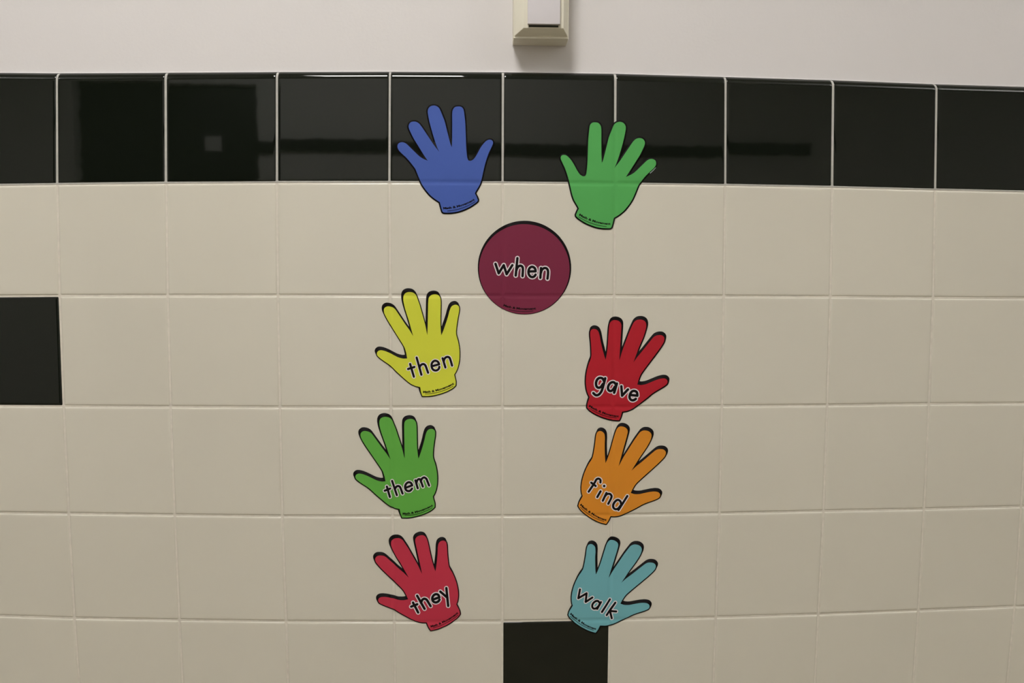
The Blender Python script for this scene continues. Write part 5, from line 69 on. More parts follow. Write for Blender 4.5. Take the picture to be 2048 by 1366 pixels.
  'halo': [[[132.9,966.6],[132.4,966.4],[131.3,966.0],[130.3,965.3],[129.4,964.5],[128.6,963.4],[127.3,960.8],[126.8,959.9],[125.9,960.5],[125.4,960.8],[124.9,961.0],[124.2,961.0],[123.5,960.9],[122.9,960.7],[122.3,960.2],[121.9,959.6],[121.6,959.1],[121.5,958.4],[121.5,957.7],[121.6,957.1],[121.9,956.6],[122.3,956.1],[123.7,955.0],[123.6,954.8],[118.5,946.9],[118.1,946.2],[118.0,945.7],[118.0,945.1],[118.0,944.6],[118.2,944.2],[118.4,943.7],[118.7,943.3],[119.0,943.0],[119.4,942.7],[119.8,942.5],[120.3,942.4],[120.7,942.3],[121.2,942.3],[121.7,942.4],[122.1,942.5],[122.5,942.8],[122.9,943.1],[123.3,943.6],[128.3,951.3],[128.5,951.3],[129.0,950.9],[129.6,950.6],[130.1,950.4],[130.8,950.4],[131.5,950.5],[132.1,950.7],[132.6,951.1],[132.9,951.5],[133.2,952.0],[133.5,952.8],[133.5,953.5],[133.4,954.0],[133.2,954.5],[132.9,955.1],[132.5,955.5],[131.7,956.2],[131.6,956.4],[132.5,958.0],[133.5,960.2],[133.9,960.6],[134.2,960.8],[134.4,960.8],[134.5,960.6],[134.4,958.5],[134.5,957.8],[134.6,957.2],[134.9,956.7],[135.2,956.3],[135.7,956.0],[136.2,955.7],[136.8,955.5],[137.5,955.5],[138.0,955.5],[138.5,955.7],[139.1,956.0],[139.4,956.4],[139.8,956.8],[140.0,957.4],[140.2,958.1],[140.3,960.2],[140.3,961.5],[140.2,961.9],[139.9,962.9],[139.7,963.5],[139.2,964.2],[138.8,964.7],[138.1,965.3],[137.2,965.9],[136.1,966.4],[135.2,966.6],[134.7,966.7],[133.8,966.7]],[[141.7,956.5],[141.0,956.2],[140.5,955.9],[140.1,955.4],[139.7,954.9],[139.5,954.3],[139.3,953.6],[139.3,952.9],[139.4,952.4],[139.8,951.6],[140.1,951.1],[140.6,950.6],[141.1,950.3],[141.6,950.0],[142.3,949.9],[143.0,949.9],[143.6,950.0],[144.3,950.2],[144.8,950.6],[145.2,951.0],[145.6,951.6],[145.8,952.1],[146.0,952.9],[146.0,953.6],[145.9,954.1],[145.6,954.8],[145.2,955.4],[144.7,955.9],[144.2,956.2],[143.7,956.4],[142.9,956.6],[142.2,956.6]],[[136.7,948.4],[136.0,948.0],[135.6,947.7],[135.3,947.3],[130.6,938.9],[130.4,938.4],[130.3,937.9],[130.2,937.1],[130.3,936.6],[130.6,936.0],[130.9,935.5],[131.3,935.1],[131.7,934.8],[132.2,934.6],[132.6,934.5],[133.1,934.4],[133.7,934.5],[134.0,934.5],[134.7,934.9],[135.1,935.1],[135.4,935.5],[135.7,936.0],[140.2,944.1],[140.4,944.6],[140.6,945.3],[140.6,945.9],[140.5,946.2],[140.2,947.0],[140.1,947.3],[139.7,947.7],[139.3,948.0],[139.0,948.3],[138.3,948.5],[137.9,948.6],[137.4,948.6]],[[145.2,946.1],[144.7,945.9],[144.2,945.5],[143.8,945.1],[143.4,944.6],[138.3,933.2],[138.1,932.4],[138.1,931.9],[138.1,931.5],[138.4,930.8],[138.7,930.2],[139.3,929.7],[139.9,929.3],[140.6,929.1],[141.3,929.1],[142.1,929.3],[142.6,929.6],[143.1,930.0],[143.5,930.6],[146.0,936.1],[147.3,937.9],[147.8,938.5],[148.3,938.9],[149.0,939.0],[149.4,939.0],[149.6,939.0],[149.9,938.8],[150.3,938.4],[150.4,938.2],[150.5,938.1],[150.4,937.4],[150.1,936.6],[149.6,935.4],[148.8,933.8],[146.2,928.9],[146.0,928.4],[145.9,927.8],[146.0,927.1],[146.1,926.6],[146.4,926.0],[146.9,925.5],[147.4,925.1],[148.1,924.8],[148.7,924.7],[149.4,924.7],[149.9,924.9],[150.4,925.2],[151.0,925.6],[151.3,926.0],[153.9,930.8],[154.9,932.8],[155.6,934.6],[156.0,935.7],[156.2,936.8],[156.3,937.1],[156.3,938.2],[156.2,939.3],[155.7,940.6],[155.0,941.8],[154.1,942.9],[153.0,943.7],[152.0,944.3],[150.9,944.7],[149.7,944.9],[148.4,944.9],[147.6,945.6],[147.2,945.9],[146.8,946.0],[146.1,946.2],[145.6,946.1]],[[174.7,941.3],[174.0,941.0],[173.6,940.6],[173.3,940.2],[168.4,932.4],[168.1,932.9],[167.4,933.7],[166.5,934.5],[165.5,935.1],[164.1,935.7],[163.1,936.0],[162.5,936.0],[161.5,936.0],[160.9,935.9],[159.9,935.5],[158.8,935.0],[157.6,934.1],[156.8,933.3],[156.0,932.5],[155.2,931.4],[154.5,930.3],[153.8,928.9],[153.3,927.4],[153.0,926.2],[152.9,924.9],[152.9,923.6],[153.0,922.5],[153.1,922.0],[153.4,921.1],[153.7,920.6],[154.2,919.7],[155.3,918.5],[156.4,917.7],[157.7,917.1],[159.1,916.7],[160.1,916.7],[161.0,916.8],[161.2,916.8],[161.6,916.4],[161.9,916.1],[162.5,915.8],[163.0,915.6],[163.7,915.6],[164.4,915.7],[165.1,916.1],[165.7,916.5],[166.0,917.0],[178.1,936.9],[178.4,937.5],[178.6,938.2],[178.6,938.8],[178.5,939.1],[178.2,939.9],[178.0,940.2],[177.7,940.6],[177.4,940.9],[177.0,941.1],[176.3,941.4],[175.9,941.5],[175.4,941.5]],[[162.3,930.1],[162.4,930.1],[163.0,929.8],[163.3,929.5],[163.6,929.1],[163.9,927.9],[164.1,927.0],[164.0,926.8],[163.6,926.3],[162.2,924.2],[161.5,923.4],[161.0,923.0],[160.4,922.8],[159.9,922.6],[159.7,922.6],[159.5,922.7],[159.0,923.0],[158.8,923.2],[158.7,923.6],[158.7,924.5],[158.8,925.2],[158.9,925.9],[159.2,926.5],[159.6,927.2],[160.0,927.9],[160.5,928.6],[161.4,929.5],[161.9,929.9]]],
 },
 'walk': {
  'face': [[133.1,739.2],[126.1,741.3],[123.7,742.2],[121.2,743.3],[118.6,744.6],[116.0,746.0],[113.5,747.4],[111.0,749.0],[108.5,750.7],[106.0,752.5],[103.8,754.2],[101.8,756.0],[99.9,757.8],[98.2,759.5],[96.8,761.1],[95.8,762.5],[93.8,766.0],[94.5,769.4],[95.1,771.0],[95.8,772.6],[97.6,775.4],[100.0,779.6],[99.1,782.4],[98.8,784.1],[98.4,787.2],[98.2,790.7],[98.4,794.4],[98.9,798.2],[99.2,800.0],[100.0,803.6],[101.0,807.2],[102.2,810.7],[103.5,814.1],[105.1,817.6],[106.6,820.6],[108.1,823.4],[109.7,825.9],[111.5,828.3],[113.0,830.9],[113.8,832.2],[114.4,833.9],[115.2,837.0],[116.6,844.0],[117.4,849.6],[118.0,853.3],[118.8,861.2],[119.5,864.6],[119.9,866.0],[120.7,867.6],[121.7,868.6],[124.0,869.5],[125.3,869.4],[126.7,869.1],[128.1,868.3],[129.4,867.2],[130.4,866.0],[131.1,864.2],[131.3,863.0],[131.4,861.7],[131.6,858.7],[131.6,857.2],[131.3,852.5],[131.2,849.4],[131.3,844.2],[131.5,838.4],[131.8,831.2],[132.5,824.7],[134.8,829.8],[136.4,834.1],[138.2,839.0],[139.7,843.6],[141.1,848.3],[145.9,865.0],[146.6,867.0],[147.7,870.0],[148.3,871.1],[148.9,872.1],[150.3,873.6],[151.9,874.6],[153.7,875.0],[155.7,874.9],[157.6,874.5],[159.4,873.7],[161.2,872.6],[162.6,871.2],[163.5,869.6],[163.8,867.7],[163.8,866.5],[163.6,865.3],[163.3,863.9],[162.4,860.1],[154.2,831.7],[150.8,819.6],[152.4,822.0],[156.5,829.7],[158.8,833.5],[161.2,837.2],[172.4,854.4],[173.8,856.3],[180.2,864.8],[181.1,865.8],[182.4,866.8],[183.8,867.5],[185.1,868.0],[187.1,868.4],[189.1,868.2],[190.5,868.0],[192.0,867.6],[193.3,867.0],[195.0,865.9],[196.4,864.5],[197.2,862.8],[197.6,860.9],[197.5,859.5],[197.2,857.8],[196.7,856.1],[196.2,854.7],[194.8,851.9],[193.3,849.2],[190.8,845.1],[186.5,838.7],[183.1,834.1],[180.7,830.6],[169.1,812.6],[175.1,818.1],[176.5,819.3],[183.3,824.3],[195.6,834.2],[202.0,839.2],[203.3,840.1],[205.3,841.1],[207.0,841.6],[209.0,841.8],[211.0,841.7],[212.9,841.4],[214.7,840.9],[216.2,839.8],[217.3,838.6],[217.9,837.2],[218.1,835.8],[217.8,834.1],[217.0,832.2],[216.3,831.1],[215.5,830.0],[212.9,827.2],[209.5,824.0],[205.6,820.4],[182.9,801.2],[179.2,797.9],[176.5,795.4],[175.3,794.0],[174.2,792.6],[173.2,791.1],[170.5,786.6],[168.1,781.8],[172.1,780.3],[173.6,780.0],[175.1,779.8],[176.7,779.7],[178.4,779.7],[180.1,779.7],[181.8,779.9],[191.2,781.6],[195.3,782.3],[198.9,782.6],[200.5,782.6],[202.0,782.6],[203.9,782.4],[205.6,782.1],[207.0,781.6],[208.6,780.6],[209.6,779.3],[210.1,778.0],[210.1,776.6],[209.6,775.1],[208.6,773.8],[207.5,773.1],[206.2,772.4],[203.3,771.2],[201.8,770.7],[198.7,769.7],[192.2,767.7],[186.6,765.6],[184.7,764.8],[182.8,763.9],[178.8,761.7],[174.9,759.8],[163.4,754.5],[157.7,752.1],[155.8,751.4],[154.0,750.8],[152.2,750.3],[150.4,750.0],[147.1,749.6],[145.1,749.6],[139.5,749.9],[138.8,748.8],[137.3,745.4],[136.6,744.1],[135.0,741.6]],
  'back': [[[153.6,879.8],[152.9,879.6],[152.5,879.4],[150.8,878.3],[149.1,876.5],[148.4,875.4],[147.9,874.3],[145.8,869.6],[145.0,867.4],[144.3,865.2],[139.6,848.9],[137.5,842.0],[135.3,835.5],[135.0,835.4],[134.9,835.3],[134.6,842.0],[134.4,849.7],[134.4,855.9],[134.6,860.6],[134.7,862.4],[134.5,865.3],[134.4,866.8],[134.1,868.2],[133.3,870.1],[132.0,871.9],[130.7,873.0],[130.2,873.3],[128.8,874.0],[127.3,874.4],[127.0,874.5],[125.2,874.5],[122.7,873.6],[122.3,873.5],[122.0,873.2],[121.0,872.0],[120.8,871.6],[120.0,870.2],[118.5,866.6],[118.0,865.1],[117.6,863.3],[117.1,860.0],[116.4,853.5],[115.3,846.2],[114.1,839.3],[113.6,837.1],[113.0,834.9],[111.8,832.8],[109.9,830.2],[108.3,827.7],[106.7,824.8],[105.2,821.9],[101.4,813.1],[100.1,809.5],[99.0,805.8],[98.0,802.2],[97.3,798.5],[96.9,794.8],[96.7,792.6],[96.7,789.0],[97.0,785.6],[97.3,783.4],[97.6,782.0],[98.1,780.5],[98.0,780.1],[95.9,776.6],[95.2,775.4],[93.6,771.7],[93.0,769.9],[92.2,766.2],[92.3,765.5],[94.4,761.7],[95.7,760.0],[97.1,758.4],[100.5,755.0],[102.6,753.1],[105.1,751.2],[107.6,749.4],[110.1,747.7],[113.0,745.9],[117.7,743.2],[120.6,741.8],[123.1,740.7],[125.6,739.7],[132.8,737.6],[133.6,737.7],[134.1,737.9],[136.2,740.5],[138.7,744.5],[140.3,748.0],[140.6,748.2],[145.3,748.0],[147.1,748.0],[148.9,748.1],[152.5,748.7],[154.6,749.2],[156.4,749.8],[158.6,750.7],[163.9,753.0],[175.7,758.4],[179.3,760.1],[183.6,762.4],[187.1,764.1],[192.9,766.2],[198.9,768.0],[202.2,769.1],[204.0,769.7],[206.8,770.9],[208.3,771.6],[209.5,772.5],[210.7,774.0],[211.0,774.3],[212.6,778.0],[213.2,779.9],[213.2,781.3],[213.1,782.1],[212.5,783.5],[211.3,785.1],[210.9,785.5],[209.1,786.6],[207.6,787.1],[205.8,787.5],[203.7,787.7],[201.9,787.8],[200.1,787.7],[196.8,787.4],[192.5,786.8],[183.2,785.1],[181.4,784.9],[180.0,784.8],[178.2,784.8],[175.3,785.1],[173.9,785.5],[172.8,785.8],[172.4,786.0],[172.2,786.2],[174.3,789.9],[175.6,791.7],[176.6,793.1],[178.8,795.3],[184.1,800.0],[208.5,820.8],[212.7,824.8],[215.2,827.3],[216.6,828.9],[217.7,830.2],[218.3,831.3],[220.8,837.1],[221.2,839.3],[221.0,840.8],[220.8,841.5],[220.0,843.0],[218.7,844.5],[217.0,845.7],[214.8,846.5],[212.7,846.8],[210.5,846.9],[208.4,846.7],[206.2,846.1],[204.1,845.1],[202.4,843.9],[184.0,829.2],[180.4,826.6],[180.1,826.4],[180.0,826.6],[181.9,829.5],[190.1,841.1],[192.9,845.5],[194.7,848.4],[197.0,852.7],[199.1,857.5],[199.7,858.9],[200.2,860.7],[200.5,862.5],[200.6,864.4],[200.2,866.9],[199.3,868.8],[197.6,870.5],[195.4,872.0],[194.0,872.6],[192.2,873.1],[190.8,873.3],[188.3,873.4],[186.1,873.0],[184.4,872.3],[182.9,871.5],[181.9,870.7],[180.5,869.3],[174.2,861.0],[172.6,858.8],[161.4,841.8],[158.1,836.5],[157.9,836.3],[157.8,835.9],[157.7,836.3],[157.9,836.7],[157.9,837.0],[165.9,865.0],[166.7,868.7],[166.9,869.8],[166.9,871.2],[166.5,873.4],[165.6,875.2],[165.1,876.0],[163.4,877.4],[161.6,878.5],[159.3,879.5],[157.5,879.9],[155.4,880.0],[155.0,880.0]]],
  'arc': [[96.9,768.2],[115.4,753.3],[133.8,745.0]],
  'arc2': [[96.3,764.5],[112.2,751.5],[130.3,743.0]],
  'letters': [["w",[[[109.31,804.79],[108.98,804.57],[108.78,804.36],[108.59,804.03],[108.48,803.66],[106.27,790.84],[106.26,790.29],[106.37,789.92],[106.61,789.53],[106.97,789.21],[107.33,789.04],[107.68,788.97],[108.04,789.0],[108.4,789.11],[117.64,794.67],[117.73,794.56],[117.72,794.38],[116.77,785.02],[116.87,784.46],[117.03,784.16],[117.24,783.91],[117.76,783.57],[118.11,783.48],[118.47,783.47],[118.83,783.56],[119.19,783.76],[128.68,790.03],[128.96,790.25],[129.13,790.46],[129.34,790.94],[129.39,791.3],[129.3,791.86],[129.11,792.23],[128.76,792.6],[128.39,792.8],[128.03,792.89],[127.49,792.86],[126.99,792.62],[120.21,788.16],[120.12,788.29],[121.07,797.65],[120.96,798.2],[120.63,798.71],[120.27,798.99],[119.73,799.17],[119.2,799.14],[118.84,799.0],[109.96,793.66],[109.86,793.74],[109.86,793.92],[111.44,803.08],[111.46,803.45],[111.4,803.81],[111.24,804.18],[110.93,804.55],[110.74,804.69],[110.38,804.86],[110.03,804.93],[109.67,804.91]]]],["a",[[[133.31,787.73],[132.42,787.47],[131.53,787.08],[130.5,786.45],[129.75,785.88],[129.0,785.18],[128.03,784.09],[127.46,783.23],[127.07,782.44],[126.61,781.16],[126.36,780.06],[126.26,779.14],[126.28,778.03],[126.53,776.93],[126.92,776.0],[127.37,775.26],[128.09,774.43],[129.0,773.79],[129.9,773.47],[130.97,773.35],[132.05,773.42],[132.94,773.61],[133.48,773.8],[133.66,773.73],[134.02,773.33],[134.34,773.15],[134.74,773.03],[135.1,773.03],[135.46,773.12],[135.81,773.31],[136.01,773.49],[136.26,773.86],[141.63,783.74],[141.76,784.11],[141.78,784.66],[141.59,785.22],[141.31,785.59],[140.86,785.9],[140.5,786.01],[139.96,786.0],[139.6,785.87],[139.24,785.61],[138.9,785.14],[138.17,786.09],[137.44,786.86],[136.36,787.58],[135.46,787.82],[135.1,787.86],[134.21,787.87]],[[134.32,784.75],[134.96,784.78],[135.32,784.66],[135.5,784.53],[136.0,783.99],[137.08,782.51],[137.05,782.33],[136.35,780.86],[135.84,779.95],[135.02,778.85],[134.32,778.1],[133.26,777.18],[132.55,776.77],[131.65,776.51],[130.94,776.45],[130.58,776.49],[130.22,776.62],[129.86,776.97],[129.56,777.44],[129.4,777.81],[129.28,778.37],[129.27,778.92],[129.33,779.47],[129.5,780.21],[129.74,780.94],[130.0,781.49],[130.47,782.22],[130.95,782.77],[131.57,783.36],[132.2,783.86],[132.82,784.25],[133.35,784.49]]]],["l",[[[152.4,789.49],[152.04,789.23],[151.8,788.93],[140.44,770.64],[140.28,770.09],[140.33,769.53],[140.59,768.98],[141.01,768.58],[141.55,768.37],[142.09,768.37],[142.62,768.59],[143.0,768.95],[154.4,787.29],[154.57,787.75],[154.6,788.16],[154.46,788.71],[154.19,789.13],[153.83,789.43],[153.29,789.63],[152.75,789.62]]]],["k",[[[160.18,784.87],[159.78,784.62],[159.47,784.26],[147.44,766.14],[147.2,765.59],[147.18,765.04],[147.27,764.67],[147.48,764.3],[147.72,764.04],[148.08,763.81],[148.44,763.69],[148.98,763.69],[149.33,763.81],[149.69,764.05],[149.89,764.27],[152.51,768.18],[154.67,759.77],[154.86,759.4],[155.14,759.08],[155.51,758.84],[155.87,758.73],[156.23,758.71],[156.59,758.78],[157.12,759.09],[157.47,759.59],[157.58,759.92],[157.6,760.29],[155.33,769.37],[155.36,769.4],[162.37,768.91],[162.91,769.04],[163.27,769.27],[163.57,769.64],[163.76,770.19],[163.74,770.74],[163.51,771.3],[163.17,771.67],[162.69,771.93],[162.33,772.0],[155.47,772.51],[155.48,772.69],[162.01,782.51],[162.18,782.85],[162.28,783.3],[162.25,783.67],[162.04,784.23],[161.8,784.54],[161.44,784.8],[161.07,784.94],[160.54,784.96]]]]],
  'halo': [[[109.1,806.1],[108.6,805.9],[108.1,805.5],[107.7,805.0],[107.3,804.2],[105.0,791.0],[105.0,790.3],[105.2,789.6],[105.5,788.9],[106.1,788.3],[106.6,788.0],[107.3,787.7],[108.1,787.7],[108.8,787.9],[109.1,788.0],[116.0,792.2],[116.2,792.2],[115.5,785.4],[115.5,784.9],[115.6,784.5],[115.8,783.9],[115.9,783.5],[116.2,783.2],[116.6,782.8],[117.0,782.5],[117.4,782.3],[118.0,782.2],[118.5,782.2],[119.2,782.3],[119.8,782.6],[129.5,789.0],[129.9,789.3],[130.1,789.6],[130.4,790.2],[130.6,790.9],[130.6,791.7],[130.4,792.4],[130.0,793.1],[129.4,793.6],[128.9,794.0],[128.2,794.2],[127.7,794.2],[127.3,794.1],[126.6,793.9],[121.8,790.7],[121.7,790.8],[122.3,797.3],[122.3,798.0],[122.1,798.7],[121.7,799.4],[121.2,799.9],[120.4,800.3],[119.9,800.4],[119.4,800.5],[118.8,800.4],[118.5,800.2],[111.7,796.2],[111.5,796.3],[112.7,802.9],[112.7,803.4],[112.6,804.0],[112.5,804.5],[112.1,805.1],[111.8,805.5],[111.3,805.9],[110.7,806.1],[110.2,806.2],[109.7,806.2]],[[152.4,790.9],[151.9,790.7],[151.5,790.5],[151.1,790.1],[150.8,789.8],[139.3,771.3],[139.1,770.8],[139.0,770.2],[139.0,769.6],[139.2,769.1],[139.4,768.5],[139.6,768.2],[140.0,767.8],[140.5,767.4],[140.9,767.2],[141.4,767.1],[141.9,767.0],[142.3,767.1],[142.8,767.2],[143.2,767.4],[143.6,767.7],[144.0,768.1],[155.6,786.8],[155.8,787.5],[155.8,788.2],[155.7,789.0],[155.6,789.4],[155.3,789.8],[154.8,790.3],[154.0,790.8],[153.3,790.9],[152.8,790.9]],[[133.4,789.1],[132.9,789.0],[132.0,788.7],[130.8,788.1],[129.7,787.4],[128.8,786.8],[128.0,786.0],[127.0,784.9],[126.3,783.8],[125.7,782.5],[125.4,781.6],[125.2,780.5],[125.0,779.2],[125.0,777.9],[125.3,776.6],[125.8,775.3],[126.5,774.4],[127.2,773.6],[127.5,773.3],[128.4,772.6],[129.7,772.2],[131.1,772.1],[132.2,772.1],[133.1,772.3],[133.3,772.3],[133.6,772.1],[134.2,771.8],[134.5,771.8],[135.1,771.7],[135.6,771.8],[136.0,771.9],[136.7,772.4],[137.0,772.7],[137.3,773.2],[142.7,783.0],[143.0,783.8],[143.0,784.1],[143.0,784.7],[142.9,785.3],[142.8,785.6],[142.6,786.0],[142.2,786.4],[141.9,786.8],[141.5,787.0],[141.0,787.2],[140.3,787.3],[139.7,787.3],[139.0,787.0],[138.3,787.8],[137.9,788.1],[137.0,788.7],[136.3,788.9],[135.2,789.1],[134.2,789.2]],[[160.0,786.2],[159.5,786.0],[159.1,785.7],[158.8,785.4],[158.5,785.1],[146.3,766.8],[146.1,766.2],[145.9,765.7],[145.9,765.1],[146.0,764.6],[146.2,764.0],[146.5,763.5],[146.9,763.1],[147.4,762.7],[147.9,762.5],[148.5,762.4],[149.0,762.4],[149.4,762.5],[149.9,762.6],[150.3,762.9],[150.8,763.4],[151.8,764.9],[152.0,765.0],[153.4,759.7],[153.6,759.1],[153.9,758.6],[154.5,758.0],[155.0,757.7],[155.7,757.5],[156.3,757.4],[156.8,757.5],[157.3,757.7],[157.8,758.0],[158.2,758.3],[158.4,758.7],[158.7,759.2],[158.8,759.8],[158.9,760.4],[158.8,760.9],[157.0,768.0],[157.0,768.0],[162.2,767.6],[162.9,767.7],[163.7,768.0],[164.2,768.4],[164.7,769.1],[165.0,769.9],[165.0,770.2],[165.0,770.8],[164.9,771.3],[164.7,771.7],[164.5,772.1],[164.2,772.5],[163.8,772.8],[163.4,773.0],[163.1,773.2],[162.5,773.3],[157.7,773.7],[163.1,781.9],[163.3,782.3],[163.5,782.8],[163.5,783.5],[163.4,784.3],[163.1,784.8],[162.7,785.4],[162.2,785.9],[161.4,786.2],[160.7,786.3]],[[134.0,783.3],[134.4,783.5],[134.8,783.5],[135.6,782.4],[135.6,782.2],[134.9,780.9],[134.5,780.2],[134.0,779.7],[132.8,778.5],[132.5,778.2],[132.0,777.9],[131.4,777.8],[130.9,777.8],[130.8,777.9],[130.6,778.2],[130.5,778.8],[130.7,779.9],[130.9,780.4],[131.2,781.0],[131.9,781.9],[132.4,782.4],[133.3,783.0]]],
 },
 'blue': {
  'face': [[-81.8,1333.6],[-80.5,1333.4],[-78.8,1333.2],[-73.4,1333.3],[-70.2,1333.5],[-66.5,1334.0],[-64.6,1334.3],[-62.5,1334.7],[-60.3,1335.3],[-57.8,1336.2],[-55.0,1337.1],[-52.2,1338.2],[-49.6,1339.4],[-47.0,1340.7],[-44.5,1342.1],[-42.2,1343.6],[-38.4,1346.1],[-37.0,1347.3],[-35.8,1348.3],[-35.0,1349.3],[-34.8,1350.8],[-35.5,1352.2],[-36.0,1353.8],[-36.8,1355.6],[-38.8,1359.3],[-37.5,1362.2],[-33.8,1368.3],[-32.9,1369.9],[-32.1,1371.5],[-31.4,1373.2],[-30.2,1376.9],[-29.1,1380.8],[-27.8,1386.8],[-26.5,1392.7],[-25.5,1396.7],[-24.4,1400.6],[-23.1,1404.9],[-21.5,1409.7],[-20.7,1411.9],[-19.9,1413.9],[-15.8,1422.4],[-14.7,1425.1],[-14.3,1426.6],[-14.3,1428.0],[-14.9,1429.5],[-16.0,1430.6],[-17.6,1431.2],[-19.4,1431.2],[-21.0,1430.9],[-22.7,1430.0],[-23.7,1429.3],[-24.7,1428.4],[-26.7,1426.3],[-27.7,1425.1],[-29.8,1422.4],[-31.6,1419.6],[-36.6,1410.5],[-38.2,1407.9],[-39.0,1406.8],[-39.9,1405.8],[-40.8,1404.9],[-42.1,1403.9],[-43.5,1403.2],[-44.8,1402.8],[-47.3,1403.1],[-48.2,1404.4],[-48.9,1406.4],[-49.2,1407.7],[-49.6,1411.0],[-50.3,1418.0],[-50.6,1423.5],[-51.6,1451.4],[-51.9,1456.0],[-52.7,1462.8],[-53.3,1468.0],[-53.6,1469.3],[-54.1,1471.2],[-54.9,1472.5],[-56.1,1473.7],[-57.6,1474.5],[-59.4,1474.8],[-61.3,1474.8],[-63.1,1474.6],[-64.9,1474.2],[-66.2,1473.3],[-67.3,1472.0],[-68.2,1470.6],[-68.9,1468.5],[-69.1,1467.0],[-69.2,1465.3],[-69.3,1461.3],[-69.2,1452.2],[-69.3,1441.7],[-69.4,1431.2],[-69.8,1420.7],[-71.1,1423.5],[-71.8,1425.3],[-72.3,1427.1],[-76.7,1444.3],[-78.6,1452.3],[-79.3,1454.7],[-80.0,1456.9],[-80.8,1458.8],[-84.3,1467.6],[-84.9,1469.0],[-85.7,1470.5],[-86.3,1471.8],[-87.2,1472.9],[-88.7,1474.2],[-90.5,1475.1],[-91.8,1475.5],[-93.1,1475.7],[-94.4,1475.7],[-96.4,1475.4],[-98.2,1474.7],[-99.6,1473.6],[-100.8,1472.1],[-101.4,1471.0],[-101.8,1469.7],[-102.0,1468.2],[-102.0,1466.9],[-101.9,1465.5],[-101.1,1460.5],[-99.9,1454.5],[-98.1,1447.7],[-95.6,1438.5],[-93.5,1431.6],[-91.3,1425.0],[-89.2,1419.2],[-88.5,1417.8],[-86.9,1414.4],[-91.1,1419.7],[-94.7,1424.5],[-109.3,1446.2],[-111.8,1449.5],[-112.8,1450.8],[-113.8,1451.8],[-115.4,1453.0],[-117.1,1453.8],[-118.6,1454.2],[-120.2,1454.3],[-121.7,1454.3],[-123.7,1453.9],[-125.3,1453.0],[-126.6,1451.5],[-127.5,1449.7],[-127.8,1447.9],[-127.5,1445.8],[-127.2,1444.6],[-126.1,1442.1],[-123.5,1436.5],[-121.2,1432.1],[-120.0,1430.0],[-108.6,1411.7],[-105.5,1407.0],[-102.3,1402.5],[-106.7,1404.3],[-108.1,1405.0],[-110.7,1406.4],[-112.0,1407.3],[-113.4,1408.3],[-115.0,1409.6],[-116.7,1411.2],[-129.7,1423.8],[-130.6,1424.6],[-131.9,1425.4],[-133.2,1426.1],[-134.6,1426.6],[-136.6,1426.9],[-138.5,1426.7],[-140.4,1425.9],[-141.9,1424.7],[-142.7,1423.2],[-143.0,1421.4],[-142.9,1419.8],[-142.3,1418.2],[-141.8,1417.1],[-141.0,1415.9],[-140.0,1414.7],[-138.9,1413.5],[-134.7,1409.7],[-131.7,1406.9],[-128.8,1403.8],[-126.0,1400.5],[-120.4,1393.4],[-119.5,1392.1],[-118.8,1390.6],[-118.2,1389.2],[-115.0,1381.3],[-113.5,1377.8],[-111.9,1374.2],[-111.0,1372.3],[-108.9,1368.7],[-107.7,1366.9],[-105.0,1363.2],[-101.9,1359.5],[-100.4,1357.8],[-98.9,1356.3],[-97.4,1355.0],[-94.4,1352.6],[-93.0,1351.5],[-89.1,1349.0],[-86.4,1347.4],[-85.6,1344.6],[-85.0,1342.1],[-84.3,1339.2],[-82.9,1334.7]],
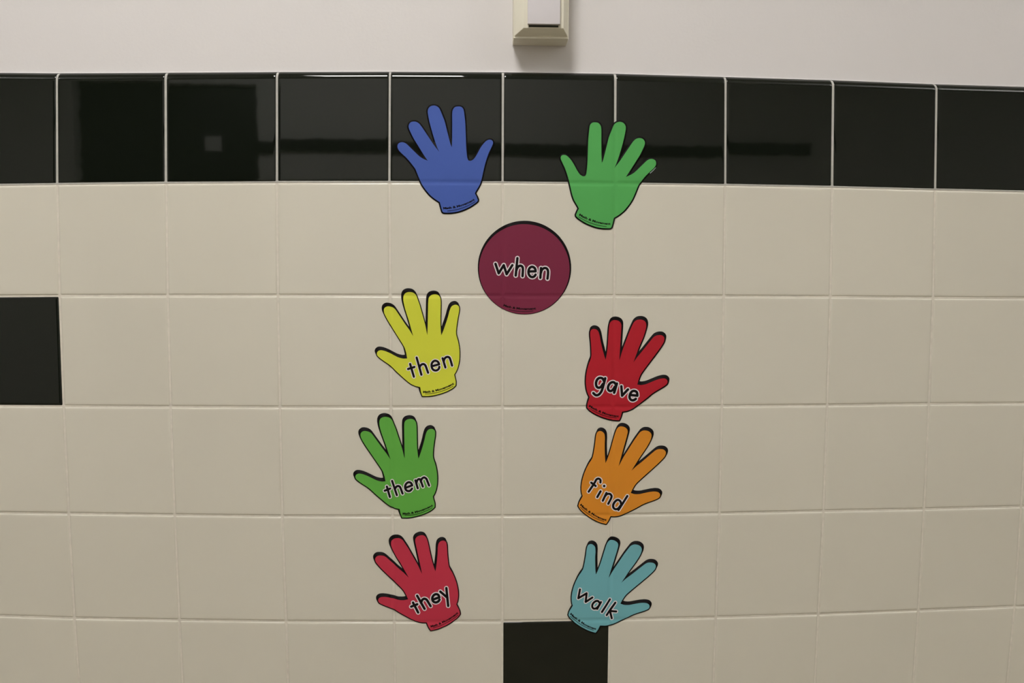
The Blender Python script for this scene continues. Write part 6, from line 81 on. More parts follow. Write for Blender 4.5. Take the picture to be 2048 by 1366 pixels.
  'back': [[[-96.9,1477.2],[-98.9,1476.5],[-99.3,1476.2],[-101.0,1474.9],[-102.4,1473.2],[-103.2,1471.6],[-103.7,1470.3],[-104.0,1468.3],[-104.0,1466.6],[-103.6,1463.7],[-103.0,1460.0],[-102.2,1456.1],[-101.2,1451.8],[-98.1,1440.3],[-96.1,1433.3],[-94.4,1428.0],[-94.3,1427.7],[-94.5,1427.5],[-109.0,1449.1],[-110.2,1450.7],[-111.5,1452.2],[-112.5,1453.2],[-114.4,1454.7],[-116.5,1455.7],[-118.5,1456.1],[-120.1,1456.3],[-121.8,1456.2],[-124.2,1455.7],[-126.2,1454.7],[-126.9,1454.1],[-128.2,1452.6],[-129.2,1450.6],[-129.4,1449.9],[-129.7,1447.9],[-129.7,1447.6],[-129.4,1445.3],[-129.0,1444.0],[-128.5,1442.7],[-127.2,1439.7],[-124.2,1433.4],[-122.9,1431.1],[-121.6,1428.8],[-112.4,1414.1],[-108.0,1407.3],[-108.7,1407.5],[-110.7,1408.7],[-112.1,1409.7],[-113.8,1411.1],[-118.4,1415.6],[-127.1,1424.1],[-128.4,1425.3],[-129.4,1426.1],[-130.9,1427.1],[-132.4,1427.9],[-133.8,1428.4],[-136.4,1428.8],[-138.8,1428.6],[-139.1,1428.5],[-141.2,1427.7],[-142.9,1426.3],[-143.6,1425.7],[-144.5,1423.7],[-144.9,1421.7],[-144.8,1419.3],[-144.1,1417.4],[-143.4,1416.0],[-142.6,1414.7],[-141.6,1413.6],[-140.2,1412.1],[-133.1,1405.5],[-130.3,1402.6],[-127.6,1399.4],[-122.0,1392.2],[-121.2,1390.9],[-120.5,1389.6],[-115.3,1377.0],[-113.7,1373.3],[-112.9,1371.6],[-111.7,1369.5],[-110.3,1367.3],[-108.0,1364.0],[-106.5,1362.0],[-103.5,1358.3],[-102.0,1356.6],[-100.3,1354.9],[-98.6,1353.4],[-95.9,1351.2],[-94.2,1350.0],[-92.5,1348.8],[-88.4,1346.3],[-88.0,1346.0],[-87.5,1344.0],[-86.6,1340.3],[-85.8,1337.3],[-84.7,1333.9],[-84.2,1333.2],[-83.1,1332.2],[-82.4,1331.8],[-80.7,1331.4],[-78.7,1331.3],[-73.3,1331.3],[-69.9,1331.5],[-66.2,1332.0],[-62.1,1332.8],[-59.7,1333.5],[-54.3,1335.3],[-51.5,1336.4],[-48.8,1337.6],[-46.1,1339.0],[-43.4,1340.5],[-41.2,1341.9],[-37.3,1344.6],[-35.6,1345.9],[-34.5,1346.9],[-33.4,1348.3],[-33.1,1349.0],[-32.9,1350.7],[-32.9,1351.3],[-34.2,1354.7],[-34.9,1356.1],[-36.6,1359.4],[-35.6,1361.4],[-31.2,1368.8],[-30.2,1370.8],[-29.6,1372.5],[-28.4,1376.2],[-27.3,1380.2],[-24.1,1394.3],[-23.1,1398.0],[-21.9,1402.0],[-20.3,1407.0],[-18.8,1411.4],[-17.9,1413.4],[-14.0,1421.7],[-12.9,1424.4],[-12.3,1426.4],[-12.4,1428.4],[-13.2,1430.4],[-14.6,1431.9],[-15.2,1432.4],[-16.9,1433.0],[-17.6,1433.1],[-19.3,1433.2],[-20.0,1433.1],[-21.6,1432.7],[-23.8,1431.6],[-25.1,1430.6],[-27.2,1428.6],[-29.3,1426.3],[-31.3,1423.6],[-33.3,1420.6],[-38.4,1411.2],[-39.9,1408.9],[-41.2,1407.2],[-42.3,1406.2],[-43.2,1405.5],[-44.3,1405.0],[-45.0,1404.7],[-46.0,1404.9],[-46.3,1405.1],[-46.5,1405.5],[-47.0,1406.8],[-47.3,1408.2],[-47.7,1411.5],[-48.3,1418.1],[-48.8,1426.1],[-49.7,1451.6],[-50.2,1458.6],[-51.1,1466.5],[-51.7,1469.8],[-52.4,1472.1],[-53.4,1473.7],[-55.0,1475.3],[-57.0,1476.3],[-59.3,1476.7],[-61.3,1476.7],[-63.4,1476.5],[-65.7,1475.9],[-67.4,1474.8],[-68.8,1473.2],[-70.0,1471.2],[-70.8,1468.9],[-71.0,1467.3],[-71.1,1465.3],[-71.2,1461.3],[-71.1,1452.1],[-71.3,1441.8],[-71.3,1433.2],[-71.4,1432.5],[-71.6,1432.0],[-76.7,1452.7],[-77.4,1455.3],[-78.2,1457.6],[-82.4,1468.2],[-83.8,1471.3],[-84.6,1472.8],[-85.8,1474.3],[-87.5,1475.7],[-89.9,1476.9],[-91.2,1477.3],[-92.9,1477.5],[-94.5,1477.6]]],
  'arc': [[-81.8,1339.3],[-60.3,1342.5],[-39.5,1351.6]],
  'arc2': [[-76.4,1335.5],[-56.3,1339.5],[-38.1,1348.5]],
 },
 'green': {
  'face': [[147.0,1313.6],[145.6,1313.3],[143.9,1313.2],[138.5,1313.3],[135.2,1313.5],[131.5,1314.0],[129.5,1314.4],[127.5,1314.8],[125.2,1315.5],[122.6,1316.3],[119.8,1317.3],[117.0,1318.4],[114.2,1319.6],[111.7,1320.9],[109.1,1322.4],[106.7,1323.8],[102.9,1326.4],[101.5,1327.6],[100.3,1328.7],[99.5,1329.6],[99.2,1331.2],[99.8,1332.6],[100.4,1334.2],[101.1,1335.9],[103.1,1339.6],[101.7,1342.5],[98.0,1348.6],[97.0,1350.2],[96.2,1351.9],[95.5,1353.6],[94.2,1357.3],[93.1,1361.2],[91.7,1367.2],[90.3,1373.2],[89.3,1377.1],[88.1,1381.0],[85.9,1387.8],[84.2,1392.4],[83.4,1394.4],[78.5,1404.4],[78.0,1405.6],[77.6,1407.1],[77.6,1408.5],[78.2,1410.0],[79.3,1411.2],[80.9,1411.7],[82.6,1411.8],[84.3,1411.5],[86.0,1410.6],[87.0,1409.9],[89.1,1408.0],[91.2,1405.7],[93.2,1403.0],[95.1,1400.1],[100.2,1391.0],[102.0,1388.4],[102.8,1387.2],[103.6,1386.2],[104.5,1385.3],[105.9,1384.4],[107.3,1383.7],[108.6,1383.2],[111.2,1383.6],[112.1,1384.8],[112.8,1386.9],[113.0,1388.2],[113.2,1389.7],[113.6,1393.5],[114.0,1398.5],[114.3,1404.0],[114.9,1429.7],[115.1,1434.3],[115.7,1441.3],[116.5,1448.6],[116.7,1450.0],[117.2,1451.9],[118.0,1453.2],[119.2,1454.4],[120.7,1455.2],[122.5,1455.5],[124.4,1455.5],[126.3,1455.4],[128.1,1454.9],[129.4,1454.0],[130.5,1452.8],[131.5,1451.3],[132.2,1449.2],[132.4,1447.7],[132.6,1446.0],[132.7,1442.0],[132.7,1432.8],[133.0,1422.3],[133.2,1411.8],[133.8,1401.2],[135.1,1404.0],[135.7,1405.8],[136.2,1407.6],[140.4,1424.9],[142.3,1432.9],[142.9,1435.4],[143.7,1437.5],[144.4,1439.5],[147.9,1448.3],[148.5,1449.8],[149.2,1451.3],[149.9,1452.6],[150.7,1453.7],[152.3,1455.0],[154.0,1455.9],[155.3,1456.2],[156.7,1456.5],[158.1,1456.5],[160.0,1456.2],[161.9,1455.5],[163.4,1454.4],[164.6,1452.9],[165.2,1451.8],[165.7,1450.5],[165.9,1449.0],[165.9,1447.7],[165.8,1446.3],[165.0,1441.3],[163.8,1435.2],[162.2,1428.3],[159.7,1419.1],[157.7,1412.1],[155.5,1405.5],[153.4,1399.7],[152.8,1398.3],[151.2,1394.8],[155.4,1400.1],[159.0,1404.9],[173.6,1426.8],[176.0,1430.2],[177.1,1431.4],[178.1,1432.5],[179.7,1433.7],[181.4,1434.5],[182.9,1434.9],[184.6,1435.1],[186.1,1435.0],[188.1,1434.6],[189.8,1433.7],[191.2,1432.2],[192.1,1430.4],[192.4,1428.5],[192.1,1426.4],[191.8,1425.3],[190.8,1422.7],[188.2,1417.1],[185.9,1412.6],[184.7,1410.5],[173.2,1392.1],[170.1,1387.4],[167.0,1382.8],[171.4,1384.7],[172.9,1385.4],[175.5,1386.8],[176.8,1387.6],[178.2,1388.6],[179.8,1390.0],[181.5,1391.5],[194.6,1404.3],[195.6,1405.0],[196.9,1405.9],[198.2,1406.6],[199.6,1407.1],[201.6,1407.4],[203.6,1407.2],[205.5,1406.4],[207.1,1405.2],[207.9,1403.6],[208.2,1401.9],[208.2,1400.2],[207.6,1398.6],[207.1,1397.5],[206.3,1396.3],[205.3,1395.0],[204.2,1393.9],[199.9,1390.0],[196.9,1387.2],[193.9,1384.1],[191.2,1380.8],[185.5,1373.6],[184.7,1372.3],[183.9,1370.8],[183.3,1369.4],[180.2,1361.4],[178.7,1357.9],[177.1,1354.2],[176.2,1352.4],[174.1,1348.8],[172.9,1346.9],[170.2,1343.3],[167.1,1339.5],[165.6,1337.8],[164.1,1336.3],[162.6,1335.0],[159.6,1332.6],[158.1,1331.5],[154.2,1329.0],[151.5,1327.5],[150.7,1324.7],[150.2,1322.1],[149.5,1319.2],[148.1,1314.7]],
  'back': [[[154.8,1458.1],[153.4,1457.7],[151.4,1456.7],[150.9,1456.4],[149.3,1455.0],[148.1,1453.3],[147.4,1452.0],[146.0,1449.1],[141.8,1438.3],[141.0,1435.9],[140.3,1433.3],[137.2,1419.9],[135.6,1413.3],[135.4,1412.8],[135.3,1412.0],[135.2,1412.5],[135.0,1422.2],[134.7,1432.5],[134.7,1439.9],[134.5,1445.9],[134.4,1447.9],[134.1,1449.5],[133.2,1452.2],[132.1,1453.9],[130.6,1455.5],[128.9,1456.6],[126.5,1457.3],[124.5,1457.5],[122.4,1457.5],[120.1,1457.0],[118.0,1456.0],[116.3,1454.3],[115.5,1452.7],[114.8,1450.4],[114.3,1447.4],[113.5,1439.4],[113.1,1434.4],[113.0,1432.0],[112.4,1406.6],[112.0,1398.6],[111.5,1391.9],[111.1,1388.5],[110.9,1387.5],[110.3,1385.8],[110.1,1385.5],[109.9,1385.3],[108.9,1385.2],[108.1,1385.5],[106.8,1386.1],[105.9,1386.8],[104.9,1387.8],[103.6,1389.5],[102.1,1391.8],[96.8,1401.1],[94.8,1404.2],[92.7,1406.8],[90.6,1409.1],[89.2,1410.5],[88.2,1411.4],[87.1,1412.2],[85.1,1413.2],[84.4,1413.4],[82.7,1413.7],[80.3,1413.6],[78.6,1413.0],[78.1,1412.7],[77.8,1412.4],[76.5,1411.0],[75.8,1409.4],[75.6,1408.7],[75.7,1406.7],[76.1,1405.0],[77.3,1402.3],[81.5,1393.7],[82.4,1391.7],[84.0,1387.3],[85.5,1382.6],[86.8,1378.6],[87.9,1374.6],[91.3,1360.5],[92.3,1356.8],[93.6,1353.0],[94.4,1351.0],[95.3,1349.3],[100.0,1341.6],[100.8,1339.9],[100.8,1339.6],[99.2,1336.5],[98.5,1334.8],[97.3,1331.8],[97.3,1331.4],[97.3,1330.8],[97.5,1329.4],[97.7,1328.7],[98.8,1327.4],[99.9,1326.3],[101.6,1324.9],[103.4,1323.7],[108.2,1320.6],[110.6,1319.2],[113.4,1317.8],[116.5,1316.5],[122.0,1314.4],[124.6,1313.6],[126.9,1313.0],[131.0,1312.1],[134.8,1311.6],[136.9,1311.4],[142.0,1311.3],[144.1,1311.3],[145.8,1311.4],[147.5,1311.7],[147.9,1311.8],[148.2,1312.1],[149.6,1313.4],[150.0,1314.0],[151.0,1317.1],[151.8,1320.2],[152.7,1324.2],[153.2,1326.0],[153.4,1326.3],[156.6,1328.2],[159.3,1330.0],[160.9,1331.1],[163.8,1333.5],[165.5,1334.9],[167.2,1336.6],[168.9,1338.5],[171.7,1342.0],[174.7,1346.1],[176.8,1349.5],[178.0,1351.5],[179.0,1353.5],[180.6,1357.3],[185.2,1368.8],[186.3,1371.2],[187.0,1372.2],[188.0,1373.5],[192.8,1379.7],[195.3,1382.7],[198.4,1385.8],[205.5,1392.4],[206.9,1393.9],[208.0,1395.2],[208.9,1396.6],[209.5,1398.0],[210.1,1400.0],[210.2,1402.0],[209.8,1404.0],[209.7,1404.4],[208.9,1406.0],[208.7,1406.3],[208.3,1406.7],[206.6,1408.1],[204.2,1409.1],[201.7,1409.3],[199.0,1409.0],[197.3,1408.3],[195.9,1407.6],[194.3,1406.6],[193.5,1405.9],[192.2,1404.8],[182.0,1394.7],[178.4,1391.3],[177.0,1390.2],[175.7,1389.2],[173.3,1387.8],[172.9,1387.7],[172.9,1387.9],[177.0,1394.3],[186.4,1409.5],[187.8,1411.9],[190.0,1416.2],[192.6,1422.0],[193.2,1423.3],[193.8,1425.0],[194.1,1426.0],[194.3,1428.4],[194.0,1430.7],[193.8,1431.4],[192.8,1433.3],[191.4,1434.9],[190.7,1435.4],[188.9,1436.3],[188.6,1436.5],[186.2,1437.0],[184.5,1437.0],[182.8,1436.8],[180.7,1436.4],[178.7,1435.4],[176.8,1433.9],[175.7,1432.8],[174.6,1431.5],[173.3,1429.9],[171.9,1427.8],[158.9,1408.3],[158.8,1408.3],[158.6,1407.8],[158.5,1408.0],[158.5,1408.3],[160.9,1416.0],[162.9,1423.1],[164.7,1430.1],[165.8,1434.8],[166.7,1439.2],[167.5,1444.5],[167.9,1447.5],[167.8,1449.2],[167.5,1451.2],[167.0,1452.5],[166.3,1453.8],[164.7,1455.8],[163.0,1457.1],[162.6,1457.3],[160.6,1458.1],[158.2,1458.4],[156.5,1458.4]]],
  'arc': [[103.9,1331.9],[125.1,1322.7],[146.9,1319.4]],
  'arc2': [[102.6,1328.8],[121.0,1319.7],[141.5,1315.5]],
  'lift': [[199.5,1388.2],[203.6,1391.8],[207.5,1395.9],[208.0,1395.4],[204.4,1391.3],[200.3,1387.5]],
 },
 'when': {
  'face': [[91.2,1257.4],[91.1,1253.4],[90.7,1249.4],[90.1,1245.4],[89.2,1241.5],[88.0,1237.6],[86.6,1233.8],[85.0,1230.2],[83.1,1226.6],[80.9,1223.2],[78.6,1219.9],[76.0,1216.7],[73.2,1213.8],[70.2,1211.0],[67.1,1208.4],[63.8,1206.1],[60.3,1203.9],[56.7,1202.0],[53.0,1200.3],[49.2,1198.9],[45.2,1197.7],[41.3,1196.8],[37.2,1196.1],[33.2,1195.7],[29.1,1195.6],[25.0,1195.7],[20.9,1196.1],[16.9,1196.8],[12.9,1197.7],[9.0,1198.8],[5.1,1200.3],[1.4,1201.9],[-2.2,1203.8],[-5.7,1206.0],[-9.0,1208.3],[-12.1,1210.9],[-15.1,1213.6],[-17.9,1216.6],[-20.5,1219.7],[-22.9,1223.0],[-25.0,1226.4],[-26.9,1229.9],[-28.6,1233.6],[-30.0,1237.3],[-31.2,1241.2],[-32.1,1245.1],[-32.8,1249.0],[-33.2,1253.0],[-33.3,1257.0],[-33.2,1261.1],[-32.8,1265.0],[-32.1,1269.0],[-31.2,1272.9],[-30.0,1276.7],[-28.6,1280.5],[-26.9,1284.1],[-25.0,1287.6],[-22.9,1291.0],[-20.5,1294.3],[-17.9,1297.4],[-15.2,1300.3],[-12.2,1303.0],[-9.1,1305.6],[-5.8,1307.9],[-2.4,1310.0],[1.2,1311.9],[4.9,1313.6],[8.7,1315.0],[12.5,1316.2],[16.5,1317.1],[20.5,1317.8],[24.5,1318.2],[28.6,1318.3],[32.6,1318.2],[36.6,1317.8],[40.6,1317.2],[44.6,1316.3],[48.5,1315.2],[52.3,1313.8],[56.0,1312.2],[59.6,1310.3],[63.1,1308.2],[66.4,1305.9],[69.6,1303.4],[72.6,1300.7],[75.4,1297.8],[78.0,1294.7],[80.4,1291.4],[82.5,1288.0],[84.5,1284.5],[86.2,1280.9],[87.7,1277.1],[88.9,1273.3],[89.9,1269.4],[90.6,1265.4],[91.0,1261.4]],
  'back': [[[93.2,1259.4],[93.2,1255.2],[92.8,1251.0],[92.1,1246.9],[91.2,1242.8],[90.0,1238.7],[88.6,1234.8],[86.9,1231.0],[84.9,1227.2],[82.7,1223.6],[80.3,1220.2],[77.6,1216.9],[74.8,1213.9],[71.7,1211.0],[68.5,1208.3],[65.0,1205.8],[61.5,1203.6],[57.8,1201.6],[53.9,1199.8],[50.0,1198.3],[46.0,1197.1],[41.9,1196.1],[37.7,1195.4],[33.5,1195.0],[29.3,1194.9],[25.1,1195.0],[20.9,1195.4],[16.7,1196.1],[12.6,1197.1],[8.6,1198.3],[4.7,1199.8],[0.8,1201.5],[-2.9,1203.5],[-6.5,1205.7],[-9.9,1208.2],[-13.1,1210.8],[-16.2,1213.7],[-19.1,1216.8],[-21.7,1220.0],[-24.2,1223.4],[-26.4,1227.0],[-28.4,1230.7],[-30.1,1234.5],[-31.6,1238.5],[-32.8,1242.5],[-33.7,1246.5],[-34.4,1250.7],[-34.8,1254.8],[-34.9,1259.0],[-34.8,1263.2],[-34.4,1267.3],[-33.7,1271.5],[-32.8,1275.5],[-31.5,1279.5],[-30.1,1283.4],[-28.3,1287.2],[-26.4,1290.9],[-24.2,1294.4],[-21.8,1297.8],[-19.1,1301.0],[-16.3,1304.1],[-13.2,1306.9],[-10.0,1309.6],[-6.6,1312.0],[-3.1,1314.2],[0.6,1316.2],[4.4,1317.9],[8.3,1319.4],[12.3,1320.6],[16.3,1321.6],[20.4,1322.3],[24.6,1322.7],[28.8,1322.9],[32.9,1322.8],[37.1,1322.4],[41.2,1321.7],[45.3,1320.8],[49.3,1319.6],[53.2,1318.2],[57.0,1316.5],[60.7,1314.5],[64.3,1312.3],[67.7,1309.9],[71.0,1307.3],[74.1,1304.5],[77.0,1301.5],[79.6,1298.2],[82.1,1294.9],[84.4,1291.3],[86.4,1287.7],[88.1,1283.9],[89.7,1280.0],[90.9,1276.0],[91.9,1271.9],[92.6,1267.8],[93.1,1263.6]]],
  'arc': [[0.5,1207.8],[21.6,1203.2],[45.1,1203.5]],
  'arc2': [[7.7,1201.6],[23.9,1198.9],[41.4,1199.8]],
  'letters': [["w",[[[-11.41,1265.69],[-11.92,1265.34],[-12.29,1264.8],[-12.43,1264.29],[-12.43,1263.95],[-12.36,1263.61],[-7.92,1250.65],[-7.74,1250.31],[-7.44,1249.97],[-7.11,1249.74],[-6.59,1249.57],[-6.08,1249.57],[-5.56,1249.73],[-5.19,1249.98],[-4.89,1250.32],[0.08,1258.36],[3.04,1249.31],[3.19,1249.1],[3.48,1248.8],[4.05,1248.5],[4.39,1248.44],[4.73,1248.44],[5.08,1248.52],[5.42,1248.67],[5.76,1248.94],[6.06,1249.32],[13.76,1261.47],[13.96,1261.84],[14.08,1262.33],[14.05,1262.84],[13.84,1263.35],[13.57,1263.69],[13.1,1264.02],[12.58,1264.17],[12.07,1264.16],[11.55,1263.98],[11.21,1263.73],[10.89,1263.34],[5.06,1254.17],[2.13,1263.19],[1.78,1263.66],[1.27,1264.01],[0.75,1264.14],[0.41,1264.14],[0.07,1264.06],[-0.42,1263.82],[-0.79,1263.45],[-5.74,1255.45],[-5.91,1255.37],[-9.09,1264.64],[-9.24,1264.98],[-9.5,1265.32],[-9.7,1265.49],[-10.21,1265.76],[-10.55,1265.82],[-10.9,1265.82]]]],["h",[[[18.67,1273.63],[18.24,1273.4],[17.9,1273.05],[17.7,1272.71],[17.56,1272.2],[15.33,1248.46],[15.34,1248.12],[15.42,1247.78],[15.67,1247.3],[16.01,1246.96],[16.36,1246.76],[16.87,1246.63],[17.39,1246.66],[17.73,1246.76],[18.23,1247.1],[18.51,1247.44],[18.67,1247.78],[18.75,1248.13],[19.31,1254.11],[20.1,1256.58],[20.44,1257.47],[20.78,1258.14],[21.08,1258.56],[21.54,1259.07],[21.92,1259.42],[22.66,1259.9],[23.18,1260.04],[23.52,1260.02],[24.04,1259.85],[24.56,1259.37],[24.9,1258.74],[25.08,1257.89],[25.13,1256.69],[25.09,1254.3],[24.7,1247.63],[24.76,1247.12],[24.99,1246.6],[25.29,1246.26],[25.52,1246.09],[25.81,1245.95],[26.15,1245.86],[26.5,1245.84],[26.84,1245.89],[27.33,1246.1],[27.7,1246.41],[27.95,1246.78],[28.12,1247.3],[28.43,1252.26],[28.56,1255.51],[28.54,1257.73],[28.48,1258.41],[28.33,1259.27],[28.12,1259.95],[27.81,1260.63],[27.26,1261.48],[26.63,1262.16],[26.21,1262.5],[25.92,1262.71],[25.23,1263.08],[24.54,1263.31],[23.85,1263.43],[22.82,1263.44],[22.14,1263.33],[21.28,1263.04],[20.58,1262.66],[20.08,1262.31],[20.98,1271.87],[20.98,1272.21],[20.91,1272.55],[20.75,1272.89],[20.49,1273.23],[20.21,1273.46],[19.87,1273.63],[19.53,1273.72],[19.01,1273.72]]]],["e",[[[38.12,1261.92],[37.09,1261.52],[36.4,1261.13],[35.72,1260.63],[34.92,1259.85],[34.39,1259.17],[33.99,1258.48],[33.55,1257.46],[33.27,1256.6],[33.03,1255.57],[32.9,1254.72],[32.83,1253.69],[32.84,1252.67],[32.92,1251.64],[33.09,1250.62],[33.32,1249.76],[33.74,1248.73],[34.23,1247.88],[34.72,1247.2],[35.32,1246.51],[35.88,1246.0],[36.82,1245.34],[37.51,1245.01],[38.37,1244.71],[39.24,1244.54],[39.92,1244.49],[40.78,1244.56],[41.64,1244.8],[42.5,1245.19],[43.53,1245.86],[44.26,1246.54],[45.19,1247.74],[45.79,1248.6],[45.97,1248.94],[46.06,1249.28],[46.06,1249.79],[45.98,1250.14],[45.81,1250.48],[45.39,1250.92],[44.88,1251.19],[44.53,1251.26],[44.19,1251.26],[43.67,1251.13],[43.33,1250.93],[43.03,1250.64],[42.05,1249.27],[41.43,1248.58],[40.91,1248.24],[40.42,1248.01],[39.91,1247.92],[39.56,1247.96],[38.87,1248.15],[38.39,1248.4],[37.84,1248.85],[37.47,1249.26],[37.1,1249.77],[36.81,1250.28],[36.63,1250.73],[36.46,1251.31],[36.34,1252.16],[36.45,1252.24],[44.35,1252.46],[44.7,1252.49],[45.04,1252.61],[45.38,1252.81],[45.73,1253.16],[45.95,1253.56],[46.04,1253.9],[46.04,1254.42],[45.78,1256.3],[45.51,1257.49],[45.18,1258.35],[44.76,1259.03],[43.97,1260.0],[43.45,1260.49],[42.76,1261.03],[42.07,1261.44],[41.56,1261.67],[40.52,1261.98],[39.83,1262.08],[39.15,1262.08]],[[38.72,1258.5],[38.99,1258.6],[39.34,1258.66],[39.85,1258.63],[40.37,1258.46],[40.89,1258.16],[41.58,1257.54],[42.01,1256.97],[42.23,1256.46],[42.35,1255.94],[42.27,1255.84],[36.77,1255.67],[36.62,1255.76],[36.84,1256.44],[37.28,1257.31],[37.54,1257.64],[37.9,1257.98],[38.31,1258.28]]]],["n",[[[56.12,1260.32],[55.61,1260.2],[54.75,1259.86],[53.38,1259.07],[53.09,1259.6],[52.68,1259.99],[52.17,1260.22],[51.82,1260.27],[51.48,1260.26],[51.13,1260.17],[50.69,1259.93],[50.35,1259.59],[50.15,1259.25],[50.04,1258.91],[50.0,1258.56],[49.16,1245.38],[49.21,1244.87],[49.35,1244.53],[49.68,1244.08],[50.03,1243.82],[50.54,1243.63],[51.06,1243.6],[51.58,1243.74],[52.02,1244.02],[52.32,1244.36],[52.49,1244.71],[52.58,1245.05],[52.94,1250.53],[53.8,1253.62],[54.15,1254.64],[54.39,1255.16],[54.76,1255.67],[55.09,1256.01],[55.53,1256.36],[56.14,1256.72],[56.66,1256.93],[57.35,1257.04],[57.69,1257.01],[58.03,1256.9],[58.39,1256.71],[58.8,1256.37],[59.07,1256.03],[59.41,1255.34],[59.56,1254.83],[59.69,1254.15],[59.78,1252.26],[59.72,1250.89],[59.04,1244.38],[59.03,1244.04],[59.09,1243.7],[59.35,1243.18],[59.67,1242.84],[59.93,1242.67],[60.54,1242.47],[60.88,1242.47],[61.23,1242.53],[61.74,1242.77],[62.09,1243.1],[62.35,1243.53],[62.47,1244.05],[63.0,1248.85],[63.15,1250.56],[63.22,1252.1],[63.2,1253.47],[63.11,1254.5],[62.89,1255.69],[62.69,1256.38],[62.34,1257.23],[61.83,1258.09],[61.26,1258.77],[60.45,1259.45],[59.74,1259.89],[59.18,1260.13],[58.18,1260.41],[57.32,1260.47],[56.46,1260.4]]]]],
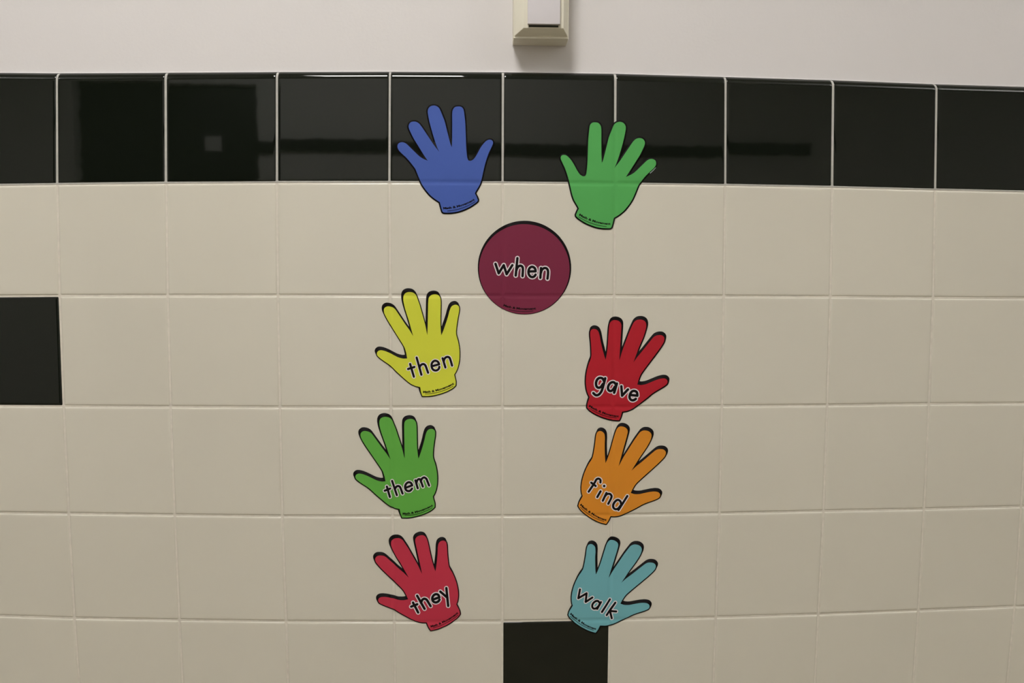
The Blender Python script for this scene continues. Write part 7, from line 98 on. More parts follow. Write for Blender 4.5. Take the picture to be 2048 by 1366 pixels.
  'halo': [[[18.3,1275.0],[17.6,1274.7],[16.9,1274.2],[16.4,1273.5],[16.2,1272.8],[16.1,1272.3],[15.3,1264.1],[15.2,1263.9],[14.9,1264.5],[14.4,1265.0],[13.8,1265.3],[13.2,1265.5],[12.5,1265.7],[11.8,1265.6],[11.1,1265.4],[10.6,1265.1],[10.2,1264.8],[9.7,1264.3],[5.6,1257.8],[5.5,1257.7],[3.5,1263.7],[3.2,1264.2],[2.9,1264.7],[2.5,1265.0],[2.0,1265.3],[1.6,1265.4],[1.2,1265.6],[0.7,1265.6],[0.1,1265.6],[-0.7,1265.3],[-1.2,1265.1],[-1.6,1264.8],[-2.1,1264.2],[-5.3,1258.9],[-5.5,1258.7],[-7.7,1265.2],[-8.0,1265.7],[-8.4,1266.3],[-8.9,1266.8],[-9.5,1267.0],[-10.0,1267.2],[-10.7,1267.3],[-11.3,1267.2],[-11.9,1267.1],[-12.4,1266.8],[-12.9,1266.4],[-13.5,1265.7],[-13.8,1265.0],[-13.9,1264.2],[-13.8,1263.3],[-9.3,1250.2],[-9.0,1249.5],[-8.6,1249.0],[-8.1,1248.6],[-7.5,1248.3],[-7.0,1248.2],[-6.5,1248.1],[-6.0,1248.1],[-5.5,1248.2],[-5.0,1248.4],[-4.5,1248.7],[-4.1,1249.0],[-3.6,1249.5],[-0.4,1254.8],[-0.3,1254.7],[1.6,1249.0],[1.8,1248.5],[2.1,1248.2],[2.4,1247.8],[2.9,1247.4],[3.4,1247.2],[4.0,1247.0],[4.5,1247.0],[5.0,1247.0],[5.5,1247.1],[6.0,1247.3],[6.7,1247.8],[7.2,1248.4],[14.9,1260.5],[15.0,1260.3],[13.8,1248.4],[13.9,1247.7],[14.1,1247.2],[14.3,1246.7],[14.7,1246.2],[15.3,1245.7],[16.0,1245.3],[16.7,1245.2],[17.4,1245.2],[18.0,1245.3],[18.7,1245.6],[19.2,1246.0],[19.7,1246.5],[20.0,1247.2],[20.2,1247.9],[20.8,1253.9],[21.5,1256.1],[22.0,1257.3],[22.3,1257.7],[22.6,1258.1],[23.1,1258.5],[23.3,1258.5],[23.5,1258.3],[23.6,1258.0],[23.7,1256.6],[23.6,1254.2],[23.2,1247.6],[23.3,1246.9],[23.4,1246.4],[23.8,1245.7],[24.4,1245.1],[25.1,1244.7],[25.8,1244.4],[26.6,1244.4],[27.3,1244.5],[28.0,1244.8],[28.7,1245.3],[29.0,1245.7],[29.2,1246.0],[29.4,1246.5],[29.6,1247.1],[29.9,1252.2],[30.0,1255.4],[30.0,1257.7],[30.0,1258.5],[29.8,1259.4],[29.5,1260.4],[29.0,1261.6],[28.4,1262.4],[27.6,1263.3],[26.7,1264.0],[25.7,1264.5],[25.0,1264.7],[24.1,1264.9],[22.9,1264.9],[21.9,1264.8],[21.9,1264.8],[21.8,1265.0],[22.4,1271.8],[22.4,1272.5],[22.3,1273.0],[22.1,1273.6],[21.7,1274.1],[21.2,1274.5],[20.7,1274.9],[20.2,1275.1],[19.5,1275.2],[18.8,1275.2]],[[38.6,1263.5],[37.4,1263.2],[36.5,1262.9],[35.7,1262.4],[34.8,1261.8],[34.0,1261.1],[33.1,1259.9],[32.6,1259.0],[32.2,1258.0],[31.9,1257.0],[31.6,1256.0],[31.4,1254.8],[31.4,1253.7],[31.4,1252.7],[31.4,1251.7],[31.7,1250.2],[31.9,1249.2],[32.3,1248.3],[33.0,1247.1],[33.6,1246.2],[34.4,1245.4],[35.0,1244.8],[35.7,1244.3],[37.0,1243.7],[38.0,1243.3],[38.8,1243.1],[40.2,1243.0],[41.2,1243.2],[42.3,1243.5],[43.1,1243.9],[44.3,1244.6],[45.4,1245.6],[45.9,1246.2],[47.1,1247.9],[47.3,1248.3],[47.5,1248.8],[47.5,1249.3],[47.5,1249.8],[47.5,1250.4],[47.3,1250.9],[47.1,1251.3],[46.6,1251.9],[47.0,1252.4],[47.4,1253.1],[47.5,1253.8],[47.5,1254.5],[47.2,1256.7],[46.9,1258.1],[46.4,1259.2],[45.8,1260.1],[45.1,1261.0],[44.4,1261.6],[43.6,1262.3],[42.7,1262.8],[42.0,1263.1],[41.0,1263.4],[40.1,1263.5],[39.6,1263.6]],[[56.3,1261.9],[55.1,1261.6],[53.9,1261.1],[53.7,1261.1],[53.0,1261.5],[52.3,1261.7],[51.6,1261.8],[51.0,1261.7],[50.3,1261.4],[49.8,1261.1],[49.2,1260.6],[48.8,1259.9],[48.6,1259.4],[48.5,1258.8],[47.7,1245.6],[47.7,1245.0],[47.8,1244.5],[48.0,1244.0],[48.1,1243.7],[48.6,1243.0],[49.3,1242.5],[49.8,1242.3],[50.2,1242.2],[51.1,1242.1],[51.9,1242.3],[52.7,1242.7],[53.3,1243.2],[53.7,1243.9],[53.9,1244.2],[54.0,1244.7],[54.4,1250.2],[55.2,1253.3],[55.6,1254.3],[56.0,1254.8],[56.3,1255.1],[56.7,1255.3],[57.0,1255.5],[57.4,1255.6],[57.5,1255.5],[57.7,1255.3],[58.0,1254.8],[58.2,1254.0],[58.3,1253.1],[58.3,1252.3],[58.2,1250.9],[57.5,1244.4],[57.6,1243.9],[57.6,1243.4],[57.9,1242.7],[58.3,1242.2],[58.6,1241.8],[59.2,1241.4],[59.7,1241.2],[60.4,1241.0],[61.1,1241.0],[61.6,1241.1],[62.1,1241.3],[62.4,1241.5],[63.1,1242.0],[63.6,1242.7],[63.7,1243.0],[63.9,1243.5],[64.5,1248.7],[64.6,1250.6],[64.7,1252.1],[64.7,1253.5],[64.6,1254.5],[64.4,1255.9],[64.1,1256.9],[63.7,1257.8],[63.1,1258.8],[62.3,1259.8],[61.5,1260.5],[60.4,1261.2],[59.2,1261.7],[58.4,1261.9],[57.5,1261.9]],[[39.5,1250.8],[41.2,1250.9],[41.3,1250.9],[40.9,1250.2],[40.5,1249.8],[40.1,1249.5],[39.8,1249.4],[39.3,1249.6],[39.0,1249.8],[38.6,1250.2],[38.3,1250.7],[38.5,1250.8]]],
 },
}

# ------------------------------------------------------------------ materials
def srgb(r, g, b):
    f = lambda c: (c / 12.92) if c <= 0.04045 else ((c + 0.055) / 1.055) ** 2.4
    return (f(r / 255), f(g / 255), f(b / 255), 1.0)

def new_mat(name, color, rough=0.5, spec=0.5, noise=0.0, noise_scale=8.0, bump=0.0, bump_scale=200.0, coat=0.0, island=0.0):
    m = bpy.data.materials.new(name); m.use_nodes = True
    nt = m.node_tree; b = nt.nodes['Principled BSDF']
    b.inputs['Roughness'].default_value = rough
    b.inputs['Specular IOR Level'].default_value = spec
    b.inputs['Coat Weight'].default_value = coat
    b.inputs['Coat Roughness'].default_value = 0.08
    b.inputs['Base Color'].default_value = color
    tc = nt.nodes.new('ShaderNodeNewGeometry')
    if noise or island:
        hsv = nt.nodes.new('ShaderNodeHueSaturation'); hsv.inputs['Color'].default_value = color
        add = nt.nodes.new('ShaderNodeMath'); add.operation = 'ADD'; add.inputs[0].default_value = 1.0
        nz = nt.nodes.new('ShaderNodeTexNoise'); nz.inputs['Scale'].default_value = noise_scale; nz.inputs['Detail'].default_value = 3
        nt.links.new(tc.outputs['Position'], nz.inputs['Vector'])
        mp = nt.nodes.new('ShaderNodeMapRange'); mp.inputs['From Min'].default_value = 0.3; mp.inputs['From Max'].default_value = 0.7
        mp.inputs['To Min'].default_value = -noise; mp.inputs['To Max'].default_value = noise
        nt.links.new(nz.outputs['Fac'], mp.inputs['Value'])
        isl = nt.nodes.new('ShaderNodeMapRange'); isl.inputs['To Min'].default_value = -island; isl.inputs['To Max'].default_value = island
        nt.links.new(tc.outputs['Random Per Island'], isl.inputs['Value'])
        s = nt.nodes.new('ShaderNodeMath'); s.operation = 'ADD'
        nt.links.new(mp.outputs['Result'], s.inputs[0]); nt.links.new(isl.outputs['Result'], s.inputs[1])
        nt.links.new(s.outputs[0], add.inputs[1]); nt.links.new(add.outputs[0], hsv.inputs['Value'])
        nt.links.new(hsv.outputs['Color'], b.inputs['Base Color'])
    if bump:
        n2 = nt.nodes.new('ShaderNodeTexNoise'); n2.inputs['Scale'].default_value = bump_scale; n2.inputs['Detail'].default_value = 2
        nt.links.new(tc.outputs['Position'], n2.inputs['Vector'])
        bp = nt.nodes.new('ShaderNodeBump'); bp.inputs['Strength'].default_value = 1.0; bp.inputs['Distance'].default_value = bump
        nt.links.new(n2.outputs['Fac'], bp.inputs['Height']); nt.links.new(bp.outputs['Normal'], b.inputs['Normal'])
    return m

M = {}
M['paint'] = new_mat('wall_paint', (0.72, 0.688, 0.682, 1), 0.6, 0.3, noise=0.01, noise_scale=3, bump=0.00012, bump_scale=260)
M['cream'] = new_mat('cream_glaze', (0.69, 0.652, 0.560, 1), 0.16, 0.5, noise=0.012, noise_scale=5, bump=0.00006, bump_scale=28, island=0.012)
M['green_black'] = new_mat('dark_green_glaze', (0.0055, 0.0075, 0.0045, 1), 0.03, 0.42, bump=0.00004, bump_scale=22, island=0.05)
M['grout'] = new_mat('pale_grout', (0.72, 0.67, 0.585, 1), 0.8, 0.2, noise=0.06, noise_scale=120)
M['band_grout'] = new_mat('grey_grout', (0.50, 0.485, 0.45, 1), 0.8, 0.2, noise=0.06, noise_scale=120)
M['black'] = new_mat('black_print', (0.006, 0.0045, 0.005, 1), 0.6, 0.12)
M['white'] = new_mat('white_print', (0.80, 0.74, 0.76, 1), 0.5, 0.3)
M['floor'] = new_mat('floor_vinyl', (0.33, 0.28, 0.195, 1), 0.3, 0.5, noise=0.1, noise_scale=9)
M['ceiling'] = new_mat('ceiling_board', (0.82, 0.82, 0.81, 1), 0.8, 0.2, noise=0.03, noise_scale=40)
M['opposite'] = new_mat('opposite_paint', (0.80, 0.79, 0.76, 1), 0.6, 0.3, noise=0.02, noise_scale=3)
M['dark_door'] = new_mat('dark_door_paint', (0.02, 0.02, 0.02, 1), 0.4, 0.4, noise=0.1, noise_scale=6)
M['box'] = new_mat('box_plastic', (0.79, 0.75, 0.63, 1), 0.4, 0.4, noise=0.01, noise_scale=30)
M['panel'] = new_mat('panel_plastic', (0.70, 0.665, 0.69, 1), 0.35, 0.4, noise=0.01, noise_scale=30)
M['slot_shade'] = new_mat('slot_shade_dark', (0.03, 0.032, 0.02, 1), 0.6, 0.3)
M['film'] = new_mat('clear_film_edge', (0.36, 0.42, 0.41, 1), 0.25, 0.5)
M['frame'] = new_mat('white_metal', (0.75, 0.75, 0.73, 1), 0.4, 0.5)

def emission(name, color, strength):
    m = bpy.data.materials.new(name); m.use_nodes = True
    nt = m.node_tree; nt.nodes.clear()
    o = nt.nodes.new('ShaderNodeOutputMaterial'); e = nt.nodes.new('ShaderNodeEmission')
    e.inputs['Color'].default_value = color; e.inputs['Strength'].default_value = strength
    nt.links.new(e.outputs[0], o.inputs[0]); return m

# ------------------------------------------------------------------ helpers
def link(name, bm, mats, parent=None, smooth=False):
    me = bpy.data.meshes.new(name)
    if smooth:
        for f in bm.faces: f.smooth = True
    bm.to_mesh(me); bm.free()
    for m in (mats if isinstance(mats, (list, tuple)) else [mats]): me.materials.append(m)
    o = bpy.data.objects.new(name, me); COL.objects.link(o)
    if parent is not None: o.parent = parent
    return o

def structure(o):
    o['kind'] = 'structure'; return o

def thing(name, label, category, loc, group=None):
    o = bpy.data.objects.new(name, None); COL.objects.link(o)
    o.empty_display_size = 0.03; o.location = loc
    o['label'] = label; o['category'] = category
    if group: o['group'] = group
    return o

def box(bm, x0, x1, y0, y1, z0, z1, mi=0):
    v = [bm.verts.new((x, y, z)) for x in (x0, x1) for y in (y0, y1) for z in (z0, z1)]
    for a in ((0, 1, 3, 2), (4, 6, 7, 5), (0, 4, 5, 1), (2, 3, 7, 6), (0, 2, 6, 4), (1, 5, 7, 3)):
        bm.faces.new([v[i] for i in a]).material_index = mi

# ------------------------------------------------------------------ tile grid
NR, NC = len(JOINTS), len(JOINTS[0])
def joint(c, r):
    """Joint (column c, row r) in mm; beyond the listed area the grid goes on at the plain pitch."""
    cc = min(max(c - C0, 0), NC - 1); rr = min(max(r - R0, 0), NR - 1)
    x, z = JOINTS[rr][cc]
    return Vector((x + (c - C0 - cc) * TILE_X, z - (r - R0 - rr) * TILE_Z))

GROUT = 1.05                    # half joint width, mm
RINGS = [(0.0, 1.9), (0.15, 1.25), (0.45, 0.75), (0.95, 0.38), (1.7, 0.14), (2.8, 0.03), (4.2, 0.0), (5.5, 0.0), (9.0, 0.0)]

def tile_ring(q, inset, steps=4):
    """Rounded outline of the quad q (tl, tr, br, bl) inset by `inset` mm."""
    pts = []
    rad = max(0.35, 1.6 - inset * 0.6)
    cen = sum(q, Vector((0, 0))) / 4
    ins = []
    for i in range(4):
        a, b, c = q[i - 1], q[i], q[(i + 1) % 4]
        d1 = (a - b).normalized(); d2 = (c - b).normalized()
        ins.append((b + (d1 + d2) * (inset + GROUT), d1, d2))
    for b, d1, d2 in ins:
        c = b + (d1 + d2) * rad
        for k in range(steps + 1):
            t = k / steps * math.pi / 2
            pts.append(c - d2 * rad * math.cos(t) - d1 * rad * math.sin(t))
    return pts

def add_tile(bm, q, tilt=0.0016):
    cen = sum(q, Vector((0, 0))) / 4
    tx, tz = random.uniform(-tilt, tilt), random.uniform(-tilt, tilt)
    lift = random.uniform(-0.1, 0.1)
    prev = None
    for inset, dep in RINGS:
        ring = [bm.verts.new((p.x / 1000, (dep + lift + tx * (p.x - cen.x) + tz * (p.y - cen.y)) / 1000, p.y / 1000)) for p in tile_ring(q, inset)]
        if prev:
            n = len(ring)
            for i in range(n):
                bm.faces.new((prev[i], prev[(i + 1) % n], ring[(i + 1) % n], ring[i]))
        prev = ring
    bm.faces.new(prev)

def fix_normals(bm, toward=Vector((0, -1, 0))):
    bm.normal_update()
    for f in bm.faces:
        if f.normal.dot(toward) < 0: f.normal_flip()

COLS = range(-34, 35)
ROW_LAST = 9
ACCENT = {(0, 2), (5, 5), (-10, 2), (-5, 5), (10, 2), (15, 5), (10, 8), (0, 8), (-10, 8)}
def quad(c, r):
    return [joint(c, r), joint(c + 1, r), joint(c + 1, r + 1), joint(c, r + 1)]

cream_bm, accent_bm = bmesh.new(), bmesh.new()
for r in range(1, ROW_LAST + 1):
    for c in COLS:
        add_tile(accent_bm if (c, r) in ACCENT else cream_bm, quad(c, r))
fix_normals(cream_bm); fix_normals(accent_bm)

X_LEFT, X_RIGHT = joint(-34, 3).x / 1000, joint(35, 3).x / 1000
Y_PLASTER = 0.010
Z_CEIL, Y_OPP = 2.75, -4.5

# painted wall (with its body behind the tiles)
bm = bmesh.new(); box(bm, X_LEFT - 0.15, X_RIGHT + 0.15, Y_PLASTER, 0.20, 0, Z_CEIL)
wall = structure(link('wall_back', bm, M['paint']))
structure(link('tile_field', cream_bm, M['cream'], wall, True))
structure(link('accent_tile', accent_bm, M['green_black'], wall, True))
# grout bed under the field
bm = bmesh.new()
for r in range(1, ROW_LAST + 1):
    for c in COLS:
        q = quad(c, r)
        bm.faces.new([bm.verts.new((p.x / 1000, 0.00095, p.y / 1000)) for p in q])
bmesh.ops.remove_doubles(bm, verts=bm.verts, dist=1e-6)
fix_normals(bm)
structure(link('grout', bm, M['grout'], wall))

# dark bullnose band on top: flat face with a rounded upper edge that runs back to the plaster
BULL = 11.0
def add_bullnose(bm, q, tilt=0.0016):
    tl, tr, br, bl = q
    cen = sum(q, Vector((0, 0))) / 4
    tx, tz = random.uniform(-tilt, tilt), random.uniform(-tilt, tilt)
    cols = [(0.0, 1.9), (0.15, 1.25), (0.45, 0.75), (0.95, 0.38), (1.7, 0.14), (2.8, 0.03), (4.2, 0.0), (5.5, 0.0), (9.0, 0.0)]
    L = (tr - tl).length; gap = 0.75
    stations = [(gap + a, d) for a, d in cols] + [(L - gap - a, d) for a, d in reversed(cols)]
    grid = []
    for off, dep in stations:
        t = off / L
        top = tl.lerp(tr, t); bot = bl.lerp(br, t)
        line = []
        for a, d in cols:                                    # bottom cushion edge
            line.append((bot.y + GROUT + a, max(d, dep) if min(d, dep) == 0 else (d * d + dep * dep) ** 0.5))
        zc = top.y - BULL
        for e in (9.0, 3.0, 0.8): line.append((zc - e, dep))
        for k in range(0, 15):                               # quarter round
            ph = k / 14 * math.pi / 2
            R = BULL - dep
            line.append((zc + R * math.sin(ph), BULL - R * math.cos(ph)))
        row = []
        for z, d in line:
            x = bot.x + (top.x - bot.x) * (z - bot.y) / (top.y - bot.y)
            row.append(bm.verts.new((x / 1000, (d + tx * (x - cen.x) + tz * (z - cen.y)) / 1000, z / 1000)))
        grid.append(row)
    for a, b in zip(grid[:-1], grid[1:]):
        for i in range(len(a) - 1):
            bm.faces.new((a[i], a[i + 1], b[i + 1], b[i]))

band = bmesh.new()
for c in COLS: add_bullnose(band, quad(c, 0))
fix_normals(band, Vector((0, -1, 0.3)))
trim = structure(link('trim_1', band, M['green_black'], None, True))
bm = bmesh.new()
for c in COLS:                                                # grout strip following the round
    q = quad(c, 0); prev = None
    sec = [(0.0, 0.55)] + [(k, 0) for k in range(0, 15)]
    rows = []
    for top, bot in ((q[0], q[3]), (q[1], q[2])):
        zc = top.y - BULL; R = BULL - 0.55
        line = [(bot.y, 0.55)] + [(zc + R * math.sin(k / 14 * math.pi / 2), BULL - R * math.cos(k / 14 * math.pi / 2)) for k in range(15)]
        rows.append([bm.verts.new(((bot.x + (top.x - bot.x) * (z - bot.y) / (top.y - bot.y)) / 1000, d / 1000, z / 1000)) for z, d in line])
    for i in range(len(rows[0]) - 1):
        bm.faces.new((rows[0][i], rows[0][i + 1], rows[1][i + 1], rows[1][i]))
fix_normals(bm, Vector((0, -1, 0.3)))
structure(link('grout', bm, M['band_grout'], trim, True))
# thin caulk bead where the band meets the paint
bm = bmesh.new()
for c in COLS:
    a, b = joint(c, 0), joint(c + 1, 0)
    secs = []
    for p in (a, b):
        secs.append([bm.verts.new((p.x / 1000, (7.6 + 2.4 * math.sin(k / 4 * math.pi / 2)) / 1000, (p.y - 0.35 + 1.5 * (k / 4)) / 1000)) for k in range(5)])
    for i in range(4): bm.faces.new((secs[0][i], secs[0][i + 1], secs[1][i + 1], secs[1][i]))
fix_normals(bm, Vector((0, -1, 0.3)))
structure(link('caulk_bead', bm, M['paint'], trim, True))

# ------------------------------------------------------------------ the rest of the room
bm = bmesh.new(); box(bm, X_LEFT - 0.15, X_RIGHT + 0.15, Y_OPP - 0.15, 0.2, -0.1, 0); structure(link('floor', bm, M['floor']))
bm = bmesh.new(); box(bm, X_LEFT - 0.15, X_RIGHT + 0.15, Y_OPP - 0.15, 0.2, Z_CEIL, Z_CEIL + 0.1); structure(link('ceiling', bm, M['ceiling']))
bm = bmesh.new(); box(bm, X_LEFT - 0.15, X_LEFT, Y_OPP, Y_PLASTER, 0, Z_CEIL); structure(link('wall_left', bm, M['opposite']))
bm = bmesh.new(); box(bm, X_RIGHT, X_RIGHT + 0.15, Y_OPP, Y_PLASTER, 0, Z_CEIL); structure(link('wall_right', bm, M['opposite']))
DX0, DX1, DZ = -2.70, -1.53, 2.475
bm = bmesh.new()
box(bm, X_LEFT - 0.15, DX0, Y_OPP - 0.15, Y_OPP, 0, Z_CEIL)
box(bm, DX1, X_RIGHT + 0.15, Y_OPP - 0.15, Y_OPP, 0, Z_CEIL)
box(bm, DX0, DX1, Y_OPP - 0.15, Y_OPP, DZ, Z_CEIL)
structure(link('wall_front', bm, M['opposite']))
# dark double door under a dark transom, with a small wired-glass light
bm = bmesh.new(); box(bm, DX0, DX1, Y_OPP - 0.12, Y_OPP - 0.08, 0, DZ)
door = structure(link('door_1', bm, M['dark_door']))
bm = bmesh.new(); box(bm, -1.905, -1.79, Y_OPP - 0.08, Y_OPP - 0.07, 2.05, 2.15)
structure(link('door_light', bm, M['frame'], door))
# dark rail on the opposite wall
bm = bmesh.new(); box(bm, -1.53, 2.2, Y_OPP, Y_OPP + 0.025, 2.025, 2.10); structure(link('trim_2', bm, M['dark_door']))

# ceiling fixtures
def troffer(cx, cy, lx, ly, strength, label):
    o = thing('ceiling_light', label, 'ceiling light', (cx, cy, Z_CEIL), 'recessed ceiling lights')
    bm = bmesh.new()
    for a in ((-lx / 2 - .03, lx / 2 + .03, -ly / 2 - .03, -ly / 2), (-lx / 2 - .03, lx / 2 + .03, ly / 2, ly / 2 + .03),
              (-lx / 2 - .03, -lx / 2, -ly / 2, ly / 2), (lx / 2, lx / 2 + .03, -ly / 2, ly / 2)):
        box(bm, *a, -0.02, 0)
    link('frame', bm, M['frame'], o)
    bm = bmesh.new()
    v = [bm.verts.new(p) for p in ((-lx / 2, -ly / 2, -0.012), (-lx / 2, ly / 2, -0.012), (lx / 2, ly / 2, -0.012), (lx / 2, -ly / 2, -0.012))]
    bm.faces.new(v); fix_normals(bm, Vector((0, 0, -1)))
    link('diffuser', bm, emission('diffuser_glow', (1.0, 0.985, 0.955, 1), strength), o)
troffer(-0.335, -1.05, 0.48, 0.60, 28.0, 'square recessed ceiling light over the sticker wall')
troffer(-4.30, -2.50, 0.60, 1.20, 11.0, 'added long recessed fill light in front of the dark door')  # unseen lamp, added to raise the ambient light from the left
troffer(4.50, -2.50, 0.60, 1.20, 10.0, 'added long recessed fill light near the end of the dark rail')  # likewise added out of view, fill for the right side

def fill_uplight(cx, cy, energy, label):  # made-up uplight out of view, brightens the ceiling for soft fill
    o = thing('added_uplight', label, 'ceiling light', (cx, cy, Z_CEIL), 'added fill uplights')
    bm = bmesh.new()
    box(bm, -0.8, 0.8, -0.05, 0.05, -0.46, -0.45); box(bm, -0.8, 0.8, -0.05, -0.04, -0.45, -0.40); box(bm, -0.8, 0.8, 0.04, 0.05, -0.45, -0.40)
    box(bm, -0.8, -0.79, -0.04, 0.04, -0.45, -0.40); box(bm, 0.79, 0.8, -0.04, 0.04, -0.45, -0.40)
    link('housing', bm, M['frame'], o)
    for s in (-0.7, 0.7):
        bm = bmesh.new(); box(bm, s - 0.003, s + 0.003, -0.003, 0.003, -0.45, 0); link('hanger', bm, M['frame'], o)
    la = bpy.data.lights.new('fill_uplight_lamp', 'AREA'); la.shape = 'RECTANGLE'; la.size = 1.5; la.size_y = 0.07
    la.energy = energy; la.color = (1.0, 0.985, 0.955)
    lo = bpy.data.objects.new('fill_uplight_lamp', la); COL.objects.link(lo); lo.parent = o
    lo.location = (0, 0, -0.43); lo.rotation_euler = (math.pi, 0, 0)
fill_uplight(-2.5, -1.5, 34.0, 'added hanging fill uplight on the left, over the dark door side')
fill_uplight(2.3, -1.5, 42.0, 'added hanging fill uplight on the right, over the far end of the dark rail')

# added fill fitting, out of view: brightens the wall opposite and its reflection
o = thing('added_wall_wash', 'added fill fitting that lights the wall opposite the stickers', 'ceiling light', (-0.8, -3.55, Z_CEIL))
bm = bmesh.new()
box(bm, -1.5, 1.5, 0.04, 0.06, -0.14, 0); box(bm, -1.5, 1.5, -0.06, 0.04, -0.02, 0)
box(bm, -1.52, -1.5, -0.06, 0.06, -0.14, 0); box(bm, 1.5, 1.52, -0.06, 0.06, -0.14, 0)
link('housing', bm, M['frame'], o)
la = bpy.data.lights.new('fill_wash_lamp', 'AREA'); la.shape = 'RECTANGLE'; la.size = 2.9; la.size_y = 0.08
la.energy = 15.5; la.color = (1.0, 0.985, 0.955)
lo = bpy.data.objects.new('fill_wash_lamp', la); COL.objects.link(lo); lo.parent = o
lo.location = (0, -0.01, -0.06); lo.rotation_euler = (math.radians(-52), 0, 0)   # aims down and away from the sticker wall

# ------------------------------------------------------------------ stickers
def grid_lines(x0, x1, z0, z1):
    """Joint lines (point, direction) that cross a rectangle, mm."""
    out = []
    for r in range(0, 9):
        for c in range(-2, 12):
            a, b, d = joint(c, r), joint(c + 1, r), joint(c, r + 1)
            if r >= 1 and a.x < x1 and b.x > x0 and z0 < (a.y + b.y) / 2 < z1: out.append((a, b))
            if d.y < z1 and a.y > z0 and x0 < (a.x + d.x) / 2 < x1: out.append((a, d))
    return out

SAG = [0, 1.0, 2.0, 3.0, 4.0, 5.0]
def sag(x, z, lines):
    """How far the vinyl dips into the joints at (x, z), mm."""
    s = 0.0; p = Vector((x, z))
    for a, b in lines:
        d = (b - a).normalized(); t = (p - a).dot(d)
        if -6 <= t <= (b - a).length + 6:
            e = abs((p - a).dot(Vector((-d.y, d.x))))
            if e < 5.0: s = max(s, 0.68 * (0.5 + 0.5 * math.cos(math.pi * e / 5.0)))
    return s

def inside(c, loops):
    k = False
    for l in loops:
        x1, z1 = l[-1]
        for x2, z2 in l:
            if (z1 > c.y) != (z2 > c.y) and c.x < (x2 - x1) * (c.y - z1) / (z2 - z1) + x1: k = not k
            x1, z1 = x2, z2
    return k

def flat_shape(loops, height, lines, origin, skirt=False):
    """Filled flat print `height` mm in front of the tile faces, dipping into the joints."""
    bm = bmesh.new()
    flat, edges = [], []
    for l in loops:
        n0 = len(flat); flat += [Vector((p[0], p[1])) for p in l]
        edges += [(n0 + i, n0 + (i + 1) % len(l)) for i in range(len(l))]
    vco, _, tris, _, _, _ = delaunay_2d_cdt(flat, edges, [], 0, 1e-5)
    vs = [bm.verts.new((p.x, 0, p.y)) for p in vco]
    for tri in tris:
        c = (vco[tri[0]] + vco[tri[1]] + vco[tri[2]]) / 3
        if inside(c, loops): bm.faces.new([vs[i] for i in tri])
    bmesh.ops.delete(bm, geom=[v for v in bm.verts if not v.link_faces], context='VERTS')
    done = []
    for a, b in lines:
        d = (b - a).normalized(); n = Vector((-d.y, d.x))
        if any(abs((a - a2).dot(n)) < 2 and abs(d.dot(d2)) > 0.99 for a2, d2 in done): continue
        done.append((a, d))
        for o in [-v for v in SAG[:0:-1]] + SAG:
            q = a + n * o
            bmesh.ops.bisect_plane(bm, geom=bm.verts[:] + bm.edges[:] + bm.faces[:], dist=1e-4, plane_co=(q.x, 0, q.y), plane_no=(n.x, 0, n.y))
    for v in bm.verts:
        v.co.y = -height + sag(v.co.x, v.co.z, lines)
    fix_normals(bm)
    if skirt:
        edges = [e for e in bm.edges if e.is_boundary]
        r = bmesh.ops.extrude_edge_only(bm, edges=edges)
        for g in r['geom']:
            if isinstance(g, bmesh.types.BMVert): g.co.y += height * 0.55
    for v in bm.verts:
        v.co = Vector(((v.co.x - origin[0]) / 1000, v.co.y / 1000, (v.co.z - origin[1]) / 1000))
    for f in bm.faces: f.smooth = abs(f.normal.y) > 0.5
    return bm

def arc_point(arc, t):
    a, m, b = [Vector(p) for p in arc]
    ctrl = m * 2 - (a + b) / 2
    p = a * (1 - t) ** 2 + ctrl * 2 * t * (1 - t) + b * t * t
    d = ((ctrl - a) * (1 - t) + (b - ctrl) * t).normalized()
    return p, d

def text_on_arc(body, arc, cap, height, lines, origin):
    cu = bpy.data.curves.new('print', 'FONT'); cu.body = body; cu.size = 1; cu.offset = 0.045; cu.resolution_u = 2
    tmp = bpy.data.objects.new('print', cu); COL.objects.link(tmp)
    dg = bpy.context.evaluated_depsgraph_get()
    me = tmp.evaluated_get(dg).to_mesh()
    bm = bmesh.new(); bm.from_mesh(me)
    tmp.evaluated_get(dg).to_mesh_clear(); bpy.data.objects.remove(tmp); bpy.data.curves.remove(cu)
    xs = [v.co.x for v in bm.verts]; x0, x1 = min(xs), max(xs)
    for v in bm.verts:
        p, d = arc_point(arc, (v.co.x - x0) / (x1 - x0))
        n = Vector((-d.y, d.x)); q = p + n * (v.co.y / 0.70 - 0.5) * cap
        v.co = Vector(((q.x - origin[0]) / 1000, (-height + sag(q.x, q.y, lines)) / 1000, (q.y - origin[1]) / 1000))
    fix_normals(bm)
    return bm

def thin_line(arc, width, height, lines, origin):
    bm = bmesh.new(); prev = None
    for k in range(25):
        p, d = arc_point(arc, k / 24); n = Vector((-d.y, d.x))
        cur = []
        for s in (-0.5, 0.5):
            q = p + n * s * width
            cur.append(bm.verts.new(((q.x - origin[0]) / 1000, (-height + sag(q.x, q.y, lines)) / 1000, (q.y - origin[1]) / 1000)))
        if prev: bm.faces.new((prev[0], prev[1], cur[1], cur[0]))
        prev = cur
    fix_normals(bm)
    return bm

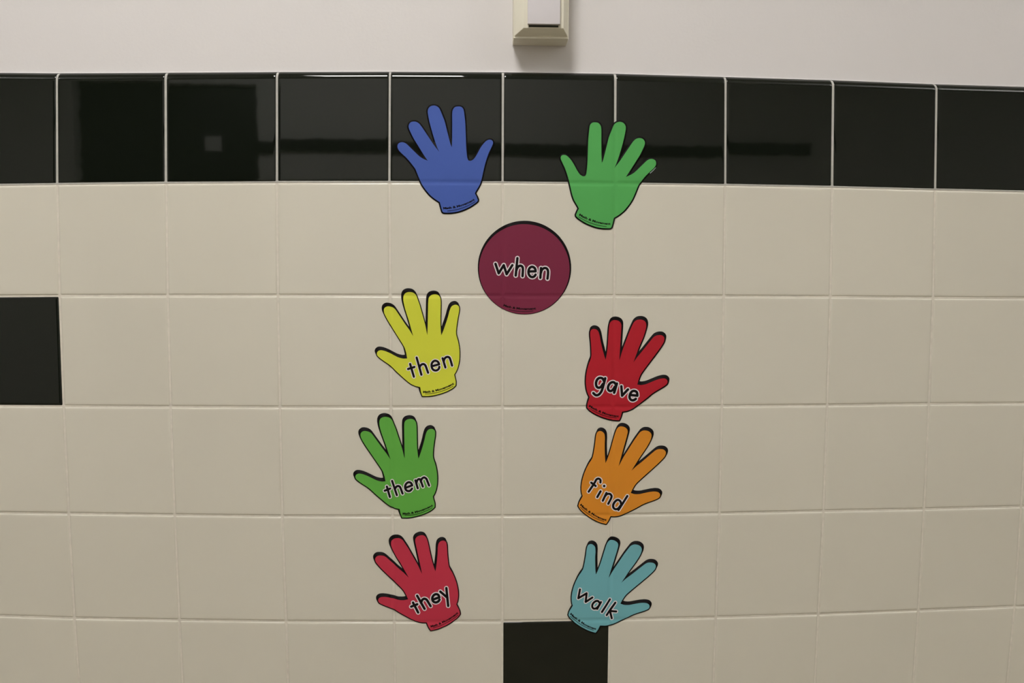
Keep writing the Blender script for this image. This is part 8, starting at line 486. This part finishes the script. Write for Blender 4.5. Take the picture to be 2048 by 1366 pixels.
STICKERS = [
 ('blue',  'hand_sticker', 'plain blue open hand sticker without a word, crossing the dark tile band', (0.062, 0.116, 0.424, 1)),
 ('green', 'hand_sticker', 'plain green open hand sticker without a word, crossing the dark tile band', (0.090, 0.398, 0.100, 1)),
 ('when',  'circle_sticker', 'round plum sticker with the word when on cream tile', (0.194, 0.021, 0.055, 1)),
 ('then',  'hand_sticker', 'yellow hand sticker with the word then on cream tile', (0.671, 0.696, 0.055, 1)),
 ('gave',  'hand_sticker', 'bright red hand sticker with the word gave, above the orange hand', (0.455, 0.013, 0.026, 1)),
 ('them',  'hand_sticker', 'green hand sticker with the word them, below the yellow hand', (0.124, 0.420, 0.064, 1)),
 ('find',  'hand_sticker', 'orange hand sticker with the word find on cream tile', (0.71, 0.262, 0.023, 1)),
 ('they',  'hand_sticker', 'crimson pink hand sticker with the word they, below the green hand', (0.540, 0.036, 0.071, 1)),
 ('walk',  'hand_sticker', 'teal blue hand sticker with the word walk, touching the dark bottom tile', (0.168, 0.440, 0.494, 1)),
]
for key, name, label, color in STICKERS:
    D = DECALS[key]
    xs = [p[0] for l in D['back'] for p in l]; zs = [p[1] for l in D['back'] for p in l]
    org = ((min(xs) + max(xs)) / 2, (min(zs) + max(zs)) / 2)
    lines = grid_lines(min(xs), max(xs), min(zs), max(zs))
    root = thing(name, label, 'sticker', (org[0] / 1000, 0, org[1] / 1000), 'word and hand stickers on the tiled wall')
    mat = new_mat(key + '_vinyl', color, 0.45, 0.25, noise=0.02, noise_scale=14)
    dark = new_mat(key + '_small_print', tuple(c * 0.10 for c in color[:3]) + (1,), 0.5, 0.3)
    link('outline', flat_shape(D['back'], 0.55, lines, org, True), M['black'], root)
    link('coloured_face', flat_shape([D['face']], 0.70, lines, org), mat, root)
    if 'letters' in D:
        word = link('word_outline', flat_shape(D['halo'], 0.80, lines, org), M['white'], root)
        for ch, loops in D['letters']:
            link('letter', flat_shape(loops, 0.90, lines, org), M['black'], word)
    link('maker_print', text_on_arc('Math & Movement', D['arc'], 2.8, 0.82, lines, org), M['black'], root)
    link('fine_print_line', thin_line(D['arc2'], 0.85, 0.82, lines, org), dark, root)
    if 'lift' in D:
        lift = flat_shape([D['lift']], 1.6, [], org)
        link('lifted_edge', lift, M['film'], root)

# ------------------------------------------------------------------ wall box at the top of the picture
BX0, BX1, BZ0, BZ1 = 12.0, 84.6, 1558.2, 1676.0
bxo = ((BX0 + BX1) / 2, BZ0)
dev = thing('wall_box', 'off-white surface-mounted box with sloped cover on painted wall above the tiles', 'wall box', (bxo[0] / 1000, Y_PLASTER, bxo[1] / 1000))
def L(x, y, z): return Vector(((x - bxo[0]) / 1000, (y - 10.0) / 1000, (z - bxo[1]) / 1000))
def loft(sections, cap=True):
    """Rectangular sections (x0, x1, z0, z1, y) joined into a closed shell."""
    bm = bmesh.new(); prev = None
    for x0, x1, z0, z1, y in sections:
        cur = [bm.verts.new(L(x, y, z)) for x, z in ((x0, z0), (x1, z0), (x1, z1), (x0, z1))]
        if prev:
            for i in range(4): bm.faces.new((prev[i], prev[(i + 1) % 4], cur[(i + 1) % 4], cur[i]))
        else: bm.faces.new(cur)
        prev = cur
    bm.faces.new(prev[::-1])
    bmesh.ops.recalc_face_normals(bm, faces=bm.faces)
    return bm
def soften(bm, w):
    es = [e for e in bm.edges]
    bmesh.ops.bevel(bm, geom=es, offset=w / 1000, segments=3, affect='EDGES', profile=0.5)
    return bm
link('back_box', soften(loft([(BX0, BX1, BZ0, BZ1, 10.0), (BX0, BX1, BZ0, BZ1, -25.0)]), 0.9), M['box'], dev, True)
link('cover', soften(loft([(BX0 + 1.2, BX1 - 1.2, BZ0 + 2.2, BZ1 - 2.2, -24.5), (BX0 + 2.0, BX1 - 1.6, BZ0 + 3.2, BZ1 - 3.2, -26.5),
                           (24.7, 76.7, 1568.6, BZ1 - 10.4, -36.0)]), 0.7), M['box'], dev, True)
link('front_panel', soften(loft([(29.9, 71.9, 1572.3, BZ1 - 14, -35.0), (29.9, 71.9, 1572.3, BZ1 - 14, -41.0)]), 0.6), M['panel'], dev, True)
link('slot_shade', loft([(31.5, 70.0, 1569.7, 1572.2, -35.5), (31.5, 70.0, 1569.7, 1572.2, -36.15)]), M['slot_shade'], dev)  # dark strip: shade in the gap under the panel, put in as colour

# ------------------------------------------------------------------ camera and world
w = bpy.data.worlds.new('room_world'); scene.world = w; w.use_nodes = True
w.node_tree.nodes['Background'].inputs[0].default_value = (0.02, 0.02, 0.02, 1)
cam = bpy.data.cameras.new('camera'); cam.sensor_fit = 'HORIZONTAL'; cam.sensor_width = 36.0
cam.lens = 1653.0 * 36.0 / 2048
cam.clip_start = 0.05
co = bpy.data.objects.new('camera', cam); COL.objects.link(co)
m = [[0.999363, 0.000179, -0.035678, -0.02853], [-0.035558, 0.086866, -0.995585, -1.13733], [0.002921, 0.99622, 0.086817, 1.25658]]
co.matrix_world = Matrix(m + [[0, 0, 0, 1]])
scene.camera = co
scene.view_settings.view_transform = 'Standard'
scene.view_settings.look = 'None'
scene.view_settings.exposure = 0.0
